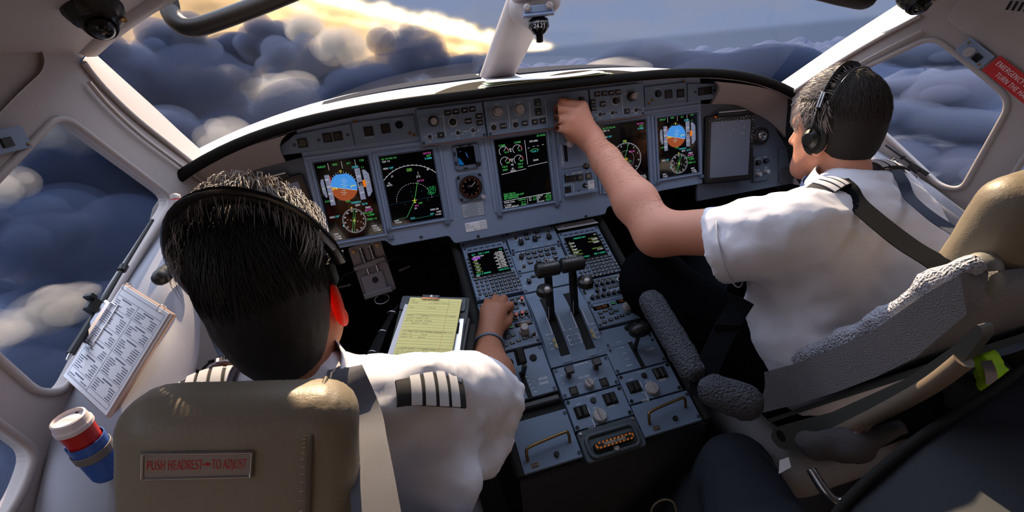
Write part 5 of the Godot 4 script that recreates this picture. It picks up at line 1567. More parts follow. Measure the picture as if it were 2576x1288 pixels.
	for i in 5:
		t_(k, 0.098, -0.388 - i * 0.0155, ["0", "1", "2", "3", "FULL"][i], 0.0036, 0, WHITE); k.ln(Vector2(0.102 - OX, -0.388 - i * 0.0155 - OY), Vector2(0.107 - OX, -0.388 - i * 0.0155 - OY), 0.001, WHITE)
		k.ln(Vector2(0.126 - OX, -0.392 - i * 0.0155 - OY), Vector2(0.131 - OX, -0.392 - i * 0.0155 - OY), 0.001, WHITE)
	k.ln(Vector2(0.062 - OX, -0.3975 - OY), Vector2(0.194 - OX, -0.3975 - OY), 0.0007, Color(0.02, 0.02, 0.03))
	lettering(fp, k); corners(fp, 0.060, -0.464, 0.196, -0.346)
	for q in [[0.072, -0.39], [0.186, -0.39], [0.072, -0.404], [0.186, -0.404]]: screw(fp, q[0], q[1])

func st_lever(sb: Node3D, hd: Vector2) -> void:
	var st := begin()
	box(st, Vector3(0.020, 0.036, 0.024), Transform3D(Basis(Vector3.RIGHT, 0.25), Vector3(hd.x - OX - 0.004, hd.y - OY + 0.022, 0.05)), 0.004)
	part(sb, "lever_handle", done(st), M.black)

func build_lower() -> void:
	var o := unit("engine_start_panel", "engine master panel with two square topped switches and grey start knob", "control panel", PED, -0.081, -0.487, 0.060, -0.412, 0.003, 0.014, M.module)
	var k := ink(0.0004)
	for q in [[-0.0495, -0.4369, 0], [0.0195, -0.4350, 1]]:
		var s := put(o, "engine_master_switch", lathe_cached("k18", [Vector2(0.007, 0), Vector2(0.007, 0.003), Vector2(0.004, 0.004), Vector2(0.0045, 0.022), Vector2(0, 0.022)], 12), M.knob_brown, q[0], q[1])
		part(s, "square_cap", box_mesh(0.019, 0.017, 0.010, 0.0015), mat("cap_brown", Color(0.17, 0.15, 0.145), 0.4), at(0, 0.004, 0.018))
	put(o, "start_knob", lathe_cached("k19", [Vector2(0.011, 0), Vector2(0.0105, 0.012), Vector2(0.009, 0.0135), Vector2(0, 0.0135)], 18), M.knob_grey, -0.0116, -0.4688)
	put(o, "knob_bar", box_mesh(0.004, 0.019, 0.006, 0.001), M.knob_grey, -0.0116, -0.4688, 0.013, 0.3)
	for q in [[-0.0512, -0.4746], [0.0242, -0.4735]]: lamp_button(o, q[0], q[1], 0.0185)
	t_(k, -0.0097, -0.4169, "ENG MASTER", 0.0042, 0, WHITE); t_(k, -0.0146, -0.4492, "ENG START", 0.0042, 0, WHITE)
	for q in [[-0.0317, -0.4624, "CRANK"], [-0.0117, -0.4570, "NORM"], [0.0070, -0.4600, "IGN"], [-0.0487, -0.4657, "FIRE"], [0.0231, -0.4623, "FIRE"], [-0.0647, -0.4328, "ON"], [-0.0675, -0.4509, "OFF"]]: t_(k, q[0], q[1], q[2], 0.0028)
	lettering(o, k); corners(o, -0.081, -0.487, 0.060, -0.412)
	for side in 2:
		var c := side == 0
		var u0 := -0.080 if c else 0.061; var u1 := 0.060 if c else 0.197
		var y1 := -0.489 if c else -0.466; var y0 := -0.560 if c else -0.538
		var t := unit("trim_panel", "trim panel with round grey stabiliser knob and split rocker switches %s" % ["above the parking brake handle" if c else "below the flap lever"], "control panel", PED, u0, y0, u1, y1, 0.003, 0.014, M.module, "trim panels")
		k = ink(0.0004)
		var kn := Vector2(-0.0160, -0.5419) if c else Vector2(0.1255, -0.5165)
		put(t, "trim_knob", lathe_cached("k20", [Vector2(0.0155, 0), Vector2(0.0155, 0.005), Vector2(0.0135, 0.009), Vector2(0, 0.009)], 24), M.knob_grey, kn.x, kn.y)
		put(t, "knob_bar", box_mesh(0.004, 0.029, 0.006, 0.001), M.knob_grey, kn.x, kn.y, 0.0085, 0.05)
		var r1 := Vector2(-0.0511, -0.5233) if c else Vector2(0.0881, -0.5015)
		var r2 := Vector2(0.0229, -0.5128) if c else Vector2(0.1629, -0.4866)
		for i in 2:
			var rr: Vector2 = [r1, r2][i]
			put(t, "rocker_recess", box_mesh(0.031, 0.027, 0.0008), M.gap, rr.x, rr.y)
			for j in 2: put(t, "rocker_switch", box_mesh(0.013, 0.024, 0.007, 0.003), M.black, rr.x - 0.007 + j * 0.014, rr.y)
		var pb := Vector2(-0.0162, -0.5060) if c else Vector2(0.1229, -0.4830)
		knob(t, pb.x, pb.y, 0.0065, 0.004, M.black, "push_button")
		t_(k, pb.x, pb.y + 0.011, "RUD RESET", 0.003); t_(k, kn.x + 0.034, kn.y + 0.014, "TRIM", 0.0056, 0, WHITE); t_(k, kn.x - 0.026, kn.y - 0.021, "STAB", 0.0056, 0, WHITE)
		t_(k, kn.x - 0.003, kn.y + 0.019, "RUD", 0.003); t_(k, r1.x, r1.y + 0.018, "DOWN", 0.0028); t_(k, r1.x + 0.012, r1.y - 0.018, "UP", 0.0028)
		k.ln(kn + Vector2(-0.019, 0.024) - Vector2(OX, OY), kn + Vector2(-0.0185, 0.010) - Vector2(OX, OY), 0.0012, WHITE); k.ln(kn + Vector2(-0.019, -0.002) - Vector2(OX, OY), kn + Vector2(-0.018, -0.019) - Vector2(OX, OY), 0.0012, WHITE)
		lettering(t, k); corners(t, u0, y0, u1, y1, 0.0045, M.black)
	# parking brake
	var b := unit("parking_brake", "parking brake handle in a grey recess with orange and black lettered plate", "handle", PED, -0.080, -0.628, 0.059, -0.562, 0.008, 0.02, null)
	var st := begin()
	prism(st, rect(0.139, 0.066, 0.008), -0.02, -0.002, 0.002)
	part(b, "housing", done(st), mat("brake_housing", Color(0.24, 0.28, 0.31), 0.5))
	part(b, "housing_rim", tube_mesh(rim_path(0.112, 0.044, 0.012), [0.005], 8, true), mat("brake_housing", Color(0.24, 0.28, 0.31)), at(0, -0.004, -0.001))
	part(b, "handle", box_mesh(0.094, 0.017, 0.016, 0.002, 0.006), M.black, Transform3D(Basis(Vector3.BACK, 0.03), Vector3(0, -0.008, -0.004)))
	part(b, "trigger", lathe_mesh([Vector2(0.007, 0), Vector2(0.006, 0.004), Vector2(0, 0.005)], 12), M.knob_grey, at(0, -0.020, 0.002))
	k = ink(0.0125)
	for i in 9:
		for yy in [-0.0128, -0.0032]:
			k.fill(PackedVector2Array([Vector2(-0.037 + i * 0.0088, yy - 0.0017), Vector2(-0.032 + i * 0.0088, yy - 0.0017), Vector2(-0.031 + i * 0.0088, yy + 0.0017), Vector2(-0.036 + i * 0.0088, yy + 0.0017)]), c8(235, 130, 15))
	k.tri(Vector2(-0.044, -0.0125), Vector2(-0.038, -0.0125), Vector2(-0.043, -0.002), c8(235, 130, 15)); k.tri(Vector2(0.044, -0.0035), Vector2(0.039, -0.0035), Vector2(0.043, -0.0135), c8(235, 130, 15))
	k.txt(Vector2(0, -0.008), "PARKING BRAKE", 0.0048, c8(205, 200, 190))
	lettering(b, k)
	for q in [[-0.062, 0.026], [0.062, 0.027]]: part(b, "silver_stud", lathe_cached("k21", [Vector2(0.0035, 0), Vector2(0.0035, 0.002), Vector2(0, 0.0025)], 12), M.metal, at(q[0], q[1], -0.002))
	# stowage drawers with bronze handles
	for side in 2:
		var L := side == 0
		var u0 := -0.212 if L else 0.061; var u1 := -0.082 if L else 0.205
		var y1 := -0.506 if L else -0.540; var y0 := -0.612
		var d := unit("stowage_drawer", "blue-grey stowage lid with bronze bar handle %s" % ["below the speed brake" if L else "below the trim rockers and flap lever"], "drawer", PED, u0, y0, u1, y1, 0.003, 0.014, M.module, "stowage lids")
		var hx := (u0 + u1) / 2
		var hp := [Vector3(hx - 0.049 - OX, -0.588 - OY, 0), Vector3(hx - 0.050 - OX, -0.576 - OY, 0.018), Vector3(hx - 0.040 - OX, -0.568 - OY, 0.022), Vector3(hx + 0.035 - OX, -0.560 - OY, 0.022), Vector3(hx + 0.046 - OX, -0.563 - OY, 0.018), Vector3(hx + 0.048 - OX, -0.576 - OY, 0)]
		part(d, "bar_handle", tube_mesh(spline(hp, 5), [0.0032], 8), M.brass)
		knob(d, hx + 0.012, -0.592, 0.0055, 0.006, M.black, "latch_knob")
		put(d, "label_tile", ring_mesh(0.015, 0.009, 0.012, 0.0065, 0.001, 0.0), M.brass, hx - 0.038, -0.600); put(d, "label_tile", box_mesh(0.012, 0.0065, 0.0006), M.black, hx - 0.038, -0.600)
		k = ink(0.0008)
		t_(k, hx - 0.038, -0.600, "STOW", 0.0032, 0, c8(190, 180, 170))
		lettering(d, k)
		screw(d, u1 - 0.006, y1 - 0.010); screw(d, u1 - 0.006, y0 + 0.01)
	var sl := unit("document_slot", "dark document slot across the pedestal below the speed brake lever", "slot", PED, -0.210, -0.504, -0.084, -0.466, 0.003, 0.02, null)
	part(sl, "slot_floor", box_mesh(0.124, 0.036, 0.002), M.gap, at(0, 0, -0.02))
	part(sl, "slot_lid", box_mesh(0.124, 0.016, 0.012, 0.003), mat("slot_lid", Color(0.17, 0.17, 0.18), 0.4), Transform3D(Basis(Vector3.RIGHT, -0.35), Vector3(0, 0.006, -0.015)))
	OX = 0; OY = 0

func rim_path(w: float, h: float, r: float) -> PackedVector3Array:
	var p := PackedVector3Array()
	for q in rect(w, h, r): p.append(v(q))
	return p

# a frame whose x runs from tl to tr and whose y runs from bl to tl; origin in the middle
func sheet_frame(tl: Vector3, tr: Vector3, bl: Vector3) -> Transform3D:
	return frame((tr + bl) / 2, tr - tl, tl - bl)

func mx(p: Vector3, sg: float) -> Vector3:
	return Vector3(p.x * sg, p.y, p.z)

func build_sides() -> void:
	# window ledges
	var ra := [Vector3(-0.7866, 1.1119, -1.0607), Vector3(-0.8030, 1.0838, -0.9864), Vector3(-0.8193, 1.0551, -0.9121), Vector3(-0.8331, 1.0284, -0.8496), Vector3(-0.8466, 0.9932, -0.7883), Vector3(-0.8566, 0.9693, -0.7429), Vector3(-0.8672, 0.9388, -0.6944), Vector3(-0.8772, 0.9083, -0.6493), Vector3(-0.8873, 0.8640, -0.6030), Vector3(-0.8988, 0.8063, -0.5508)]
	var rb := [Vector3(-0.7364, 1.1012, -1.0099), Vector3(-0.7373, 1.0695, -0.9128), Vector3(-0.7332, 1.0379, -0.8381), Vector3(-0.7253, 1.0192, -0.7808), Vector3(-0.7231, 1.0018, -0.7446), Vector3(-0.7258, 0.9818, -0.6859), Vector3(-0.7380, 0.9598, -0.6302), Vector3(-0.7478, 0.9360, -0.5857), Vector3(-0.7562, 0.8948, -0.5474), Vector3(-0.7647, 0.8523, -0.5090)]
	for side in 2:
		var sg := 1.0 if side == 0 else -1.0
		var led := structure("ledge_left" if side == 0 else "ledge_right", "pale moulded sill below the %s" % ["left side window, under the checklist board" if side == 0 else "right side window"], "sill")
		led.name = "trim_%d" % [2 + side]
		var a := []; var b := []; var c := []
		for i in ra.size():
			a.append(mx(ra[i], sg)); b.append(mx(rb[i], sg)); c.append(mx(rb[i] + Vector3(-0.01, -0.10, 0.0), sg))
		a = Array(spline(a, 3)); b = Array(spline(b, 3)); c = Array(spline(c, 3))
		var rows := between(a, b, 7, Vector3(0.012 * sg, 0.012, 0))
		rows.append_array(between(b, c, 4, Vector3(0.02 * sg, -0.005, 0)).slice(1))
		part(led, "sill_lining", sheet_mesh(rows, Vector3(-0.008 * sg, -0.008, 0)), M.ledge)
		# closing panels: lining from the panel end to the wall, side console
		var con := structure("console_left" if side == 0 else "console_right", "dark side console %s" % ["with the steering tiller beside the captain" if side == 0 else "beside the first officer"], "console")
		con.name = "trim_%d" % [4 + side]
		var st := begin()
		var xs := -sg
		prism(st, rounded(PackedVector2Array([Vector2(-0.15, -0.75), Vector2(0.15, -0.75), Vector2(0.15, 0.70), Vector2(-0.15, 0.70)]), 0.02), -0.72, 0.0, 0.012, Transform3D(Basis(Vector3.RIGHT, -PI / 2 + 0.12), Vector3(xs * 0.79, 0.70, -0.62)))
		part(con, "console_top", done(st), M.console_dark)
		var A := [Vector3(0.5628, 1.2159, -1.1593), Vector3(0.6519, 1.1996, -1.1566), Vector3(0.7292, 1.1810, -1.1535), Vector3(0.7901, 1.1570, -1.1546), Vector3(0.8431, 1.1241, -1.1542), Vector3(0.8852, 1.0754, -1.1512), Vector3(0.9165, 0.9767, -1.1349), Vector3(0.9385, 0.8372, -1.1117)]
		var Bq := [Vector3(0.5912, 1.1488, -1.2039), Vector3(0.6739, 1.1374, -1.2020), Vector3(0.7420, 1.1057, -1.1968), Vector3(0.7917, 1.0789, -1.1923), Vector3(0.8308, 1.0481, -1.1872), Vector3(0.8648, 1.0138, -1.1816), Vector3(0.9020, 0.9535, -1.1716), Vector3(0.9352, 0.8664, -1.1571)]
		a = []; b = []
		for i in A.size():
			for q: Array in [[a, A[i]], [b, Bq[i]]]:
				var pt: Vector3 = q[1]
				pt.x = minf(pt.x, 0.90)
				q[0].append(mx(pt, -sg))
		part(con, "corner_lining", sheet_mesh(between(Array(spline(a, 3)), Array(spline(b, 3)), 6, Vector3(0.01 * -sg, 0.01, 0.012)), Vector3(0, 0, -0.01)), M.lining)
		var sp := thing("side_instrument_panel", "dark blue-grey side panel beyond the tablet on the %s side" % ["captain's", "first officer's"][side], "panel", PAN * at(-sg * 0.70, 0.06, -0.006))
		st = begin()
		var poly := PackedVector2Array([Vector2(-0.16, 0.15), Vector2(0.03, 0.13), Vector2(0.10, 0.08), Vector2(0.17, -0.02), Vector2(0.20, -0.14), Vector2(-0.16, -0.14)])
		if side == 0:
			for i in poly.size(): poly[i].x *= -1.0
		prism(st, poly, -0.01, 0.0, 0.001)
		part(sp, "plate", done(st), mat("side_panel", Color(0.30, 0.33, 0.38), 0.55))
		OX = -sg * 0.70; OY = 0.06
		if side == 1:
			part(sp, "speaker_grille", lathe_mesh([Vector2(0.030, 0.0), Vector2(0.030, 0.002), Vector2(0.028, 0.003), Vector2(0, 0.003)], 28), mat("grille", Color(0.22, 0.23, 0.26), 0.8), at(0.8680, -0.0501) * at(-OX, -OY))
			part(sp, "seam_frame", ring_mesh(0.075, 0.13, 0.073, 0.128, 0.001), M.black_soft, at(0.8750, -0.0231) * at(-OX, -OY))
	# eyeball air outlet and light control box on the right
	var vent := thing("air_outlet", "round chrome eyeball air outlet right of the tablet", "air vent", PAN * at(0.7673, 0.0882, -0.004))
	part(vent, "ring", lathe_mesh([Vector2(0.026, 0), Vector2(0.027, 0.006), Vector2(0.023, 0.009), Vector2(0.021, 0.003), Vector2(0, 0.002)], 28), mat("vent_ring", Color(0.20, 0.17, 0.16), 0.35))
	part(vent, "eyeball", lathe_mesh([Vector2(0.019, 0.002), Vector2(0.018, 0.010), Vector2(0.012, 0.016), Vector2(0.006, 0.0165), Vector2(0.005, 0.010), Vector2(0, 0.010)], 24, false), mat("vent_ball", Color(0.55, 0.54, 0.54), 0.25, 0.8))
	var lb := unit("light_control_box", "small black knob box under the air outlet with four knobs", "control panel", PAN, 0.738, -0.052, 0.800, 0.030, 0.002, 0.008, mat("side_panel", Color(0.30, 0.33, 0.38)))
	var k := ink(0.0004)
	for q in [[0.753, 0.008], [0.782, 0.010]]: knob(lb, q[0], q[1], 0.008, 0.010, M.black)
	for q in [[0.754, -0.028], [0.784, -0.024]]: knob(lb, q[0], q[1], 0.007, 0.012, M.knob_grey)
	for i in 4: t_(k, [0.753, 0.782, 0.754, 0.784][i], [0.020, 0.021, -0.015, -0.012][i], ["MAIN PNL", "MAP", "CHART", "SPKR"][i], 0.0032)
	lettering(lb, k); corners(lb, 0.738, -0.052, 0.800, 0.030, 0.003, M.brass)
	OX = 0; OY = 0
	# tablets
	for side in 2:
		var R := side == 1
		var tb := thing("flight_tablet", "tablet with painted reflection in a black clip mount beside the %s horizon display" % ["captain's" if not R else "first officer's"], "tablet", PAN * Transform3D(Basis(Vector3.BACK, -0.06 if R else 0.10) * Basis(Vector3.UP, -0.10 if R else 0.1), Vector3(0.640 if R else -0.628, 0.066, 0.016)), "flight tablets")
		var w := 0.160; var h := 0.200
		part(tb, "case", box_mesh(w, h, 0.012, 0.003, 0.008), M.black, at(0, 0, -0.012))
		part(tb, "bezel", ring_mesh(w - 0.012, h - 0.014, 0.128, 0.164, 0.0016, 0.0004), mat("tablet_bezel", Color(0.13, 0.12, 0.12), 0.3))
		part(tb, "screen_glass", box_mesh(0.128, 0.164, 0.001), mat("tablet_reflection_grey", Color(0.42, 0.45, 0.52), 0.32))  # grey albedo paints the window light reflected in the screen
		part(tb, "top_clip", box_mesh(0.10, 0.010, 0.012, 0.002), M.black, at(0, h / 2 + 0.001, -0.002))
		part(tb, "clip_rod", tube_mesh(PackedVector3Array([Vector3(-0.045, h / 2 + 0.008, 0.004), Vector3(0.045, h / 2 + 0.008, 0.004)]), [0.004], 8), M.metal)
		part(tb, "orange_tab", box_mesh(0.010, 0.004, 0.003), M.orange, at(-0.052, h / 2 - 0.004, 0.001))
		if R:
			rng.seed = 5
			var kk := ink(0.0021)
			for i in 90:
				var p := Vector2(rng.randf_range(-0.074, 0.074), 0.092 - pow(rng.randf(), 2.2) * 0.05) if i < 60 else Vector2(0.068 + rng.randf() * 0.008, rng.randf_range(-0.02, 0.09))
				kk.fill(sq(p, rng.randf_range(0.0004, 0.0014)), Color(0.42, 0.42, 0.44))
			stuff(part(tb, "scratches", kk.mesh(), M.print))
		else:
			var kk := ink(0.0013)
			kk.fill(PackedVector2Array([Vector2(0.0, -0.02), Vector2(0.055, -0.02), Vector2(0.055, 0.06), Vector2(0.0, 0.06)]), c8(150, 155, 175))
			for i in 6: kk.ln(Vector2(0.006, 0.052 - i * 0.011), Vector2(0.045, 0.052 - i * 0.011), 0.001, c8(60, 65, 80))
			part(tb, "screen_page", kk.mesh(), M.screen_symbols)
	build_left_items()
	build_right_items()
	build_overhead()
	build_footwell()

func rod(label: String, a: Vector3, b: Vector3, n: Vector3, clips: Array) -> void:
	var r := thing("sunshade_rod", label, "rod", Transform3D(Basis(), a))
	part(r, "bar", tube_mesh(PackedVector3Array([Vector3.ZERO, (b - a) * 0.42, b - a]), [0.0028, 0.0032, 0.0055], 8), M.black)
	part(r, "metal_tip", tube_mesh(PackedVector3Array([(b - a), (b - a) * 1.035]), [0.003, 0.002], 8), M.metal)
	part(r, "collar", tube_mesh(PackedVector3Array([(b - a) * 0.40, (b - a) * 0.44]), [0.0065], 8), M.black)
	for c in clips:
		var st := begin()
		var d := (b - a).normalized()
		var t := frame((b - a) * c, d, n)
		box(st, Vector3(0.022, 0.010, 0.020), t * at(0, 0.0, 0.008), 0.002)
		box(st, Vector3(0.006, 0.014, 0.010), t * at(-0.008, 0.002, 0.022), 0.001)
		part(r, "clip", done(st), M.black)

func build_left_items() -> void:
	rod("slim black sunshade rod with clip along the left window sill", Vector3(-0.7914, 1.1177, -0.9554), Vector3(-0.8442, 1.0019, -0.7062), Vector3(1, 0.2, 0), [0.72])
	# checklist board
	var f := frame(Vector3(-0.7829, 1.0034, -0.6994), Vector3(0.6699, -0.1427, 0.7286), Vector3(0.5989, 0.6838, -0.4168))
	var w := 0.138; var h := 0.150
	var cb := thing("checklist_board", "white printed checklist under a metal clip lying on the left sill", "clipboard", f)
	part(cb, "board", box_mesh(w * 1.06, h * 1.03, 0.004, 0.001, 0.004), mat("clear_board", Color(0.60, 0.50, 0.44), 0.3), at(0.004, 0, -0.003))
	part(cb, "sheet", box_mesh(w, h, 0.0012), M.paper, at(0, 0, 0.001))
	var k := ink(0.0026)
	var ink_c := c8(70, 70, 95)
	rng.seed = 40
	k.path([Vector2(-w * 0.46, h * 0.46), Vector2(w * 0.46, h * 0.46), Vector2(w * 0.46, -h * 0.46), Vector2(-w * 0.46, -h * 0.46)], 0.0005, ink_c, true)
	k.ln(Vector2(-w * 0.46, h * 0.40), Vector2(w * 0.46, h * 0.40), 0.0005, ink_c); k.ln(Vector2(0, h * 0.40), Vector2(0, -h * 0.46), 0.0007, ink_c)
	for col in 2:
		var y := h * 0.385
		var x0 := -w * 0.44 if col == 0 else w * 0.03
		while y > -h * 0.43:
			var n := rng.randi_range(4, 7)
			k.bar(x0 + w * 0.10, y, x0 + w * 0.30, y - 0.0016, ink_c); y -= 0.0042
			for i in n:
				if y < -h * 0.44: break
				k.bar(x0, y, x0 + w * rng.randf_range(0.08, 0.17), y - 0.0011, ink_c); k.bar(x0 + w * rng.randf_range(0.26, 0.32), y, x0 + w * 0.40, y - 0.0011, ink_c)
				y -= 0.0032
			k.ln(Vector2(x0 - w * 0.02, y), Vector2(x0 + w * 0.43, y), 0.0004, ink_c); y -= 0.004
	stuff(part(cb, "printed_lines", k.mesh(), M.print))
	var st := begin()
	box(st, Vector3(0.014, h * 0.44, 0.008), at(-w * 0.5, h * 0.08, 0.006), 0.003)
	part(cb, "metal_clip", done(st), M.chrome)
	part(cb, "clip_wire", tube_mesh(spline([Vector3(-w * 0.47, h * 0.30, 0.004), Vector3(-w * 0.36, h * 0.30, 0.004), Vector3(-w * 0.33, h * 0.27, 0.004), Vector3(-w * 0.33, -h * 0.11, 0.004), Vector3(-w * 0.36, -h * 0.14, 0.004), Vector3(-w * 0.47, -h * 0.14, 0.004)], 4), [0.0012], 6), M.chrome)
	for q in [0.1, 0.85]:
		var rp := PackedVector3Array()
		for i in 12: rp.append(Vector3(w * (-0.5 + q), h * 0.5 + cos(TAU * i / 12.0) * 0.006, sin(TAU * i / 12.0) * 0.006 + 0.002))
		part(cb, "binder_ring", tube_mesh(rp, [0.0009], 6, true), M.chrome)
	# paper cup in its holder
	var cup := thing("paper_cup", "red paper cup with white plastic lid standing in the blue holder", "cup", (frame(Vector3(-0.7622, 0.9147, -0.5467), Vector3(1, 0, 0.3), Vector3(-0.7659, 0.9963, -0.5400) - Vector3(-0.7607, 0.9127, -0.5454)) * Transform3D(Basis(Vector3.RIGHT, -PI / 2), Vector3.ZERO)).scaled_local(Vector3(0.64, 0.64, 1.12)))
	var sz := 0.8
	part(cup, "cup_body", lathe_mesh([Vector2(0, 0), Vector2(0.022, 0), Vector2(0.027, 0.066)], 24), M.red)
	part(cup, "lid", lathe_mesh([Vector2(0.0275, 0.064), Vector2(0.0295, 0.065), Vector2(0.0295, 0.069), Vector2(0.0275, 0.071), Vector2(0.0262, 0.078), Vector2(0.0235, 0.079), Vector2(0.0225, 0.0755), Vector2(0, 0.0755)], 28), M.cup_lid)
	part(cup, "sip_hole", box_mesh(0.007, 0.003, 0.0006, 0.0, 0.001), M.rubber, at(0.0, 0.017, 0.0752))
	k = ink(0.0758)
	k.txt(Vector2(-0.002, 0), "COFFEE", 0.0055, Color(0.55, 0.5, 0.52)); k.arc(Vector2.ZERO, 0.019, 0, TAU, 0.0006, Color(0.6, 0.56, 0.58), 28)
	lettering(cup, k)
	var ho := thing("cup_holder", "blue cylindrical cup holder with grey band on the left sill", "cup holder", cup.transform)
	part(ho, "sleeve", lathe_mesh([Vector2(0.0245, -0.008), Vector2(0.0275, -0.004), Vector2(0.0300, 0.046), Vector2(0.0286, 0.046), Vector2(0.0255, -0.002)], 28), M.blue)
	part(ho, "band", lathe_mesh([Vector2(0.0302, 0.024), Vector2(0.0312, 0.0245), Vector2(0.0316, 0.034), Vector2(0.0305, 0.0345)], 28), mat("band", Color(0.45, 0.43, 0.43), 0.6))
	# white tube and black handle near the pillar foot
	var wt := thing("white_tube", "white cylindrical tube with red ring standing by the pillar foot", "tube", Transform3D(Basis(), Vector3(-0.7507, 1.0843, -0.9450)))
	var wv := Vector3(-0.7522, 1.1531, -0.9844) - Vector3(-0.7507, 1.0843, -0.9450)
	part(wt, "barrel", tube_mesh(PackedVector3Array([Vector3.ZERO, wv * 0.82]), [0.0125, 0.0115], 14), M.lining_light)
	part(wt, "ring", tube_mesh(PackedVector3Array([wv * 0.82, wv * 0.86]), [0.009], 14), M.red)
	part(wt, "cap", tube_mesh(PackedVector3Array([wv * 0.86, wv * 0.97, wv]), [0.0085, 0.0085, 0.004], 14), M.lining_light)
	var bh := thing("window_handle", "black curved window crank handle on the left sill", "handle", Transform3D(Basis(), Vector3(-0.7199, 1.0632, -0.8520)))
	var b0 := Vector3(-0.7199, 1.0632, -0.8520)
	part(bh, "arm", tube_mesh(spline([Vector3.ZERO, Vector3(-0.7312, 1.0648, -0.8240) - b0, Vector3(-0.7411, 1.0599, -0.8024) - b0, Vector3(-0.7442, 1.0577, -0.7884) - b0], 5), [0.012, 0.012, 0.011, 0.012, 0.012, 0.012, 0.012, 0.012, 0.013, 0.013, 0.013, 0.013, 0.012, 0.011, 0.009, 0.005], 12), M.black)
	# steering tiller
	var ti := thing("steering_tiller", "black curved steering tiller on the side console", "tiller", Transform3D(Basis(), Vector3(-0.7752, 0.8547, -0.8041)))
	var t0 := Vector3(-0.7752, 0.8547, -0.8041)
	part(ti, "hub", lathe_mesh([Vector2(0.030, -0.03), Vector2(0.030, 0.0), Vector2(0.022, 0.012), Vector2(0, 0.014)], 20), M.black_gloss, Transform3D(Basis(Vector3.RIGHT, -PI / 2), Vector3.ZERO))
	part(ti, "horn", tube_mesh(spline([Vector3(0, 0.01, 0), Vector3(-0.7950, 0.8598, -0.8113) - t0 + Vector3(0, 0.02, 0), Vector3(-0.7992, 0.8800, -0.8216) - t0 + Vector3(0, 0.025, 0), Vector3(-0.7835, 0.8984, -0.8262) - t0 + Vector3(0, 0.025, 0)], 6), [0.012], 10), M.black_gloss)
	k = ink(0.001)
	for i in 20: k.ln(Vector2.from_angle(TAU * i / 20.0) * 0.033, Vector2.from_angle(TAU * i / 20.0) * 0.037, 0.0012, Color(0.5, 0.5, 0.55))
	stuff(part(ti, "dial_marks", k.mesh(), M.print, Transform3D(Basis(Vector3.RIGHT, -PI / 2), Vector3(0, -0.028, 0))))
	part(ti, "dial_plate", lathe_mesh([Vector2(0.041, -0.034), Vector2(0.041, -0.0285), Vector2(0, -0.0285)], 28), M.console_dark, Transform3D(Basis(Vector3.RIGHT, -PI / 2), Vector3.ZERO))

func build_right_items() -> void:
	rod("slim black sunshade rod with clip along the right window sill", Vector3(0.8164, 1.0540, -0.8416), Vector3(0.8357, 0.9979, -0.7445), Vector3(-1, 0.2, 0), [0.72])
	var f := sheet_frame(Vector3(0.8098, 1.0293, -0.8160), Vector3(0.8229, 0.9878, -0.7561), Vector3(0.8002, 1.0197, -0.8129))
	var pt := thing("nameplate_clip", "narrow metal framed black clip plate on the right sill", "plate", f)
	var w := (Vector3(0.8229, 0.9878, -0.7561) - Vector3(0.8098, 1.0293, -0.8160)).length()
	part(pt, "frame", ring_mesh(w, 0.020, w - 0.006, 0.014, 0.004, 0.001), M.chrome)
	part(pt, "insert", box_mesh(w - 0.006, 0.014, 0.002), M.black_gloss)
	for s in [-1, 1]: part(pt, "rivet", lathe_cached("riv", [Vector2(0.0045, 0), Vector2(0.0045, 0.003), Vector2(0, 0.004)], 12), M.metal, at(s * (w / 2 - 0.010), 0, 0.001))
	# cup recess in the right sill
	var rc := thing("cup_recess", "empty round cup recess moulded in the right sill", "cup holder", frame(Vector3(0.7851, 0.8834, -0.6490), Vector3(0, 0, 1), Vector3(0, 1, 0)) * Transform3D(Basis(Vector3.RIGHT, -PI / 2 + 0.3), Vector3.ZERO))
	part(rc, "rim", lathe_mesh([Vector2(0.032, -0.05), Vector2(0.034, 0.002), Vector2(0.038, 0.003), Vector2(0.040, -0.002), Vector2(0.040, -0.05)], 28), M.ledge)
	part(rc, "well", lathe_mesh([Vector2(0.033, 0.0), Vector2(0.030, -0.05), Vector2(0, -0.05)], 28), M.lining)
	# side stick
	var ss := thing("side_stick", "black side stick with red button under the first officer's right hand", "stick", Transform3D(Basis(), Vector3(0.5912, 0.8982, -0.8283)))
	var s0 := Vector3(0.5912, 0.8982, -0.8283)
	part(ss, "boot", lathe_mesh([Vector2(0.045, 0), Vector2(0.035, 0.03), Vector2(0.018, 0.05), Vector2(0, 0.05)], 20, false), M.rubber, Transform3D(Basis(Vector3.RIGHT, -PI / 2), Vector3.ZERO))
	part(ss, "grip", tube_mesh(spline([Vector3(0, 0.03, 0), Vector3(0.5920, 0.9297, -0.8426) - s0, Vector3(0.5920, 0.9568, -0.8550) - s0, Vector3(0.5925, 0.9775, -0.8643) - s0], 5), [0.018, 0.018, 0.018, 0.018, 0.018, 0.018, 0.018, 0.020, 0.020, 0.022, 0.022, 0.024, 0.024, 0.022, 0.018, 0.008], 12), M.black)
	part(ss, "red_button", lathe_mesh([Vector2(0.006, 0), Vector2(0.006, 0.006), Vector2(0, 0.008)], 14), M.red, Transform3D(Basis(), Vector3(0.5817, 0.9859, -0.8370) - s0))

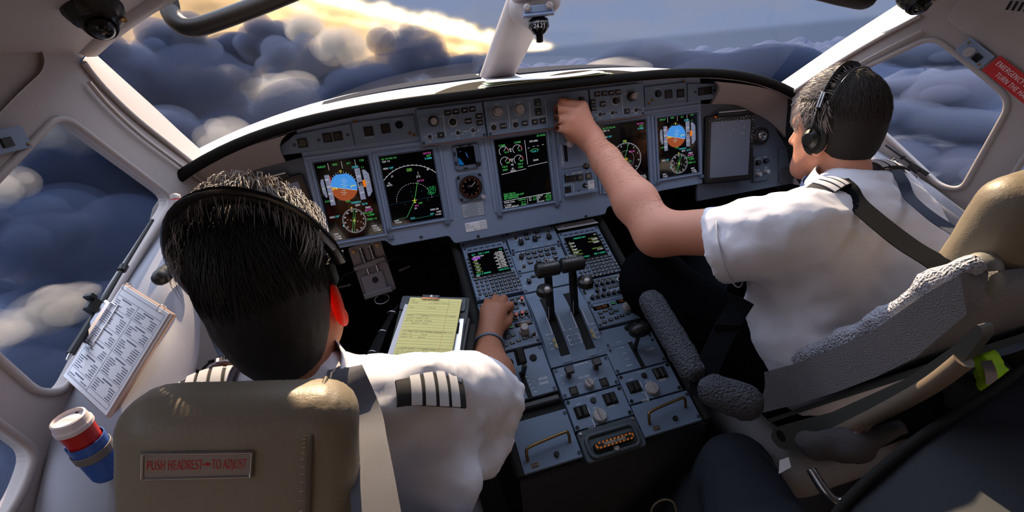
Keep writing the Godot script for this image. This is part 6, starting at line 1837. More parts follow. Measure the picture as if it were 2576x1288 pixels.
func build_overhead() -> void:
	# grab handles over the windshields
	var gl := thing("grab_handle", "dark brown moulded grab handle above the left windshield", "handle", Transform3D(Basis(), Vector3(-0.6374, 1.4603, -0.9353)))
	var g0 := Vector3(-0.6374, 1.4603, -0.9353)
	var brown := mat("handle_brown", Color(0.135, 0.115, 0.10), 0.5)
	part(gl, "bar", tube_mesh(spline([Vector3(0, 0.04, 0), Vector3.ZERO, Vector3(-0.6383, 1.4471, -0.9295) - g0, Vector3(-0.6298, 1.4289, -0.9191) - g0, Vector3(-0.6091, 1.4200, -0.9099) - g0, Vector3(-0.5615, 1.4284, -0.9022) - g0, Vector3(-0.4776, 1.4498, -0.8915) - g0, Vector3(-0.4252, 1.4670, -0.8865) - g0, Vector3(-0.4072, 1.4944, -0.8947) - g0], 5), [0.014], 12, false, Vector2(1.0, 1.0)), brown)
	var gr := thing("grab_handle", "dark brown moulded grab handle above the right windshield", "handle", Transform3D(Basis(), Vector3(0.6613, 1.3778, -0.8394)))
	g0 = Vector3(0.6613, 1.3778, -0.8394)
	part(gr, "bar", tube_mesh(spline([Vector3(0.6779, 1.4191, -0.8543) - g0, Vector3(0.6717, 1.3891, -0.8421) - g0, Vector3(0.6587, 1.3734, -0.8381) - g0, Vector3(0.6293, 1.3792, -0.8479) - g0, Vector3(0.5840, 1.3940, -0.8658) - g0, Vector3(0.4944, 1.4283, -0.9033) - g0, Vector3(0.4785, 1.4680, -0.9254) - g0], 5), [0.016], 12), brown)
	# reading lamps
	for side in 2:
		var c := Vector3(-0.6708, 1.4188, -0.7667) if side == 0 else Vector3(0.6461, 1.3560, -0.7205)
		var s := 0.72 if side == 0 else 0.75
		var lp := thing("reading_lamp", "black swivel reading lamp head in the %s roof corner" % ["left", "right"][side], "lamp", Transform3D(Basis.looking_at(Vector3(0.35 if side == 0 else -0.3, -0.75, 0.75)), c).scaled_local(Vector3.ONE * s))
		part(lp, "housing", shape([[1, Transform3D(Basis(), Vector3(0, 0.008, 0.028)).affine_inverse(), Vector3(0.044, 0.040, 0.034), 0.0], [0, Vector3(0, 0.02, 0.03), Vector3(0.005, 0.05, 0.06), 0.026, 0.034, 0.02]], Vector3(-0.06, -0.05, -0.03), Vector3(0.06, 0.1, 0.1), 0.004, 0.004, 45.0), M.black)
		part(lp, "collar", lathe_mesh([Vector2(0.026, 0.012), Vector2(0.028, 0.0), Vector2(0.024, -0.010), Vector2(0.020, -0.008), Vector2(0, -0.006)], 24), M.black_gloss)
		part(lp, "lens_ball", lathe_mesh([Vector2(0.020, -0.008), Vector2(0.017, -0.018), Vector2(0.009, -0.024), Vector2(0, -0.026)], 24, false), M.black_gloss)
		part(lp, "screw", lathe_cached("lscr", [Vector2(0.005, 0), Vector2(0.005, 0.004), Vector2(0, 0.005)], 12), M.brass, Transform3D(Basis(Vector3.RIGHT, PI), Vector3(-0.036, 0.004, 0.008)))
	# switch plates beside the roof
	var sw := thing("switch_plate", "small grey switch plate on the left window header", "switch", sheet_frame(Vector3(-0.8345, 1.3199, -0.8151), Vector3(-0.8344, 1.2929, -0.8158), Vector3(-0.8458, 1.2929, -0.7640)))
	part(sw, "plate", box_mesh(0.030, 0.055, 0.004, 0.001, 0.003), M.panel)
	part(sw, "rocker", box_mesh(0.012, 0.016, 0.004, 0.001), M.black, at(0.002, -0.006, 0.003))
	part(sw, "screw", lathe_cached("lscr2", [Vector2(0.0025, 0), Vector2(0.0025, 0.002), Vector2(0, 0.0025)], 10), M.brass, at(0.010, 0.022, 0.003))
	sw = thing("switch_plate", "small grey dimmer and switch plate beside the red exit placard", "switch", sheet_frame(Vector3(0.8427, 1.2830, -0.7499), Vector3(0.8527, 1.2458, -0.7044), Vector3(0.8412, 1.2637, -0.7567)))
	part(sw, "plate", box_mesh(0.062, 0.030, 0.004, 0.001, 0.004), M.panel)
	part(sw, "dimmer_knob", lathe_cached("dk", [Vector2(0.009, 0), Vector2(0.009, 0.007), Vector2(0, 0.008)], 16), M.knob_grey, at(-0.008, -0.002, 0.004))
	part(sw, "rocker", box_mesh(0.014, 0.014, 0.004, 0.001), M.black_gloss, at(0.011, -0.002, 0.003))
	for q in [[-0.024, 0.008], [0.024, -0.008]]: part(sw, "screw", lathe_cached("lscr2", [Vector2(0.0025, 0), Vector2(0.0025, 0.002), Vector2(0, 0.0025)], 10), M.brass, at(q[0], q[1], 0.003))
	# emergency exit placard
	var ef := sheet_frame(Vector3(0.8520, 1.2443, -0.6983), Vector3(0.8734, 1.1652, -0.6012), Vector3(0.8512, 1.2273, -0.7023))
	var ew := (Vector3(0.8734, 1.1652, -0.6012) - Vector3(0.8520, 1.2443, -0.6983)).length()
	var ep := thing("exit_placard", "red emergency exit placard with white lettering on the right window header", "placard", ef)
	part(ep, "plate", box_mesh(ew, 0.034, 0.0014), M.red)
	var k := ink(0.0018)
	k.txt(Vector2(-ew * 0.5 + 0.008, 0.0065), "EMERGENCY EXIT", 0.0078, Color(0.8, 0.76, 0.76), -1); k.txt(Vector2(-ew * 0.5 + 0.024, -0.0075), "TURN THE HANDLE", 0.0078, Color(0.8, 0.76, 0.76), -1)
	lettering(ep, k)
	# vent slots in the cover
	var vs := thing("air_grille", "short row of dark vent slots in the right roof cover", "grille", sheet_frame(Vector3(0.8518, 1.3439, -0.6996), Vector3(0.8590, 1.3360, -0.6667), Vector3(0.8526, 1.3326, -0.6956)))
	for i in 6: part(vs, "slot", box_mesh(0.004, 0.016, 0.002, 0.0, 0.0015), M.gap, at(-0.02 + i * 0.009, 0, -0.001))
	# compass on the centre post
	var cm := thing("standby_compass", "small glass magnetic compass hanging on the centre post", "compass", Transform3D(Basis(Vector3.UP, -0.3), Vector3(-0.0081, 1.3921, -0.9870)))
	part(cm, "mount", shape([[0, Vector3(-0.0240, 1.4166, -1.0472) - Vector3(-0.0081, 1.3921, -0.9870), Vector3(-0.0101, 1.3895, -1.0201) - Vector3(-0.0081, 1.3921, -0.9870), 0.022, 0.012, 0.02], [0, Vector3(-0.0208, 1.4320, -1.0534) - Vector3(-0.0081, 1.3921, -0.9870), Vector3(0.0277, 1.4327, -1.0194) - Vector3(-0.0081, 1.3921, -0.9870), 0.026, 0.026, 0.02]], Vector3(-0.09, -0.06, -0.07), Vector3(0.08, 0.11, 0.07), 0.005), M.lining_light, Transform3D(Basis(Vector3.UP, 0.3), Vector3.ZERO))
	part(cm, "bracket", box_mesh(0.058, 0.014, 0.030, 0.002), M.panel, at(0, 0.022, -0.010))
	part(cm, "bracket_lip", box_mesh(0.062, 0.006, 0.040, 0.002), M.panel, at(0, 0.012, -0.014))
	for s in [-1, 1]: part(cm, "white_knob", lathe_cached("wk", [Vector2(0.007, 0), Vector2(0.007, 0.006), Vector2(0.004, 0.009), Vector2(0, 0.009)], 14), M.lining_light, at(s * 0.022, 0.026, 0.018))
	part(cm, "bowl", lathe_mesh([Vector2(0.010, 0.012), Vector2(0.020, 0.006), Vector2(0.021, -0.008), Vector2(0.014, -0.019), Vector2(0.008, -0.022), Vector2(0.007, -0.036), Vector2(0, -0.037)], 24, false), M.black_gloss, Transform3D(Basis(Vector3.RIGHT, -PI / 2), Vector3(0, -0.002, 0)))
	k = ink(0.0)
	k.txt(Vector2(0, 0), "24 21", 0.007, Color(0.8, 0.8, 0.8))
	for i in 9: k.ln(Vector2(-0.012 + i * 0.003, 0.006), Vector2(-0.012 + i * 0.003, 0.009), 0.0007, Color(0.8, 0.8, 0.8))
	stuff(part(cm, "card_print", k.mesh(), M.print, at(0, -0.008, 0.0216)))

func build_footwell() -> void:
	# rudder pedal adjuster
	var f := Transform3D(Basis(Vector3.RIGHT, -0.25) * Basis(Vector3.BACK, 0.10), Vector3(-0.4547, 0.8201, -1.2200))
	var p := thing("pedal_adjuster", "grey metal rudder pedal bracket with twin springs in the left footwell", "bracket", f)
	var gm := mat("bracket_grey", Color(0.42, 0.40, 0.42), 0.45, 0.3)
	part(p, "back_plate", box_mesh(0.090, 0.150, 0.006, 0.001, 0.004), gm, at(0, 0.005, -0.012))
	for s in [-1, 1]:
		var sp := PackedVector3Array()
		for i in 65: sp.append(Vector3(s * 0.013 + cos(i * 0.78) * 0.0065, 0.066 - i * 0.00065, sin(i * 0.78) * 0.0065 + 0.004))
		part(p, "spring", tube_mesh(sp, [0.0013], 5), M.metal)
		part(p, "guide_rod", tube_mesh(PackedVector3Array([Vector3(s * 0.013, 0.072, 0.004), Vector3(s * 0.013, -0.01, 0.004)]), [0.003], 8), M.metal)
		part(p, "bolt", lathe_cached("bolt", [Vector2(0.006, 0), Vector2(0.006, 0.005), Vector2(0, 0.006)], 6), M.brass, at(s * 0.032, 0.066, 0.0))
	var st := begin()
	prism(st, rounded(PackedVector2Array([Vector2(-0.046, 0.028), Vector2(0.042, 0.034), Vector2(0.044, 0.020), Vector2(0.02, 0.018), Vector2(0.0, 0.012), Vector2(-0.02, 0.014), Vector2(-0.046, 0.014)]), 0.005), 0.0, 0.012, 0.002)
	part(p, "yoke", done(st), gm)
	part(p, "slide_plate", box_mesh(0.062, 0.052, 0.008, 0.002, 0.004), gm, at(-0.006, -0.030, 0.002))
	part(p, "plate_hole", lathe_cached("ph", [Vector2(0.009, 0), Vector2(0, 0)], 16), M.gap, at(0, -0.024, 0.0105))
	part(p, "foot_bar", box_mesh(0.078, 0.016, 0.014, 0.003), gm, at(-0.004, -0.062, 0.002))
	var rp := PackedVector3Array()
	for i in 17: rp.append(Vector3(cos(TAU * i / 16.0) * 0.020, -0.083 + sin(TAU * i / 16.0) * 0.013, 0.004))
	part(p, "pull_ring", tube_mesh(rp, [0.0014], 6), M.metal)
	for s in [-1, 1]:
		part(p, "cable", tube_mesh(spline([Vector3(s * 0.04, 0.012, 0), Vector3(s * 0.07, 0.016 + s * 0.004, 0.0), Vector3(s * 0.095, -0.004, -0.004)], 5), [0.0016], 6), M.black)
		part(p, "cylinder", tube_mesh(PackedVector3Array([Vector3(s * 0.068, -0.022, -0.01), Vector3(s * 0.100, -0.018, -0.01)]), [0.009], 12), M.black_gloss)

func rbox(c: Vector3, half: Vector3, r: float, k := 0.0, b := Basis()) -> Array:
	return [2, Transform3D(b, c).affine_inverse(), half, r, k]

func ell(c: Vector3, r: Vector3, k := 0.0, b := Basis()) -> Array:
	return [1, Transform3D(b, c).affine_inverse(), r, k]

func build_seats() -> void:
	# ---- captain's seat ----
	var s := thing("pilot_seat", "captain's seat seen from behind with padded leather headrest and red lettered plate", "seat", at(-0.53, 0.0, -0.35))
	var o := s.position
	var hb := Basis(Vector3.UP, -0.03) * Basis(Vector3.RIGHT, -0.28) * Basis(Vector3.BACK, -0.20)
	var hc := Vector3(-0.5541, 1.0490, -0.3490) - hb * Vector3(-0.024, 0.070, 0.040) - o
	part(s, "headrest", shape([[2, Transform3D(hb, hc).affine_inverse(), Vector3(0.100, 0.122, 0.040), 0.034, 0.0]], hc - Vector3(0.16, 0.17, 0.13), hc + Vector3(0.16, 0.17, 0.13), 0.007, 0.0015, 14.0), M.leather)
	# seam along the headrest's right side and across the top
	var seam := []
	for q in [[0.060, -0.12, 0.0415], [0.062, 0.0, 0.0415], [0.064, 0.070, 0.0415], [0.066, 0.098, 0.034], [0.067, 0.116, 0.016], [0.068, 0.122, -0.012]]: seam.append(hb * Vector3(q[0], q[1], q[2]) + hc)
	part(s, "seam_piping", tube_mesh(spline(seam, 5), [0.0022], 6), mat("piping", Color(0.36, 0.32, 0.28), 0.6))
	for i in 26:
		var p: Vector3 = spline(seam, 8)[i + 6]
		part(s, "stitch", box_mesh(0.003, 0.0012, 0.001), mat("stitching", Color(0.66, 0.60, 0.52), 0.8), Transform3D(hb, p + hb * Vector3(-0.006, 0.0, 0.0012)))
	var pl := part(s, "adjust_plate", ring_mesh(0.084, 0.024, 0.079, 0.0195, 0.003, 0.001), M.metal, Transform3D(hb * Basis(Vector3.BACK, -0.06), hb * Vector3(-0.024, 0.070, 0.0405) + hc), "metal framed plate with red lettering")
	part(pl, "plate_face", box_mesh(0.079, 0.0195, 0.0012), mat("plate_grey", Color(0.52, 0.47, 0.45), 0.35))
	var k := ink(0.0016)
	k.txt(Vector2(-0.037, 0.0005), "PUSH HEADREST", 0.0078, c8(190, 30, 40), -1, 0.0, 0.50)
	k.txt(Vector2(0.037, 0.0005), "TO ADJUST", 0.0078, c8(190, 30, 40), 1, 0.0, 0.50)
	k.ln(Vector2(0.0035, 0.001), Vector2(0.0075, 0.001), 0.0012, c8(190, 30, 40))
	k.tri(Vector2(0.0065, 0.003), Vector2(0.0065, -0.001), Vector2(0.0105, 0.001), c8(190, 30, 40))
	part(pl, "plate_lettering", k.mesh(), M.print)
	var bc := Vector3(-0.535, 0.60, -0.325) - o
	part(s, "backrest", shape([[2, Transform3D(Basis(Vector3.RIGHT, 0.12), bc).affine_inverse(), Vector3(0.225, 0.225, 0.05), 0.045, 0.0]], bc - Vector3(0.26, 0.26, 0.12), bc + Vector3(0.26, 0.26, 0.12), 0.014, 0.003, 8.0), M.leather)
	part(s, "fleece_pad", shape([[2, Transform3D(Basis(Vector3.RIGHT, 0.12), bc + Vector3(0.03, 0.035, -0.05)).affine_inverse(), Vector3(0.20, 0.21, 0.035), 0.03, 0.0]], bc - Vector3(0.26, 0.26, 0.17), bc + Vector3(0.28, 0.28, 0.10), 0.010, 0.010, 34.0), M.fleece)
	part(s, "seat_pan", shape([[2, Transform3D(Basis(), Vector3(0, 0.42, -0.22)).affine_inverse(), Vector3(0.23, 0.06, 0.25), 0.05, 0.0]], Vector3(-0.26, 0.33, -0.5), Vector3(0.26, 0.51, 0.06), 0.016), M.mesh_fabric)
	part(s, "seat_base", box_mesh(0.34, 0.36, 0.36, 0.02), M.console_dark, Transform3D(Basis(Vector3.RIGHT, -PI / 2), Vector3(0, 0.0, -0.2)))
	part(s, "headrest_post", tube_mesh(PackedVector3Array([hc + Vector3(0, -0.1, 0.0), bc + Vector3(0, 0.15, 0.0)]), [0.014], 10), M.seat_metal)
	# ---- first officer's seat: side view, reclined back ----
	s = thing("pilot_seat", "first officer's seat with fleece covered reclined back and grey side frame", "seat", at(0.54, 0.0, -0.48))
	o = s.position
	var cush := PackedVector2Array()
	var front := [Vector3(0.3300, 0.6180, -0.6785), Vector3(0.3300, 0.7403, -0.5617), Vector3(0.3300, 0.8293, -0.4878), Vector3(0.3300, 0.8939, -0.4402), Vector3(0.3300, 0.9846, -0.3882), Vector3(0.3300, 1.0278, -0.3588)]
	var back := [Vector3(0.3300, 0.9793, -0.3379), Vector3(0.3300, 0.8809, -0.3774), Vector3(0.3300, 0.8132, -0.4208), Vector3(0.3300, 0.7383, -0.4753), Vector3(0.3300, 0.6525, -0.5442), Vector3(0.3300, 0.5543, -0.6275)]
	# the padded back, extruded across the seat, dished towards the middle
	var rows := []
	for i in 13:
		var f := i / 12.0
		var x := lerpf(0.33, 0.78, f)
		var dish := Vector3(0, -0.004, 0.03) * sin(PI * f)
		var ring := PackedVector3Array()
		for p: Vector3 in front: ring.append(Vector3(x, p.y, p.z) + dish - o)
		for p: Vector3 in back: ring.append(Vector3(x, p.y, p.z) - o)
		ring.append(ring[0])
		rows.append(ring)
	var st := begin()
	sheet(st, rows, Vector3.ZERO)
	st.set_smooth_group(-1)
	for e in [0, 12]:
		for i in 5:
			var a: int = i; var b: int = 11 - i
			quad(st, rows[e][a], rows[e][a + 1], rows[e][b - 1], rows[e][b])
	part(s, "back_cushion", done(st), M.mesh_fabric)
	# fleece over the front of the back
	var P := []
	for i in 5:
		for x in [0.355, 0.47, 0.60, 0.74]:
			var a: Vector3 = Vector3(x, front[i].y + 0.004, front[i].z - 0.006) - o; var b: Vector3 = Vector3(x, front[i + 1].y + 0.004, front[i + 1].z - 0.006) - o
			P.append([0, a, b, 0.016, 0.016, 0.03])
	part(s, "fleece_cover", shape(P, Vector3(-0.27, 0.55, -0.27), Vector3(0.28, 1.08, 0.18), 0.007, 0.005, 90.0), M.fleece)
	# side frame beam
	var beam := PackedVector2Array()
	var bp := [Vector3(0.3250, 0.5786, -0.5650), Vector3(0.3250, 0.7068, -0.4638), Vector3(0.3250, 0.8583, -0.3680), Vector3(0.3250, 0.9412, -0.3297), Vector3(0.3250, 0.9836, -0.3160), Vector3(0.3250, 0.9719, -0.3061), Vector3(0.3250, 0.9234, -0.3158), Vector3(0.3250, 0.8215, -0.3586), Vector3(0.3250, 0.6783, -0.4343), Vector3(0.3250, 0.5661, -0.5104), Vector3(0.3250, 0.5383, -0.5489), Vector3(0.3250, 0.5465, -0.5718)]
	for p: Vector3 in bp: beam.append(Vector2(-(p.z - o.z), p.y - o.y))
	var bt := Transform3D(Basis(Vector3(0, 0, -1), Vector3(0, 1, 0), Vector3(1, 0, 0)), Vector3(0.325 - o.x, 0, 0))
	for e in 2:
		st = begin()
		prism(st, rounded(beam, 0.012, 3), -0.012 + e * 0.46, 0.012 + e * 0.46, 0.004, bt)
		part(s, "side_frame", done(st), M.seat_metal)
	var piv := Vector3(0.312, Vector3(0.3250, 0.5731, -0.5463).y, Vector3(0.3250, 0.5731, -0.5463).z) - o
	part(s, "pivot_hole", lathe_mesh([Vector2(0.012, 0), Vector2(0.012, 0.004), Vector2(0, 0.004)], 20), M.gap, Transform3D(Basis(Vector3.UP, -PI / 2), piv + Vector3(0.0045, 0, 0)))
	part(s, "raised_rib", tube_mesh(spline([Vector3(0.3180, 0.6269, -0.4729) - o, Vector3(0.3180, 0.7583, -0.3979) - o, Vector3(0.3180, 0.8557, -0.3462) - o, Vector3(0.3180, 0.9238, -0.3181) - o], 5), [0.006, 0.012], 10), mat("seat_rib", Color(0.46, 0.41, 0.36), 0.5))
	part(s, "back_shell", sheet_mesh([PackedVector3Array([Vector3(-0.2, back[1].y, back[1].z + 0.015) - Vector3(0, o.y, o.z), Vector3(0.24, back[1].y, back[1].z + 0.015) - Vector3(0, o.y, o.z)]), PackedVector3Array([Vector3(-0.2, back[5].y, back[5].z + 0.02) - Vector3(0, o.y, o.z), Vector3(0.24, back[5].y, back[5].z + 0.02) - Vector3(0, o.y, o.z)])], Vector3(0, 0, 0.01)), M.seat_metal)
	# headrest on its grey cheek
	hc = Vector3(0.4957, 1.0346, -0.3958) - o
	hb = Basis(Vector3.UP, 0.10) * Basis(Vector3.RIGHT, 0.20)
	part(s, "headrest", shape([[2, Transform3D(hb, hc).affine_inverse(), Vector3(0.105, 0.105, 0.045), 0.04, 0.0]], hc - Vector3(0.15, 0.15, 0.1), hc + Vector3(0.15, 0.15, 0.1), 0.007, 0.0015, 14.0), M.leather)
	var ck := [Vector3(0.3901, 1.0202, -0.3700) - o, Vector3(0.3806, 0.9996, -0.3628) - o, Vector3(0.3665, 0.9774, -0.3561) - o, Vector3(0.3595, 0.9641, -0.3517) - o]
	part(s, "headrest_cheek", shape([[0, ck[0], ck[1], 0.021, 0.020, 0.02], [0, ck[1], ck[2], 0.020, 0.010, 0.02], [0, ck[2], ck[3], 0.010, 0.006, 0.01]], ck[0] - Vector3(0.09, 0.12, 0.06), ck[0] + Vector3(0.05, 0.05, 0.06), 0.004), mat("cheek_grey", Color(0.47, 0.47, 0.45), 0.5))
	# seat cushion and base
	part(s, "seat_pan", shape([[2, Transform3D(Basis(), Vector3(0, 0.46, -0.26)).affine_inverse(), Vector3(0.235, 0.055, 0.25), 0.05, 0.0]], Vector3(-0.27, 0.37, -0.55), Vector3(0.27, 0.55, 0.03), 0.016, 0.004, 20.0), M.mesh_fabric)
	part(s, "seat_bolster", shape([[0, Vector3(0.1293, 0.8272, -0.7509) - o, Vector3(0.1180, 0.7681, -0.5913) - o, 0.027, 0.026, 0.02]], Vector3(-0.50, 0.30, -0.70), Vector3(-0.10, 0.95, 0.2), 0.007, 0.004, 60.0), M.fleece_grey)
	part(s, "hip_bolster", shape([[0, Vector3(0.1179, 0.7697, -0.5244) - o, Vector3(0.1484, 0.7644, -0.4920) - o, 0.030, 0.032, 0.02]], Vector3(-0.55, 0.30, -0.50), Vector3(-0.05, 0.85, 0.3), 0.008, 0.003, 40.0), M.fleece_grey)
	part(s, "seat_base", box_mesh(0.36, 0.36, 0.38, 0.02), M.console_dark, Transform3D(Basis(Vector3.RIGHT, -PI / 2), Vector3(0, 0.0, -0.25)))
	var tb := [Vector3(0.2370, 0.6494, -0.4177) - o, Vector3(0.2372, 0.6321, -0.3872) - o, Vector3(0.2480, 0.6234, -0.3693) - o, Vector3(0.2729, 0.6402, -0.3596) - o, Vector3(0.2993, 0.6616, -0.3630) - o]
	part(s, "tube_loop", tube_mesh(spline(tb, 5), [0.008], 10), M.metal)
	part(s, "document_pouch", shape([[0, Vector3(0.2603, 0.6709, -0.4444) - o, Vector3(0.3162, 0.6799, -0.4123) - o, 0.024, 0.030, 0.02], [0, Vector3(0.3162, 0.6799, -0.4123) - o, Vector3(0.3743, 0.7176, -0.3929) - o, 0.020, 0.012, 0.02]], Vector3(-0.6, 0.3, -0.1), Vector3(0.1, 0.9, 0.4), 0.008, 0.006, 30.0), mat("pouch", Color(0.26, 0.25, 0.26), 0.85))
	var wires := [[Vector3(0.3031, 0.6981, -0.4126), Vector3(0.3230, 0.7149, -0.4155), Vector3(0.3638, 0.7117, -0.4378)], [Vector3(0.3089, 0.6945, -0.4095), Vector3(0.3304, 0.7099, -0.4113), Vector3(0.3765, 0.7073, -0.4327)]]
	for wv in wires: part(s, "cable", tube_mesh(spline([wv[0] - o, wv[1] - o, wv[2] - o], 5), [0.005], 8), mat("cable_pink", Color(0.45, 0.34, 0.33), 0.5))

# ---- heads: local frame, origin in the middle of the skull, face towards -z, x to the person's right ----
func head_prims() -> Array:
	return [
		ell(Vector3(0, 0.032, 0.014), Vector3(0.076, 0.090, 0.098)),
		ell(Vector3(0, -0.040, -0.028), Vector3(0.060, 0.078, 0.070), 0.04),
		[0, Vector3(-0.016, -0.098, -0.072), Vector3(0.016, -0.098, -0.072), 0.020, 0.020, 0.035],
		[0, Vector3(-0.048, -0.062, -0.012), Vector3(-0.016, -0.098, -0.066), 0.022, 0.018, 0.03],
		[0, Vector3(0.048, -0.062, -0.012), Vector3(0.016, -0.098, -0.066), 0.022, 0.018, 0.03],
		[0, Vector3(0, 0.004, -0.092), Vector3(0, -0.032, -0.112), 0.008, 0.012, 0.015],
		[0, Vector3(-0.010, -0.036, -0.098), Vector3(0.010, -0.036, -0.098), 0.009, 0.009, 0.01],
		[0, Vector3(-0.036, 0.018, -0.078), Vector3(0.036, 0.018, -0.078), 0.013, 0.013, 0.02],
		[4, Transform3D(Basis(), Vector3(-0.031, -0.001, -0.094)).affine_inverse(), Vector3(0.017, 0.012, 0.014), 0.012],
		[4, Transform3D(Basis(), Vector3(0.031, -0.001, -0.094)).affine_inverse(), Vector3(0.017, 0.012, 0.014), 0.012],
		[0, Vector3(-0.018, -0.066, -0.088), Vector3(0.018, -0.066, -0.088), 0.007, 0.007, 0.006],
		[3, Vector3(-0.024, -0.066, -0.096), Vector3(0.024, -0.066, -0.096), 0.0022, 0.0022, 0.003],
	]

func ear_mesh() -> ArrayMesh:
	if not glyph_cache.has("ear"):
		glyph_cache["ear"] = shape([ell(Vector3(0, 0, 0), Vector3(0.0075, 0.034, 0.020), 0.0, Basis(Vector3.RIGHT, 0.2)), ell(Vector3(0.002, -0.022, -0.004), Vector3(0.0075, 0.014, 0.012), 0.008), [4, Transform3D(Basis(), Vector3(0.009, 0.004, -0.004)).affine_inverse(), Vector3(0.006, 0.022, 0.012), 0.004]], Vector3(-0.025, -0.05, -0.035), Vector3(0.025, 0.05, 0.035), 0.0025)
	return glyph_cache["ear"]

func eyes(body: Node3D, H: Transform3D) -> void:
	for s in [-1, 1]:
		var e := part(body, "eye", lathe_cached("eye", [Vector2(0, -0.011), Vector2(0.006, -0.009), Vector2(0.010, -0.004), Vector2(0.011, 0.0), Vector2(0.008, 0.008)], 14), mat("eye_white", Color(0.8, 0.78, 0.76), 0.2), H * at(s * 0.031, -0.001, -0.078))
		part(e, "iris", lathe_cached("iris", [Vector2(0.005, -0.0098), Vector2(0, -0.0118)], 12), mat("iris", Color(0.12, 0.07, 0.05), 0.2))

# thin tapered locks that lie on the skull and follow "flow"
func locks(n: int, seed_: int, where: Callable, flow: Callable, len0: float, len1: float, w: float, lift: float, segs := 4) -> ArrayMesh:
	rng.seed = seed_
	var st := begin()
	st.set_smooth_group(1)
	var made := 0
	var tries := 0
	while made < n and tries < n * 12:
		tries += 1
		var d := Vector3(rng.randfn(), rng.randfn(), rng.randfn()).normalized()
		var p := skull(d)
		if not where.call(p, d): continue
		made += 1
		var nrm := d
		var L := rng.randf_range(len0, len1)
		var dir: Vector3 = flow.call(p, d)
		dir = (dir + Vector3(rng.randfn(), rng.randfn(), rng.randfn()) * 0.16)
		dir = (dir - nrm * dir.dot(nrm)).normalized()
		var prev := PackedVector3Array()
		var q := p
		var lf := lift * rng.randf_range(0.4, 1.3)
		for i in segs + 1:
			var f := float(i) / segs
			var side := dir.cross(nrm).normalized()
			var ww := w * (1.0 - 0.85 * f)
			var pos := q + nrm * lf * sin(f * 2.2)
			var ring := PackedVector3Array([pos - side * ww, pos + nrm * ww * 0.9, pos + side * ww])
			if i:
				for k in 3:
					var j := (k + 1) % 3
					quad(st, prev[k], ring[k], ring[j], prev[j])
			prev = ring
			q += dir * L / segs
			# bend round the skull
			var dd := (q - Vector3(0, 0.032, 0.014)).normalized()
			q = q.lerp(skull(dd), 0.8)
			nrm = dd
			dir = (dir - nrm * dir.dot(nrm)).normalized()
	return done(st)

func skull(d: Vector3) -> Vector3:
	var r := Vector3(0.084, 0.099, 0.107)
	var q := d / r
	return Vector3(0, 0.032, 0.014) + d / q.length()

# the place where the surface f is met when coming from p + n * far towards p
func snap(f: Callable, p: Vector3, n: Vector3, far := 0.12) -> Vector3:
	var t := far
	while t > -far:
		var d: float = f.call(p + n * t)
		if d < 0.0005: break
		t -= maxf(d * 0.8, 0.001)
	return p + n * t

func hand_fingers(P: Array, K: Array, M1: Array, T: Array, r: float) -> void:
	for i in 4:
		var rr: float = r * [1.0, 1.05, 1.0, 0.86][i]
		P.append([0, K[i], M1[i], rr * 1.12, rr, 0.004])
		P.append([0, M1[i], T[i], rr, rr * 0.85, 0.003])

func build_people() -> void:
	build_captain()
	build_first_officer()
	build_observer()

func collar(parent: Node3D, c: Vector3, r: Vector2, h: float, tilt: Basis, m: Material) -> void:
	var rows := []
	for i in 5:
		var row := PackedVector3Array()
		var f := i / 4.0
		for k in 33:
			var a := TAU * k / 32.0 - PI / 2
			var rr := 1.0 + 0.10 * (1.0 - f)
			if i >= 3: rr += 0.06
			var y: float = [0.0, h * 0.5, h, h * 0.95, h * 0.15][i]
			if i == 4: rr = 1.22
			row.append(c + tilt * Vector3(cos(a) * r.x * rr, y, sin(a) * r.y * rr))
		rows.append(row)
	part(parent, "collar", sheet_mesh(rows), m)

func epaulette(parent: Node3D, t0: Transform3D, n: int) -> void:
	var t := t0.scaled_local(Vector3.ONE * 0.82)
	var st := begin()
	var rows := []
	for i in 9:
		var x := lerpf(-0.055, 0.055, i / 8.0)
		var row := PackedVector3Array()
		for k in 7:
			var z := lerpf(-0.027, 0.027, k / 6.0)
			row.append(Vector3(x, 0.006 - 2.4 * x * x * 1.6 - 5.0 * z * z, z * (1.0 - 0.25 * smoothstep(0.02, -0.055, x))))
		rows.append(row)
	sheet(st, rows, Vector3(0, -0.006, 0))
	var e := part(parent, "epaulette", done(st), mat("epaulette", Color(0.11, 0.11, 0.13), 0.8), t, "dark shoulder board with pale stripes")
	for s in n:
		var sr := []
		for i in 3:
			var x := -0.036 + s * 0.021 + i * 0.0075
			var row := PackedVector3Array()
			for k in 9:
				var z := lerpf(-0.0285, 0.0285, k / 8.0)
				row.append(Vector3(x, 0.0085 - 3.84 * x * x - 5.0 * z * z, z * (1.0 - 0.22 * smoothstep(0.02, -0.055, x))))
			sr.append(row)
		part(e, "stripe", sheet_mesh(sr, Vector3(0, -0.002, 0)), mat("stripe_white", Color(0.80, 0.80, 0.82), 0.9))

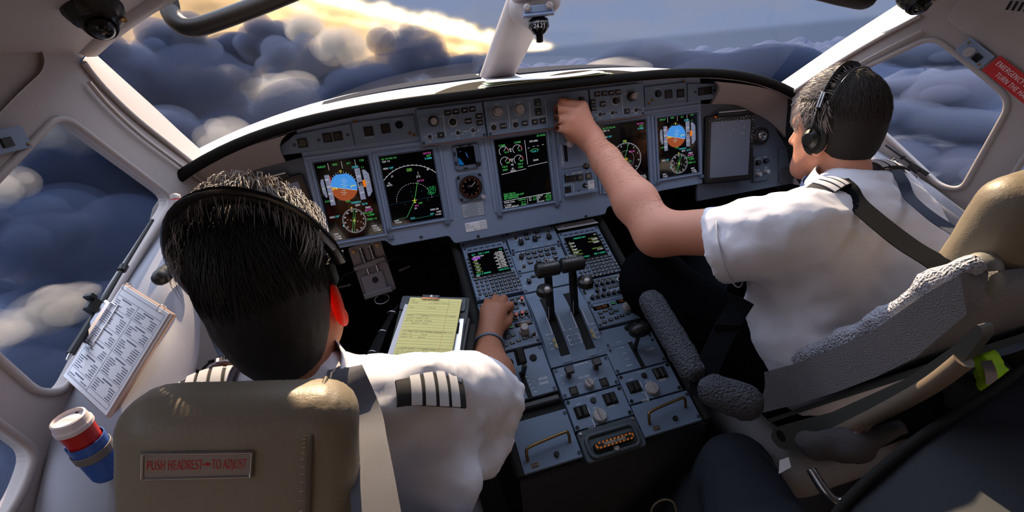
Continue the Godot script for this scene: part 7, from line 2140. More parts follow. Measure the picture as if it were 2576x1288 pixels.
func headset(label: String, H: Transform3D, cups: bool, tilt: float) -> void:
	var h := thing("headset", label, "headset", H)
	var bt := Transform3D(Basis(), Vector3(0, 0.03, 0.012)) * Transform3D(Basis(Vector3.RIGHT, tilt), Vector3.ZERO) * Transform3D(Basis(), Vector3(0, -0.03, -0.012))
	var arc := PackedVector3Array(); var pad := PackedVector3Array(); var wire := PackedVector3Array()
	for i in 25:
		var a := lerpf(-0.05, PI + 0.05, i / 24.0)
		arc.append(Vector3(cos(a) * (0.094 if cups else 0.101), 0.030 + sin(a) * (0.110 if cups else 0.125), 0.012))
		if i >= 5 and i <= 19: pad.append(Vector3(cos(a) * (0.090 if cups else 0.097), 0.030 + sin(a) * (0.1065 if cups else 0.121), 0.012))
		wire.append(Vector3(cos(a) * 0.097, 0.030 + sin(a) * 0.104, 0.030 + 0.012 * sin(a)))
	part(h, "band", tube_mesh(arc, [0.008 if cups else 0.010], 8, false, Vector2(1.0, 0.35), Vector3.BACK), M.black_gloss, bt)
	part(h, "pad", tube_mesh(pad, [0.010], 8, false, Vector2(1.0, 0.4), Vector3.BACK), M.black, bt)
	if cups: part(h, "wire_band", tube_mesh(wire, [0.0016], 6), M.black_gloss, bt)
	for s in [-1, 1]:
		part(h, "slider", box_mesh(0.012, 0.034, 0.006, 0.001), M.metal, bt * Transform3D(Basis(Vector3.BACK, s * 0.30) * Basis(Vector3.UP, s * PI / 2), Vector3(s * (0.088 if cups else 0.096), 0.068, 0.012)))
		if cups:
			part(h, "ear_pad", lathe_mesh([Vector2(0.020, 0), Vector2(0.031, 0.004), Vector2(0.032, 0.014), Vector2(0.026, 0.019), Vector2(0, 0.019)], 24), M.black_soft, Transform3D(Basis(Vector3.UP, s * PI / 2), Vector3(s * 0.074, -0.016, 0.006)).scaled_local(Vector3(1.0, 1.2, 1.0)))
			part(h, "ear_cup", lathe_mesh([Vector2(0.024, 0.016), Vector2(0.022, 0.026), Vector2(0.014, 0.034), Vector2(0, 0.035)], 24), M.black, Transform3D(Basis(Vector3.UP, s * PI / 2), Vector3(s * 0.076, -0.016, 0.004)))
			part(h, "yoke", tube_mesh(spline([Vector3(s * 0.094, 0.034, 0.012), Vector3(s * 0.104, 0.012, 0.010), Vector3(s * 0.108, -0.006, 0.006)], 4), [0.003], 6), M.black_gloss)
		else:
			part(h, "ear_pad", box_mesh(0.026, 0.030, 0.008, 0.002, 0.003), M.black_soft, Transform3D(Basis(Vector3.UP, s * PI / 2), Vector3(s * 0.084, 0.016, 0.016)))
			part(h, "hinge", lathe_cached("hinge", [Vector2(0.003, 0), Vector2(0.003, 0.01), Vector2(0, 0.011)], 10), M.metal, Transform3D(Basis(Vector3.UP, s * PI / 2), Vector3(s * 0.088, 0.036, 0.012)))
	if not cups:
		part(h, "boom", tube_mesh(spline([Vector3(0.090, 0.034, 0.008), Vector3(0.098, 0.026, -0.03), Vector3(0.096, 0.022, -0.05)], 5), [0.0018], 6), M.metal)

func build_captain() -> void:
	var H := Transform3D(Basis(Vector3.UP, -0.06) * Basis(Vector3.RIGHT, -0.05) * Basis(Vector3.BACK, 0.05), Vector3(-0.5256, 1.0808, -0.5989)).scaled_local(Vector3(0.88, 1.07, 0.93))
	var root := thing("person", "pilot in white shirt with four-stripe shoulder boards, dark slick hair, hand on the pedestal", "person", at(-0.53, 0, -0.45))
	var o := root.position
	var W := Transform3D(Basis(), -o)
	var Hl := W * H
	# body: head, neck, right arm and hand in one mesh each at its own resolution
	var inv := Hl.affine_inverse()
	var hp := head_prims()
	var nk := [0, Vector3(0, -0.06, 0.030), Vector3(0, -0.17, 0.050), 0.055, 0.060, 0.03]
	hp.append(nk)
	var body := part(root, "body", shape(hp, Vector3(-0.11, -0.24, -0.14), Vector3(0.11, 0.14, 0.13), 0.0045), M.skin_tan, Hl)
	for s in [-1, 1]: part(body, "ear", ear_mesh(), M.ear_skin, Transform3D(Basis(Vector3.UP, s * 0.45).scaled(Vector3(s, 1, 1)) if s < 0 else Basis(Vector3.UP, 0.45), Vector3(s * 0.081, -0.022, 0.016)))
	eyes(body, Transform3D())
	# hair
	var hh := [ell(Vector3(0, 0.032, 0.014), Vector3(0.084, 0.099, 0.107)), ell(Vector3(0, -0.02, 0.05), Vector3(0.066, 0.080, 0.062), 0.03), [5, Vector3(0, -0.088, 0.05), Vector3(0, -1, -0.25).normalized(), 0.01], [5, Vector3(0, 0.05, -0.062), Vector3(0, -0.62, -0.78).normalized(), 0.01],
		[4, Transform3D(Basis(), Vector3(0.092, -0.05, -0.004)).affine_inverse(), Vector3(0.030, 0.060, 0.034), 0.012], [4, Transform3D(Basis(), Vector3(-0.092, -0.05, -0.004)).affine_inverse(), Vector3(0.030, 0.060, 0.034), 0.012]]
	var hair := part(body, "hair", nets(func(p: Vector3) -> float: return sd(hh, p) + 0.0016 * noise.get_noise_3d(p.x * 170.0, p.y * 30.0, p.z * 60.0), Vector3(-0.11, -0.11, -0.11), Vector3(0.11, 0.15, 0.14), 0.0045, 1.2), M.scalp_black)
	var back_flow := func(p: Vector3, d: Vector3) -> Vector3: return Vector3(d.x * 0.5, -0.9, 0.35) if p.y < 0.10 else Vector3(d.x * 0.7, 0.1, 1.0)
	stuff(part(hair, "hair_locks", locks(2000, 31, func(p: Vector3, d: Vector3) -> bool: return p.z > -0.02 and p.y > -0.085 and (p.y > 0.0 or p.z > 0.06), back_flow, 0.025, 0.06, 0.0012, 0.002), M.hair_black))
	stuff(part(hair, "sun_painted_locks", locks(950, 37, func(p: Vector3, d: Vector3) -> bool: return p.y > 0.070 and p.z < 0.035, func(p: Vector3, d: Vector3) -> Vector3: return Vector3(d.x * 0.9 + 0.15, 0.0, 1.0), 0.035, 0.065, 0.0011, 0.018, 5), M.hair_grey_and_sunlit))  # sun on the dark hair, painted as pale grey strands
	headset("black headset with slim padded band over the captain's dark hair", H, false, 0.52)
	# right arm and hand
	var sh := Vector3(-0.3571, 0.9190, -0.5286); var el := Vector3(-0.2560, 0.7875, -0.6352); var wr := Vector3(-0.2140, 0.7377, -0.8746)
	var P := [[0, sh.lerp(el, 0.5), el, 0.040, 0.042, 0.02], [0, el, el.lerp(wr, 0.35), 0.044, 0.043, 0.02], [0, el.lerp(wr, 0.35), wr, 0.043, 0.028, 0.02]]
	var kn := [Vector3(-0.1582, 0.7815, -0.9318), Vector3(-0.1704, 0.7892, -0.9353), Vector3(-0.1851, 0.7910, -0.9386), Vector3(-0.2006, 0.7868, -0.9413)]
	for i in 4: P.append([0, wr, kn[i], 0.022, 0.0125, 0.018])
	var m1 := [Vector3(-0.1351, 0.7758, -0.9523), Vector3(-0.1452, 0.7864, -0.9711), Vector3(-0.1646, 0.7900, -0.9775), Vector3(-0.1863, 0.7858, -0.9782)]
	var tp := [Vector3(-0.1361, 0.7525, -0.9599), Vector3(-0.1460, 0.7602, -0.9776), Vector3(-0.1648, 0.7638, -0.9839), Vector3(-0.1836, 0.7632, -0.9829)]
	hand_fingers(P, kn, m1, tp, 0.0098)
	P.append([0, wr.lerp(kn[0], 0.3), Vector3(-0.1570, 0.7538, -0.9134), 0.017, 0.012, 0.01]); P.append([0, Vector3(-0.1570, 0.7538, -0.9134), Vector3(-0.1403, 0.7525, -0.9415), 0.012, 0.009, 0.005])
	for q in P:
		q[1] -= o; q[2] -= o
	part(root, "body_arm", shape(P, (sh.min(wr) - o) - Vector3(0.1, 0.14, 0.16), (sh.max(wr) - o) + Vector3(0.17, 0.12, 0.1), 0.0045), M.skin_tan)
	# shirt
	var lsh := Vector3(-0.655, 0.925, -0.60)
	var c := Vector3(-0.51, 0.76, -0.545)
	var S := [[0, sh + Vector3(-0.05, -0.005, 0.0), lsh + Vector3(0.05, 0, 0), 0.052, 0.052, 0.05], rbox(c, Vector3(0.155, 0.20, 0.095), 0.09, 0.05), [0, Vector3(-0.53, 0.962, -0.555), Vector3(-0.53, 0.92, -0.55), 0.062, 0.075, 0.04],
		[0, sh, sh.lerp(el, 0.5), 0.058, 0.064, 0.03], [0, sh.lerp(el, 0.5), sh.lerp(el, 0.98) + Vector3(0.01, -0.015, 0.01), 0.066, 0.070, 0.02], [0, lsh, lsh + Vector3(-0.05, -0.15, -0.12), 0.054, 0.058, 0.03],
		[0, Vector3(-0.3681, 0.8403, -0.5178), Vector3(-0.3568, 0.8030, -0.4754), 0.045, 0.05, 0.05], [0, Vector3(-0.2807, 0.7713, -0.5550), Vector3(-0.3013, 0.7675, -0.5244), 0.034, 0.028, 0.03]]
	S.append([5, sh.lerp(el, 0.86), (el - sh).normalized(), 0.004])
	for q in S:
		if q[0] in [0, 3]:
			q[1] -= o; q[2] -= o
		elif q[0] == 5: q[1] -= o
		else: q[1] = q[1] * Transform3D(Basis(), o)
	var shirt := part(root, "shirt", nets(func(p: Vector3) -> float: return sd(S, p) + 0.006 * noise.get_noise_3d(p.x * 9.0, p.y * 16.0, p.z * 9.0) + 0.010 * pow(absf(noise.get_noise_3d(p.x * 14.0 + p.y * 9.0, p.y * 7.0, p.z * 12.0)), 1.0) - 0.002, Vector3(-0.38, 0.50, -0.48), Vector3(0.40, 1.08, 0.12), 0.009, 1.3), M.shirt)
	collar(shirt, Vector3(-0.530, 0.958, -0.553) - o, Vector2(0.064, 0.068), 0.045, Basis(Vector3.RIGHT, 0.28) * Basis(Vector3.BACK, -0.05), M.shirt)
	var fs := func(p: Vector3) -> float: return sd(S, p)
	var eu := Vector3(0.1, 0.85, 0.5).normalized()
	epaulette(shirt, frame(snap(fs, Vector3(-0.3585, 0.9169, -0.5055) - o, eu) + eu * 0.006, Vector3(-0.3240, 0.9083, -0.5156) - Vector3(-0.4012, 0.9399, -0.5039), eu), 4)
	eu = Vector3(-0.05, 0.9, 0.4).normalized()
	epaulette(shirt, frame(snap(fs, lsh + Vector3(0.03, 0, 0) - o, eu) + eu * 0.006, Vector3(-1, -0.05, 0.0), eu), 4)
	# shoulder strap lies on the shirt
	var h := thing("shoulder_strap", "grey webbing shoulder strap over the captain's right shoulder", "seat belt", Transform3D(Basis(), Vector3(-0.4432, 0.9461, -0.5170)))
	var sp := []
	for q: Vector3 in [Vector3(-0.4666, 0.9069, -0.6399), Vector3(-0.4546, 0.9213, -0.5648)]: sp.append(snap(fs, q - o, eu) + eu * 0.004 + o - h.position)
	for q: Vector3 in [Vector3(-0.4401, 0.9618, -0.4671), Vector3(-0.4324, 0.9719, -0.4022), Vector3(-0.4263, 0.9744, -0.3455), Vector3(-0.4232, 0.9699, -0.3089)]: sp.append(q - h.position)
	part(h, "webbing", strap_mesh(sp, 0.042, 0.0025, Vector3(0.15, 0.75, 0.6)), M.strap_grey)
	# trousers
	var Tq := [rbox(Vector3(-0.53, 0.56, -0.45), Vector3(0.17, 0.08, 0.13), 0.07), [0, Vector3(-0.43, 0.58, -0.50), Vector3(-0.36, 0.66, -0.92), 0.085, 0.062, 0.04], [0, Vector3(-0.63, 0.58, -0.50), Vector3(-0.68, 0.62, -0.92), 0.085, 0.062, 0.04], [0, Vector3(-0.36, 0.66, -0.92), Vector3(-0.38, 0.22, -1.08), 0.060, 0.045, 0.03], [0, Vector3(-0.68, 0.62, -0.92), Vector3(-0.66, 0.22, -1.08), 0.060, 0.045, 0.03]]
	for q in Tq:
		if q[0] == 0:
			q[1] -= o; q[2] -= o
		else: q[1] = q[1] * Transform3D(Basis(), o)
	part(root, "trousers", shape(Tq, Vector3(-0.34, 0.15, -0.75), Vector3(0.34, 0.72, 0.2), 0.016), M.dark_cloth)
	# left forearm glimpsed beside the head, with a watch
	part(root, "left_forearm", shape([[0, lsh + Vector3(-0.06, -0.16, -0.12) - o, Vector3(-0.7204, 0.8254, -0.8224) - o, 0.042, 0.032, 0.02], [0, Vector3(-0.7204, 0.8254, -0.8224) - o, Vector3(-0.7461, 0.7771, -0.9417) - o, 0.030, 0.034, 0.02]], Vector3(-0.35, 0.35, -0.75), Vector3(0.1, 0.95, 0.05), 0.008), M.skin_tan)
	var wt := thing("wristwatch", "steel wristwatch on the captain's left wrist", "watch", frame(Vector3(-0.7205, 0.8403, -0.8066), Vector3(-0.7461, 0.7771, -0.9417) - Vector3(-0.7205, 0.8403, -0.8066), Vector3.UP))
	var rp := PackedVector3Array()
	for i in 20: rp.append(Vector3(0, cos(TAU * i / 20.0) * 0.036, sin(TAU * i / 20.0) * 0.036))
	part(wt, "strap", tube_mesh(rp, [0.006], 6, true), M.metal)
	part(wt, "case", lathe_mesh([Vector2(0.016, 0), Vector2(0.016, 0.006), Vector2(0, 0.007)], 18), M.chrome, Transform3D(Basis(Vector3.RIGHT, -PI / 2), Vector3(0, 0.036, 0)))
	var bl := thing("wristband", "pale blue rubber wristband on the captain's right wrist", "wristband", frame(wr.lerp(el, 0.10), el - wr, Vector3.UP))
	rp = PackedVector3Array()
	for i in 24: rp.append(Vector3(cos(TAU * i / 24.0) * 0.004, cos(TAU * i / 24.0) * 0.033, sin(TAU * i / 24.0) * 0.035))
	part(bl, "band", tube_mesh(rp, [0.0035], 6, true), mat("band_blue", Color(0.36, 0.42, 0.50), 0.4))

func build_first_officer() -> void:
	var H := Transform3D(Basis(Vector3.UP, 0.15) * Basis(Vector3.RIGHT, -0.10) * Basis(Vector3.BACK, -0.04), Vector3(0.5926, 1.1281, -0.7981)).scaled_local(Vector3(0.80, 0.92, 0.82))
	var root := thing("person", "pilot in white short-sleeved shirt with greying hair reaching left arm to the autopilot panel", "person", at(0.52, 0, -0.60))
	var o := root.position
	var Hl := Transform3D(Basis(), -o) * H
	var hp := head_prims()
	hp.append([0, Vector3(0, -0.06, 0.028), Vector3(-0.01, -0.19, 0.075), 0.058, 0.062, 0.03])
	var body := part(root, "body", shape(hp, Vector3(-0.12, -0.25, -0.14), Vector3(0.12, 0.14, 0.14), 0.005), M.skin_fair, Hl)
	for s in [-1, 1]: part(body, "ear", ear_mesh(), M.skin_fair, Transform3D(Basis(Vector3.UP, s * 0.45).scaled(Vector3(s, 1, 1)) if s < 0 else Basis(Vector3.UP, 0.45), Vector3(s * 0.079, -0.022, 0.016)))
	eyes(body, Transform3D())
	var hh := [ell(Vector3(0, 0.032, 0.014), Vector3(0.085, 0.101, 0.108)), ell(Vector3(0, -0.02, 0.045), Vector3(0.068, 0.075, 0.064), 0.03), [5, Vector3(0, -0.080, 0.05), Vector3(0, -1, -0.25).normalized(), 0.01], [5, Vector3(0, 0.05, -0.066), Vector3(0, -0.55, -0.83).normalized(), 0.01],
		[4, Transform3D(Basis(), Vector3(0.092, -0.05, -0.01)).affine_inverse(), Vector3(0.030, 0.060, 0.034), 0.012], [4, Transform3D(Basis(), Vector3(-0.092, -0.05, -0.01)).affine_inverse(), Vector3(0.030, 0.060, 0.034), 0.012]]
	var hair := part(body, "hair", nets(func(p: Vector3) -> float: return sd(hh, p) + 0.0016 * noise.get_noise_3d(p.x * 120.0, p.y * 60.0, p.z * 90.0), Vector3(-0.11, -0.11, -0.12), Vector3(0.11, 0.15, 0.14), 0.005, 1.2), M.scalp_brown)
	stuff(part(hair, "hair_locks", locks(1500, 41, func(p: Vector3, d: Vector3) -> bool: return p.z > 0.0 and p.y > -0.06 and (p.y > 0.0 or p.z > 0.05), func(p: Vector3, d: Vector3) -> Vector3: return Vector3(d.x * 0.6, -1.0, 0.35), 0.02, 0.035, 0.0010, 0.003), M.hair_brown))
	stuff(part(hair, "grey_locks", locks(1100, 43, func(p: Vector3, d: Vector3) -> bool: return p.z < 0.035 and p.y > 0.02, func(p: Vector3, d: Vector3) -> Vector3: return Vector3(d.x * 0.5 - 0.1, 0.4, -1.0) if p.y > 0.07 else Vector3(0, -0.9, 0.3), 0.018, 0.035, 0.0011, 0.012), M.hair_grey_and_sunlit))
	headset("black headset with large round ear cups over the first officer's greying hair", H, true, 0.10)
	# left arm and hand
	var sh := Vector3(0.3622, 0.9863, -0.6429); var el := Vector3(0.1959, 0.9399, -0.8426); var wr := Vector3(0.1712, 1.1117, -1.1370)
	var P := [[0, sh, el, 0.055, 0.047, 0.02], [0, el, el.lerp(wr, 0.30), 0.047, 0.050, 0.03], [0, el.lerp(wr, 0.30), el.lerp(wr, 0.75), 0.050, 0.036, 0.02], [0, el.lerp(wr, 0.75), wr, 0.036, 0.030, 0.02]]
	var kn := [Vector3(0.1526, 1.1987, -1.1412), Vector3(0.1301, 1.1864, -1.1311), Vector3(0.1128, 1.1680, -1.1280), Vector3(0.1007, 1.1470, -1.1327)]
	for i in 4: P.append([0, wr, kn[i], 0.024, 0.0135, 0.02])
	var m1 := [Vector3(0.0997, 1.2134, -1.1558), Vector3(0.0813, 1.1993, -1.1494), Vector3(0.0739, 1.1757, -1.1476), Vector3(0.0730, 1.1513, -1.1516)]
	var tp := [Vector3(0.1093, 1.1985, -1.1817), Vector3(0.0985, 1.1828, -1.1791), Vector3(0.0942, 1.1642, -1.1761), Vector3(0.0941, 1.1440, -1.1727)]
	hand_fingers(P, kn, m1, tp, 0.0105)
	P.append([0, wr.lerp(kn[3], 0.35), Vector3(0.1217, 1.1211, -1.1537), 0.019, 0.013, 0.012]); P.append([0, Vector3(0.1217, 1.1211, -1.1537), Vector3(0.1022, 1.1496, -1.1696), 0.012, 0.010, 0.006])
	for q in P:
		q[1] -= o; q[2] -= o
	part(root, "body_arm", shape(P, (sh.min(wr).min(el) - o) - Vector3(0.09, 0.09, 0.1), (sh.max(wr).max(el) - o) + Vector3(0.08, 0.14, 0.1), 0.005), M.skin_fair)
	# fine hair on the forearm
	rng.seed = 9
	var st := begin()
	st.set_smooth_group(1)
	for i in 900:
		var f := rng.randf_range(0.0, 0.9)
		var c: Vector3 = el.lerp(wr, f) - o
		var ax: Vector3 = (wr - el).normalized()
		var r0 := (0.050 if f < 0.5 else lerpf(0.050, 0.033, (f - 0.5) / 0.5)) * 0.985
		var nr: Vector3 = ax.cross(Vector3(rng.randfn(), rng.randfn(), rng.randfn())).normalized()
		if nr.dot(Vector3(-0.2, 0.6, 0.75)) < 0.1: continue
		var b: Vector3 = c + nr * r0
		var tip: Vector3 = b + nr * 0.004 + (ax * -0.4 + ax.cross(nr) * rng.randf_range(0.5, 1.0)).normalized() * rng.randf_range(0.008, 0.016)
		var w := ax * 0.00018
		tri(st, b - w, b + w, tip); tri(st, b - w, tip, b + nr * 0.0004)
	stuff(part(root, "arm_hair", done(st), M.fine_hair))
	# right hand on the side stick
	part(root, "right_hand", shape([[0, Vector3(0.5986, 0.9537, -0.7731) - o, Vector3(0.5955, 0.9645, -0.8126) - o, 0.024, 0.020, 0.02], [0, Vector3(0.5921, 0.9560, -0.8208) - o, Vector3(0.5890, 0.9765, -0.8309) - o, 0.011, 0.009, 0.006], [0, Vector3(0.6018, 0.9489, -0.8152) - o, Vector3(0.5962, 0.9573, -0.8316) - o, 0.010, 0.009, 0.004], [0, Vector3(0.6049, 0.9372, -0.8091) - o, Vector3(0.5898, 0.9446, -0.8274) - o, 0.010, 0.009, 0.004], [0, Vector3(0.6044, 0.9259, -0.8040) - o, Vector3(0.5871, 0.9315, -0.8221) - o, 0.010, 0.008, 0.004], [0, Vector3(0.6040, 0.9154, -0.7993) - o, Vector3(0.5864, 0.9192, -0.8166) - o, 0.009, 0.007, 0.004], [0, Vector3(0.5874, 0.9274, -0.7863) - o, Vector3(0.5882, 0.9575, -0.7999) - o, 0.022, 0.022, 0.01], [0, Vector3(0.5986, 0.9537, -0.7731) - o, Vector3(0.72, 0.86, -0.72) - o, 0.026, 0.042, 0.02]], Vector3(-0.05, 0.2, -0.5), Vector3(0.32, 1.05, 0.1), 0.006), M.skin_fair)
	# shirt
	var rsh := Vector3(0.685, 0.965, -0.73)
	var S := [[0, Vector3(0.45, 0.975, -0.675), Vector3(0.63, 0.975, -0.715), 0.062, 0.062, 0.03], [0, sh + Vector3(0.03, -0.012, 0.0), rsh, 0.070, 0.070, 0.05], rbox(Vector3(0.53, 0.835, -0.66), Vector3(0.195, 0.17, 0.115), 0.10, 0.06, Basis(Vector3.RIGHT, -0.10)), rbox(Vector3(0.53, 0.68, -0.615), Vector3(0.185, 0.13, 0.125), 0.10, 0.07), [0, Vector3(0.553, 0.998, -0.722), Vector3(0.545, 0.955, -0.70), 0.058, 0.080, 0.04],
		[0, sh, Vector3(0.3234, 0.9586, -0.6904), 0.072, 0.078, 0.04], [0, Vector3(0.3234, 0.9586, -0.6904), Vector3(0.2603, 0.9200, -0.7670), 0.080, 0.083, 0.02], [0, rsh, Vector3(0.72, 0.86, -0.72), 0.070, 0.066, 0.03], [5, Vector3(0.2708, 0.9210, -0.7424), (Vector3(0.2476, 0.9159, -0.7626) - Vector3(0.3188, 0.9564, -0.6849)).normalized(), 0.005]]
	for q in S:
		if q[0] in [0, 3]:
			q[1] -= o; q[2] -= o
		elif q[0] == 5: q[1] -= o
		else: q[1] = q[1] * Transform3D(Basis(), o)
	var shirt := part(root, "shirt", nets(func(p: Vector3) -> float: return sd(S, p) + 0.006 * noise.get_noise_3d(p.x * 7.0, p.y * 14.0, p.z * 7.0) + 0.013 * absf(noise.get_noise_3d(p.x * 10.0 + p.y * 9.0, p.y * 6.0 - p.z * 5.0, p.z * 9.0)) - 0.003, Vector3(-0.42, 0.5, -0.38), Vector3(0.32, 1.14, 0.2), 0.010, 1.3), M.shirt)
	# sleeve hem band
	var ax := (Vector3(0.2476, 0.9159, -0.7626) - Vector3(0.3188, 0.9564, -0.6849)).normalized()
	var hem := PackedVector3Array()
	var hs := ax.cross(Vector3.UP).normalized(); var hu := hs.cross(ax).normalized()
	for i in 29: hem.append(Vector3(0.2894, 0.9344, -0.7215) - o + (hs * cos(TAU * i / 28.0) + hu * sin(TAU * i / 28.0)) * 0.0835)
	part(shirt, "sleeve_seam", tube_mesh(hem, [0.0016], 6), mat("shirt_seam", Color(0.74, 0.74, 0.78), 0.9))
	collar(shirt, Vector3(0.558, 1.000, -0.722) - o, Vector2(0.060, 0.063), 0.045, Basis(Vector3.RIGHT, 0.22) * Basis(Vector3.BACK, -0.05), M.shirt)
	var fs := func(p: Vector3) -> float: return sd(S, p)
	var eu := Vector3(-0.15, 0.95, 0.2).normalized()
	epaulette(shirt, frame(snap(fs, Vector3(0.4479, 1.0105, -0.6669) - o, eu) + eu * 0.006, Vector3(-1, -0.16, 0.15), eu), 3)
	epaulette(shirt, frame(snap(fs, rsh + Vector3(-0.03, 0, 0) - o, Vector3(0.1, 1, 0.1).normalized()) + Vector3(0, 0.006, 0), Vector3(1, -0.12, 0.05), Vector3(0.1, 1, 0.1)), 3)
	for s in 2:
		var h := thing("shoulder_strap", ["black webbing strap from the first officer's left shoulder to the headrest", "blue-black webbing strap from the first officer's right shoulder to the headrest"][s], "seat belt", Transform3D(Basis(), Vector3(0.4016, 1.0563, -0.5865) if s == 0 else Vector3(0.4909, 1.0611, -0.5669)))
		var sp := []
		for q: Vector3 in ([Vector3(0.4969, 1.0124, -0.6896), Vector3(0.4746, 1.0110, -0.6493), Vector3(0.4566, 1.0070, -0.6068)] if s == 0 else [Vector3(0.6570, 1.0182, -0.6982), Vector3(0.6293, 1.0153, -0.6586), Vector3(0.6013, 1.0137, -0.6196)]): sp.append(snap(fs, q - o, eu) + eu * 0.004 + o - h.position)
		for q: Vector3 in ([Vector3(0.4082, 1.0129, -0.4862), Vector3(0.3788, 1.0113, -0.4137), Vector3(0.3710, 1.0040, -0.3672)] if s == 0 else [Vector3(0.5363, 1.0182, -0.5362), Vector3(0.5018, 1.0157, -0.4758), Vector3(0.4651, 1.0184, -0.4184)]): sp.append(q - h.position)
		part(h, "webbing", strap_mesh(sp, 0.034 if s == 0 else 0.020, 0.0025, Vector3(-0.35, 0.75, 0.45)), M.strap if s == 0 else mat("strap_blue", Color(0.12, 0.16, 0.25), 0.7))
	# lanyard
	var ly := thing("lanyard", "blue lanyard ribbon round the first officer's collar", "lanyard", Transform3D(Basis(), Vector3(0.558, 1.008, -0.722)))
	var rows := [PackedVector3Array(), PackedVector3Array()]
	var tb := Basis(Vector3.RIGHT, 0.22) * Basis(Vector3.BACK, -0.05)
	for i in 33:
		var a := TAU * i / 32.0
		for k in 2: rows[k].append(tb * Vector3(cos(a) * 0.077, -0.006 + 0.012 * k, sin(a) * 0.080))
	part(ly, "ribbon", sheet_mesh(rows, Vector3(0, 0, 0.0015)), mat("lanyard_blue", Color(0.10, 0.20, 0.42), 0.7))
	part(ly, "clip", box_mesh(0.018, 0.014, 0.004, 0.001), M.black, Transform3D(tb, tb * Vector3(0.038, 0.0, 0.073)))
	# trousers and lap strap
	var Tq := [rbox(Vector3(0.53, 0.58, -0.60), Vector3(0.17, 0.08, 0.13), 0.07), [0, Vector3(0.43, 0.60, -0.64), Vector3(0.2091, 0.8068, -0.8798), 0.090, 0.075, 0.04], [0, Vector3(0.63, 0.60, -0.64), Vector3(0.66, 0.66, -1.02), 0.085, 0.062, 0.04], [0, Vector3(0.2091, 0.8068, -0.8798), Vector3(0.33, 0.25, -1.15), 0.068, 0.048, 0.03], [0, Vector3(0.66, 0.66, -1.02), Vector3(0.66, 0.25, -1.15), 0.062, 0.045, 0.03]]
	for q in Tq:
		if q[0] == 0:
			q[1] -= o; q[2] -= o
		else: q[1] = q[1] * Transform3D(Basis(), o)
	part(root, "trousers", shape(Tq, Vector3(-0.45, 0.18, -0.65), Vector3(0.3, 0.85, 0.2), 0.014, 0.004, 12.0), M.dark_cloth)
	var lb := thing("lap_belt", "dark webbing lap belt across the first officer's hip", "seat belt", Transform3D(Basis(), Vector3(0.1810, 0.8288, -0.5812)))
	var lo := lb.position
	part(lb, "webbing", strap_mesh([Vector3(0.2651, 0.8590, -0.6421) - lo, Vector3(0.2094, 0.8377, -0.6121) - lo, Vector3(0.1620, 0.8045, -0.5860) - lo, Vector3(0.1252, 0.7662, -0.5661) - lo, Vector3(0.1058, 0.7409, -0.5480) - lo], 0.040, 0.0025, Vector3(-0.6, 0.4, 0.6)), M.strap)
	part(lb, "buckle", box_mesh(0.046, 0.020, 0.005, 0.001), M.strap, frame(Vector3(0.1989, 0.8301, -0.6056) - lo, Vector3(1, -0.1, 0.4), Vector3(0.2, 1, -0.2)))

func build_observer() -> void:
	var root := thing("person", "knee of a seated observer in dark grey jeans behind the pedestal", "person", at(0.10, 0, -0.30))
	var o := root.position
	var kn := Vector3(0.2338, 0.4820, -0.5671)
	var hip := Vector3(0.0777, 0.5602, -0.2805)
	var P := [[0, kn - o, hip - o, 0.074, 0.105, 0.02], [0, kn + Vector3(0.0, -0.01, 0.0) - o, Vector3(0.0610, 0.2111, -0.5978) - o, 0.070, 0.060, 0.03]]
	part(root, "body", nets(func(p: Vector3) -> float: return sd(P, p) + 0.004 * noise.get_noise_3d(p.x * 16.0, p.y * 22.0, p.z * 14.0) + 0.0015 * noise.get_noise_3d(p.x * 50.0, p.y * 30.0, p.z * 50.0), Vector3(-0.35, -0.05, -0.55), Vector3(0.40, 0.85, 0.45), 0.010, 1.3), M.jeans)
	var sm := spline([Vector3(0.2530, 0.5630, -0.5319) - o, Vector3(0.2502, 0.5664, -0.4891) - o, Vector3(0.2286, 0.5692, -0.4393) - o, Vector3(0.2021, 0.5772, -0.3931) - o], 6)
	part(root, "side_seam", tube_mesh(sm, [0.0018], 5), mat("jeans_seam", Color(0.09, 0.10, 0.12), 0.9))

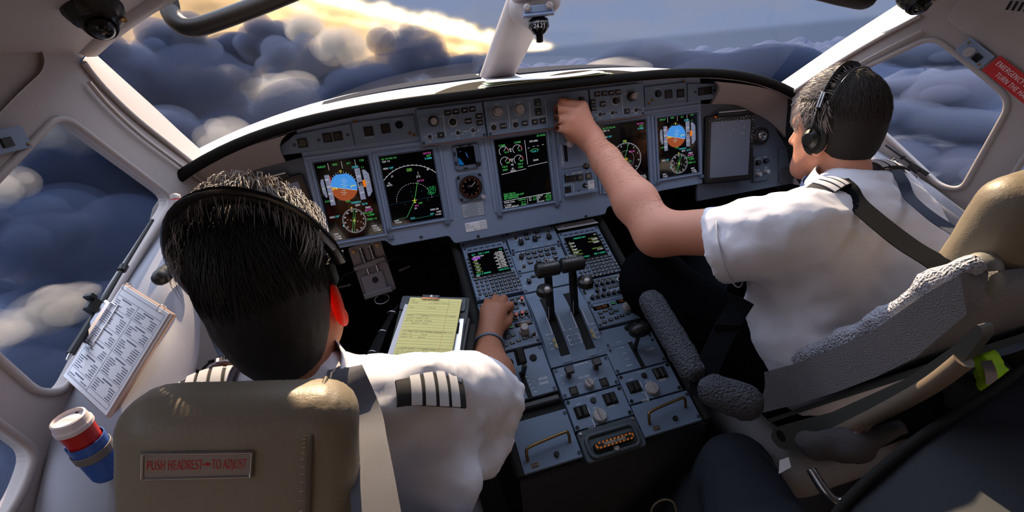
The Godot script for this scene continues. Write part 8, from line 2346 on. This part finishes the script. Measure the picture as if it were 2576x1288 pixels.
func build_loose() -> void:
	# binder with yellow notepad on the captain's lap
	var TL := Vector3(-0.3846, 0.8533, -0.9672); var TR := Vector3(-0.2438, 0.8362, -0.9250); var BL := Vector3(-0.4448, 0.7877, -0.7828)
	var f := sheet_frame(TL, TR, BL)
	var w := (TR - TL).length(); var h := (TL - BL).length()
	var b := thing("kneeboard_binder", "open black ring binder lying on the captain's lap under the yellow pad", "binder", f)
	part(b, "cover", box_mesh(w * 1.05, h * 1.06, 0.006, 0.001, 0.006), M.black, at(0.004, 0, -0.010))
	part(b, "top_plate", box_mesh(w, h * 0.20, 0.004, 0.001, 0.006), mat("binder_grey", Color(0.20, 0.22, 0.26), 0.35), at(0.0, h * 0.41, -0.004))
	var st := begin()
	sheet(st, [PackedVector3Array([Vector3(-w * 0.53, h * 0.42, -0.008), Vector3(-w * 0.60, h * 0.1, -0.008), Vector3(-w * 0.66, -h * 0.5, -0.008)]), PackedVector3Array([Vector3(-w * 0.66, h * 0.40, -0.026), Vector3(-w * 0.80, 0, -0.028), Vector3(-w * 0.90, -h * 0.5, -0.03)])], Vector3(0, 0, -0.005))
	part(b, "spine_flap", done(st), M.black)
	for i in 3:
		var rp := PackedVector3Array()
		for k in 13: rp.append(Vector3(-w * (0.60 + 0.06 * i) + cos(PI * k / 12.0) * 0.010, h * (0.28 - 0.26 * i), -0.010 + sin(PI * k / 12.0) * 0.010))
		part(b, "binder_ring", tube_mesh(rp, [0.0013], 6), M.chrome)
	part(b, "metal_ruler", box_mesh(0.018, h * 0.66, 0.002, 0.0005), M.metal, at(w * 0.44, -h * 0.12, -0.003))
	part(b, "ruler_slot", box_mesh(0.005, h * 0.15, 0.0006, 0.0, 0.002), M.gap, at(w * 0.43, h * 0.08, -0.0009))
	part(b, "pen_loop", box_mesh(0.024, h * 0.5, 0.008, 0.002), M.black_soft, at(w * 0.60, -h * 0.1, -0.010))
	var pc := Vector3(w * 0.56, -h * 0.30, 0.002)
	var pen := thing("orange_pen", "black pen with orange tip clipped beside the yellow pad", "pen", f * Transform3D(Basis(), pc))
	part(pen, "barrel", tube_mesh(PackedVector3Array([Vector3(-0.004, -0.005, 0), Vector3(0.002, 0.10, 0)]), [0.0048], 10), M.black)
	part(pen, "orange_tip", tube_mesh(PackedVector3Array([Vector3(-0.003, 0.008, 0.0005), Vector3(-0.0055, -0.022, 0.0005), Vector3(-0.0065, -0.034, 0.0005)]), [0.0052, 0.0050, 0.0012], 10), M.orange)
	var pt := sheet_frame(Vector3(-0.3661, 0.8479, -0.9490), Vector3(-0.2592, 0.8364, -0.9119), Vector3(-0.4257, 0.7937, -0.7866))
	var pw := w * 0.80; var ph := h * 0.93
	var pad := thing("yellow_notepad", "yellow legal pad covered in handwriting clipped to the black binder", "notepad", pt.translated_local(Vector3(0, 0, 0.004)))
	part(pad, "pages", box_mesh(pw, ph, 0.004, 0.0006), M.yellow_paper, at(0, 0, -0.003))
	part(pad, "under_sheet", box_mesh(pw * 1.02, ph * 0.94, 0.001), M.paper, Transform3D(Basis(Vector3.BACK, -0.03), Vector3(-0.010, -0.014, -0.0042)))
	part(pad, "clip", box_mesh(0.040, 0.012, 0.006, 0.002), M.chrome, at(-0.012, ph * 0.5, 0.001))
	part(pad, "clip_screw", lathe_cached("cs", [Vector2(0.003, 0), Vector2(0.003, 0.002), Vector2(0, 0.0025)], 10), M.metal, at(-0.010, ph * 0.5, 0.007))
	var k := ink(0.0013)
	rng.seed = 77
	var rule := c8(150, 160, 110)
	for i in 24: k.ln(Vector2(-pw * 0.49, ph * (0.44 - i * 0.039)), Vector2(pw * 0.49, ph * (0.44 - i * 0.039)), 0.00035, rule)
	k.ln(Vector2(pw * 0.27, ph * 0.48), Vector2(pw * 0.27, -ph * 0.48), 0.0004, c8(205, 130, 90)); k.ln(Vector2(-pw * 0.40, -ph * 0.40), Vector2(-pw * 0.40, -ph * 0.48), 0.0004, c8(205, 130, 90))
	k.z = 0.0015
	var hw := c8(95, 95, 80)
	for i in [0, 1, 3, 6, 7, 8, 9, 12, 13, 14, 18, 19, 20]:
		var x := -pw * 0.46
		var y: float = ph * (0.45 - i * 0.039)
		while x < pw * (0.45 if rng.randf() < 0.6 else 0.0):
			var n := rng.randi_range(3, 9)
			if rng.randf() < 0.62:
				var last := Vector2(x, y)
				for j in n * 2:
					var q := Vector2(x + j * 0.0011, y + rng.randf_range(-0.0004, 0.0028))
					if j: k.ln(last, q, 0.0005, hw)
					last = q
			x += n * 0.0022 + 0.003
		if i in [6, 12, 18]: k.ln(Vector2(-pw * 0.40, y + 0.003), Vector2(pw * 0.46, y + 0.002), 0.0005, hw)
	stuff(part(pad, "handwriting", k.mesh(), M.print))
	# papers on the glareshield
	var gp := thing("paper_stack", "thin stack of loose papers lying along the glareshield edge", "papers", Transform3D(Basis(), Vector3(0.06, 1.272, -1.125)))
	for i in 5:
		var rows := []
		for r in 2:
			var row := PackedVector3Array()
			for c in 13:
				var x := lerpf(-0.175 + 0.004 * i, 0.17 - 0.01 * i, c / 12.0)
				row.append(Vector3(x, -0.0035 + i * 0.0026 + 0.004 * sin(x * 16.0 + i) * (i / 5.0) + 0.002 * r, 0.015 - 0.055 * r + 0.004 * i))
			rows.append(row)
		part(gp, "sheet", sheet_mesh(rows, Vector3(0, -0.0012, 0)), [M.paper, M.yellow_paper, M.paper, mat("green_paper", Color(0.72, 0.80, 0.62), 0.8), M.paper][i])
	# high visibility vest behind the right seat
	var vc := Vector3(0.6615, 0.7149, -0.4341)
	var ve := thing("safety_vest", "crumpled neon yellow safety vest hanging behind the right seat", "vest", Transform3D(Basis(), vc))
	var P := [[0, Vector3(0.6507, 0.7401, -0.4483) - vc, Vector3(0.6523, 0.6984, -0.4289) - vc, 0.016, 0.020, 0.015], [0, Vector3(0.6586, 0.7359, -0.4445) - vc, Vector3(0.6730, 0.6999, -0.4245) - vc, 0.014, 0.012, 0.01], [0, Vector3(0.6730, 0.6999, -0.4245) - vc, Vector3(0.6581, 0.6805, -0.4193) - vc, 0.011, 0.008, 0.01]]
	part(ve, "fabric", shape(P, Vector3(-0.07, -0.09, -0.07), Vector3(0.07, 0.09, 0.07), 0.004, 0.010, 34.0), M.hi_vis)
	part(ve, "reflective_strip", strap_mesh([Vector3(0.6277, 0.7487, -0.4354) - vc, Vector3(0.6289, 0.7321, -0.4241) - vc, Vector3(0.6306, 0.7078, -0.4159) - vc], 0.016, 0.002, Vector3(-0.8, 0.4, 0.5)), mat("reflective", Color(0.45, 0.45, 0.52), 0.35, 0.4))
	# dark lining and cabinet behind the right seat
	var cab := thing("aft_side_panel", "large dark navy padded panel behind the first officer's seat", "panel", Transform3D(Basis(), Vector3(0.3021, 0.7745, -0.2788)))
	var c0 := cab.position
	part(cab, "panel", sheet_mesh(between([Vector3(0.5165, 0.8923, -0.3255) - c0, Vector3(0.4210, 0.8372, -0.3236) - c0, Vector3(0.3068, 0.7709, -0.3324) - c0, Vector3(0.2036, 0.6906, -0.3320) - c0, Vector3(0.1521, 0.6197, -0.3234) - c0], [Vector3(0.4158, 0.8585, -0.1769) - c0, Vector3(0.3440, 0.8106, -0.1725) - c0, Vector3(0.2844, 0.7784, -0.1723) - c0, Vector3(0.2039, 0.7313, -0.1703) - c0, Vector3(0.1174, 0.6973, -0.1759) - c0], 4), Vector3(0.02, -0.03, 0.0)), mat("navy", Color(0.085, 0.105, 0.15), 0.7))
	part(cab, "edge_trim", tube_mesh(spline([Vector3(0.5099, 0.8957, -0.3231) - c0, Vector3(0.4152, 0.8410, -0.3212) - c0, Vector3(0.3019, 0.7752, -0.3299) - c0, Vector3(0.1995, 0.6953, -0.3296) - c0, Vector3(0.1485, 0.6249, -0.3211) - c0], 5), [0.007], 8), M.black_soft)
	for i in 3:
		var rl := thing("floor_rail", "dark ribbed rail beside the right seat, %s" % ["under the safety vest", "next to the seat frame", "against the aft panel"][i], "rail", Transform3D(Basis(), Vector3(0.7115, 0.6123, -0.4763)))
		var r0 := rl.position
		part(rl, "rail", tube_mesh(PackedVector3Array([[Vector3(0.7612, 0.6667, -0.5229), Vector3(0.7254, 0.6542, -0.5260), Vector3(0.6602, 0.6207, -0.5265)][i] - r0, [Vector3(0.7200, 0.6303, -0.4262), Vector3(0.6856, 0.6117, -0.4260), Vector3(0.6258, 0.5809, -0.4265)][i] - r0]), [0.012], 6), M.black)
	var cl := thing("cable_loop", "thin beige cable loop lying in the aisle behind the pedestal", "cable", Transform3D(Basis(), Vector3(0.0793, 0.4072, -0.5931)))
	var l0 := cl.position
	part(cl, "cable", tube_mesh(spline([Vector3(0.0452, 0.3821, -0.5899) - l0, Vector3(0.0560, 0.4093, -0.5998) - l0, Vector3(0.0806, 0.4216, -0.5994) - l0, Vector3(0.1016, 0.4124, -0.5900) - l0, Vector3(0.1027, 0.3769, -0.5735) - l0], 6), [0.0022], 6), mat("cable_beige", Color(0.46, 0.43, 0.35), 0.6))
	var tg := thing("paper_tag", "small pale paper tag on the right seat frame beside the observer's knee", "tag", Transform3D(Basis(), Vector3(0.2121, 0.6418, -0.4428)))
	var g0 := tg.position
	part(tg, "tag", sheet_mesh([PackedVector3Array([Vector3(0.2031, 0.6504, -0.4490) - g0, Vector3(0.2188, 0.6541, -0.4468) - g0]), PackedVector3Array([Vector3(0.1904, 0.6379, -0.4351) - g0, Vector3(0.2123, 0.6467, -0.4337) - g0])], Vector3(0, -0.001, -0.001)), M.paper)

func build_clouds() -> void:
	var n := FastNoiseLite.new()
	n.noise_type = FastNoiseLite.TYPE_SIMPLEX_SMOOTH
	n.fractal_type = FastNoiseLite.FRACTAL_NONE
	n.frequency = 1.0
	n.seed = 12
	# [place, radius, shape, tone, turn, flatness]
	var heaps := [
		[Vector3(-119.8, -7.8, -317.9), 44.2, 0, 0, 0.3, 0.80],
		[Vector3(-161.7, 12.2, -382.4), 35.5, 1, 1, 1.0, 0.80],
		[Vector3(-166.1, 31.3, -527.5), 37.3, 1, 1, 1.6, 0.80],
		[Vector3(-160.6, 21.8, -634.4), 50.0, 2, 0, 2.0, 0.60],
		[Vector3(-85.4, 29.0, -551.8), 32.3, 0, 1, 0.6, 0.80],
		[Vector3(-44.1, 0.6, -416.0), 34.6, 1, 1, 2.6, 0.90],
		[Vector3(-18.7, 13.6, -393.2), 22.6, 2, 2, 0.2, 0.90],
		[Vector3(-48.4, 35.9, -478.3), 20.7, 0, 2, 1.4, 0.70],
		[Vector3(-95.5, 0.1, -360.7), 20.0, 1, 2, 0.0, 0.50],
		[Vector3(-64.8, -9.3, -337.6), 23.6, 1, 2, 0.9, 0.45],
		[Vector3(-56.2, -24.2, -317.4), 35.2, 2, 0, 3.0, 0.60],
		[Vector3(-68.4, -21.6, -231.4), 11.1, 0, 2, 2.0, 0.80],
		[Vector3(33.4, 5.9, -365.6), 25.6, 1, 0, 1.7, 0.90],
		[Vector3(-1.1, -11.7, -354.7), 30.7, 0, 0, 4.0, 0.60],
		[Vector3(28.2, 23.7, -476.5), 21.7, 0, 2, 3.0, 0.50],
		[Vector3(58.4, -8.3, -353.0), 23.2, 2, 0, 0.9, 0.60],
		[Vector3(-95.7, -33.6, -277.7), 30.2, 2, 0, 1.9, 0.80],
		[Vector3(-104.8, -19.8, -274.9), 22.1, 0, 1, 2.4, 0.70],
		[Vector3(-153.8, -15.8, -277.5), 17.9, 2, 2, 0.4, 0.90],
		[Vector3(-145.3, -36.8, -288.3), 35.5, 0, 0, 1.1, 0.90],
		[Vector3(-133.8, -66.2, -283.3), 33.3, 1, 0, 2.2, 0.80],
		[Vector3(-163.0, -52.4, -240.4), 25.1, 1, 1, 0.2, 0.80],
		[Vector3(-129.9, -61.2, -217.0), 29.5, 2, 0, 2.7, 0.90],
		[Vector3(-147.0, -29.6, -224.4), 10.6, 0, 2, 0.1, 0.90],
		[Vector3(-126.8, -66.3, -168.8), 14.4, 0, 2, 0.7, 0.50],
		[Vector3(-115.3, -62.5, -173.4), 10.3, 0, 2, 2.0, 0.40],
		[Vector3(-110.4, -69.3, -174.8), 17.7, 1, 0, 1.0, 0.70],
		[Vector3(-115.1, -74.5, -150.9), 17.6, 2, 0, 2.0, 0.60],
		[Vector3(-112.0, -88.6, -121.2), 11.5, 0, 1, 1.0, 0.50],
		[Vector3(363.4, -45.5, -227.7), 37.7, 0, 3, 0.6, 0.25],
		[Vector3(289.8, -53.7, -196.8), 32.7, 1, 1, 1.9, 0.22],
		[Vector3(304.3, -58.6, -168.5), 26.6, 2, 1, 0.3, 0.22],
		[Vector3(267.5, -68.8, -172.8), 24.8, 0, 3, 2.5, 0.25],
		[Vector3(269.8, -70.5, -148.9), 19.5, 1, 3, 1.2, 0.30],
		[Vector3(258.9, -79.7, -124.8), 20.7, 2, 1, 0.8, 0.30],
		[Vector3(435.5, -28.7, -285.4), 37.3, 2, 1, 2.1, 0.20],
		[Vector3(358.5, -46.4, -262.2), 31.7, 2, 3, 2.1, 0.20],
		[Vector3(243.8, -27.7, -512.9), 46.1, 1, 2, 0.5, 0.15],
		[Vector3(321.4, -21.8, -541.7), 66.2, 1, 1, 0.9, 0.20],
		[Vector3(364.2, -42.1, -431.8), 85.1, 0, 0, 1.5, 0.20],
	]
	var words := ["dark slate cloud with shade in its colour", "blue-grey cumulus cloud", "small cumulus cloud with sunlight painted pale cream", "pale lilac layer cloud"]
	var mists := []
	for c in [Color(0.22, 0.27, 0.39), Color(0.34, 0.39, 0.51), Color(0.80, 0.77, 0.74), Color(0.42, 0.46, 0.58)]:  # slate paints the shaded cloud bodies, cream paints the sunlit ones
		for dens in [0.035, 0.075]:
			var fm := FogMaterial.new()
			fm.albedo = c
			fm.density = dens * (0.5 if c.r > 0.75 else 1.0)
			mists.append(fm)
	var told := {}
	for h in heaps:
		var left: bool = h[0].x < h[0].z * -0.25
		var o := thing(["shade_toned_cloud", "cumulus_cloud", "sun_toned_cloud", "layer_cloud"][h[3]], words[h[3]] + (" outside the left windows" if left else " outside the right windows"), "cloud", Transform3D(Basis(Vector3.UP, h[4]), h[0]), ["slate clouds", "blue clouds", "pale clouds", "layer clouds"][h[3]] + (" on the left" if left else " on the right"))
		rng.seed = int(absf(h[0].x) * 7.0) + 3
		var cores := []
		for k in 12:
			var fv := FogVolume.new()
			fv.name = "puff"
			fv.shape = RenderingServer.FOG_VOLUME_SHAPE_ELLIPSOID
			var big := k < 5
			var r: float = rng.randf_range(0.45, 0.75) if big else rng.randf_range(0.20, 0.42)
			var c := Vector3(rng.randf_range(-0.75, 0.75), rng.randf_range(-0.3, 0.3), rng.randf_range(-0.4, 0.4))
			if not big:
				var q: Array = cores[rng.randi() % 5]
				var d := Vector3(rng.randfn(), rng.randfn() * 0.7 + 0.5, rng.randfn()).normalized()
				c = q[0] + d * q[1] * 0.9
			cores.append([c, r])
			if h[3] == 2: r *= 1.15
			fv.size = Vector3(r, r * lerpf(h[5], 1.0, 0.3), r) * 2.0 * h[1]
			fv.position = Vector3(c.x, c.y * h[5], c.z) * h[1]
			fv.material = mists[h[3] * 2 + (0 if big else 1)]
			o.add_child(fv, true)
	# the cloud sea far below
	var vs := PackedVector3Array(); var ix := PackedInt32Array()
	var nc := 220; var nr := 150
	for i in nr + 1:
		var r := 90.0 * pow(30.0, float(i) / nr)
		for k in nc + 1:
			var az := deg_to_rad(lerpf(-75.0, 95.0, float(k) / nc))
			var p := Vector3(sin(az) * r, 0, -cos(az) * r)
			p.y = -110.0 + 60.0 * absf(n.get_noise_2d(p.x * 0.006, p.z * 0.006)) + 14.0 * absf(n.get_noise_2d(p.x * 0.017, p.z * 0.017)) + 3.0 * absf(n.get_noise_2d(p.x * 0.045, p.z * 0.045))
			vs.append(p)
	for i in nr:
		for k in nc:
			var a := i * (nc + 1) + k
			ix.append_array(PackedInt32Array([a, a + nc + 1, a + nc + 2, a, a + nc + 2, a + 1]))
	var ns := PackedVector3Array()
	ns.resize(vs.size())
	for i in range(0, ix.size(), 3):
		var nn := (vs[ix[i + 2]] - vs[ix[i]]).cross(vs[ix[i + 1]] - vs[ix[i]])
		for j in 3: ns[ix[i + j]] += nn
	for i in ns.size(): ns[i] = ns[i].normalized()
	var arr := []
	arr.resize(Mesh.ARRAY_MAX)
	arr[Mesh.ARRAY_VERTEX] = vs; arr[Mesh.ARRAY_NORMAL] = ns; arr[Mesh.ARRAY_INDEX] = ix
	var am := ArrayMesh.new()
	am.add_surface_from_arrays(Mesh.PRIMITIVE_TRIANGLES, arr)
	tag(part(self, "cloud_sea", am, M.cloud_slate), "dark rolling cloud sea far below the aircraft", "cloud", "", "stuff")
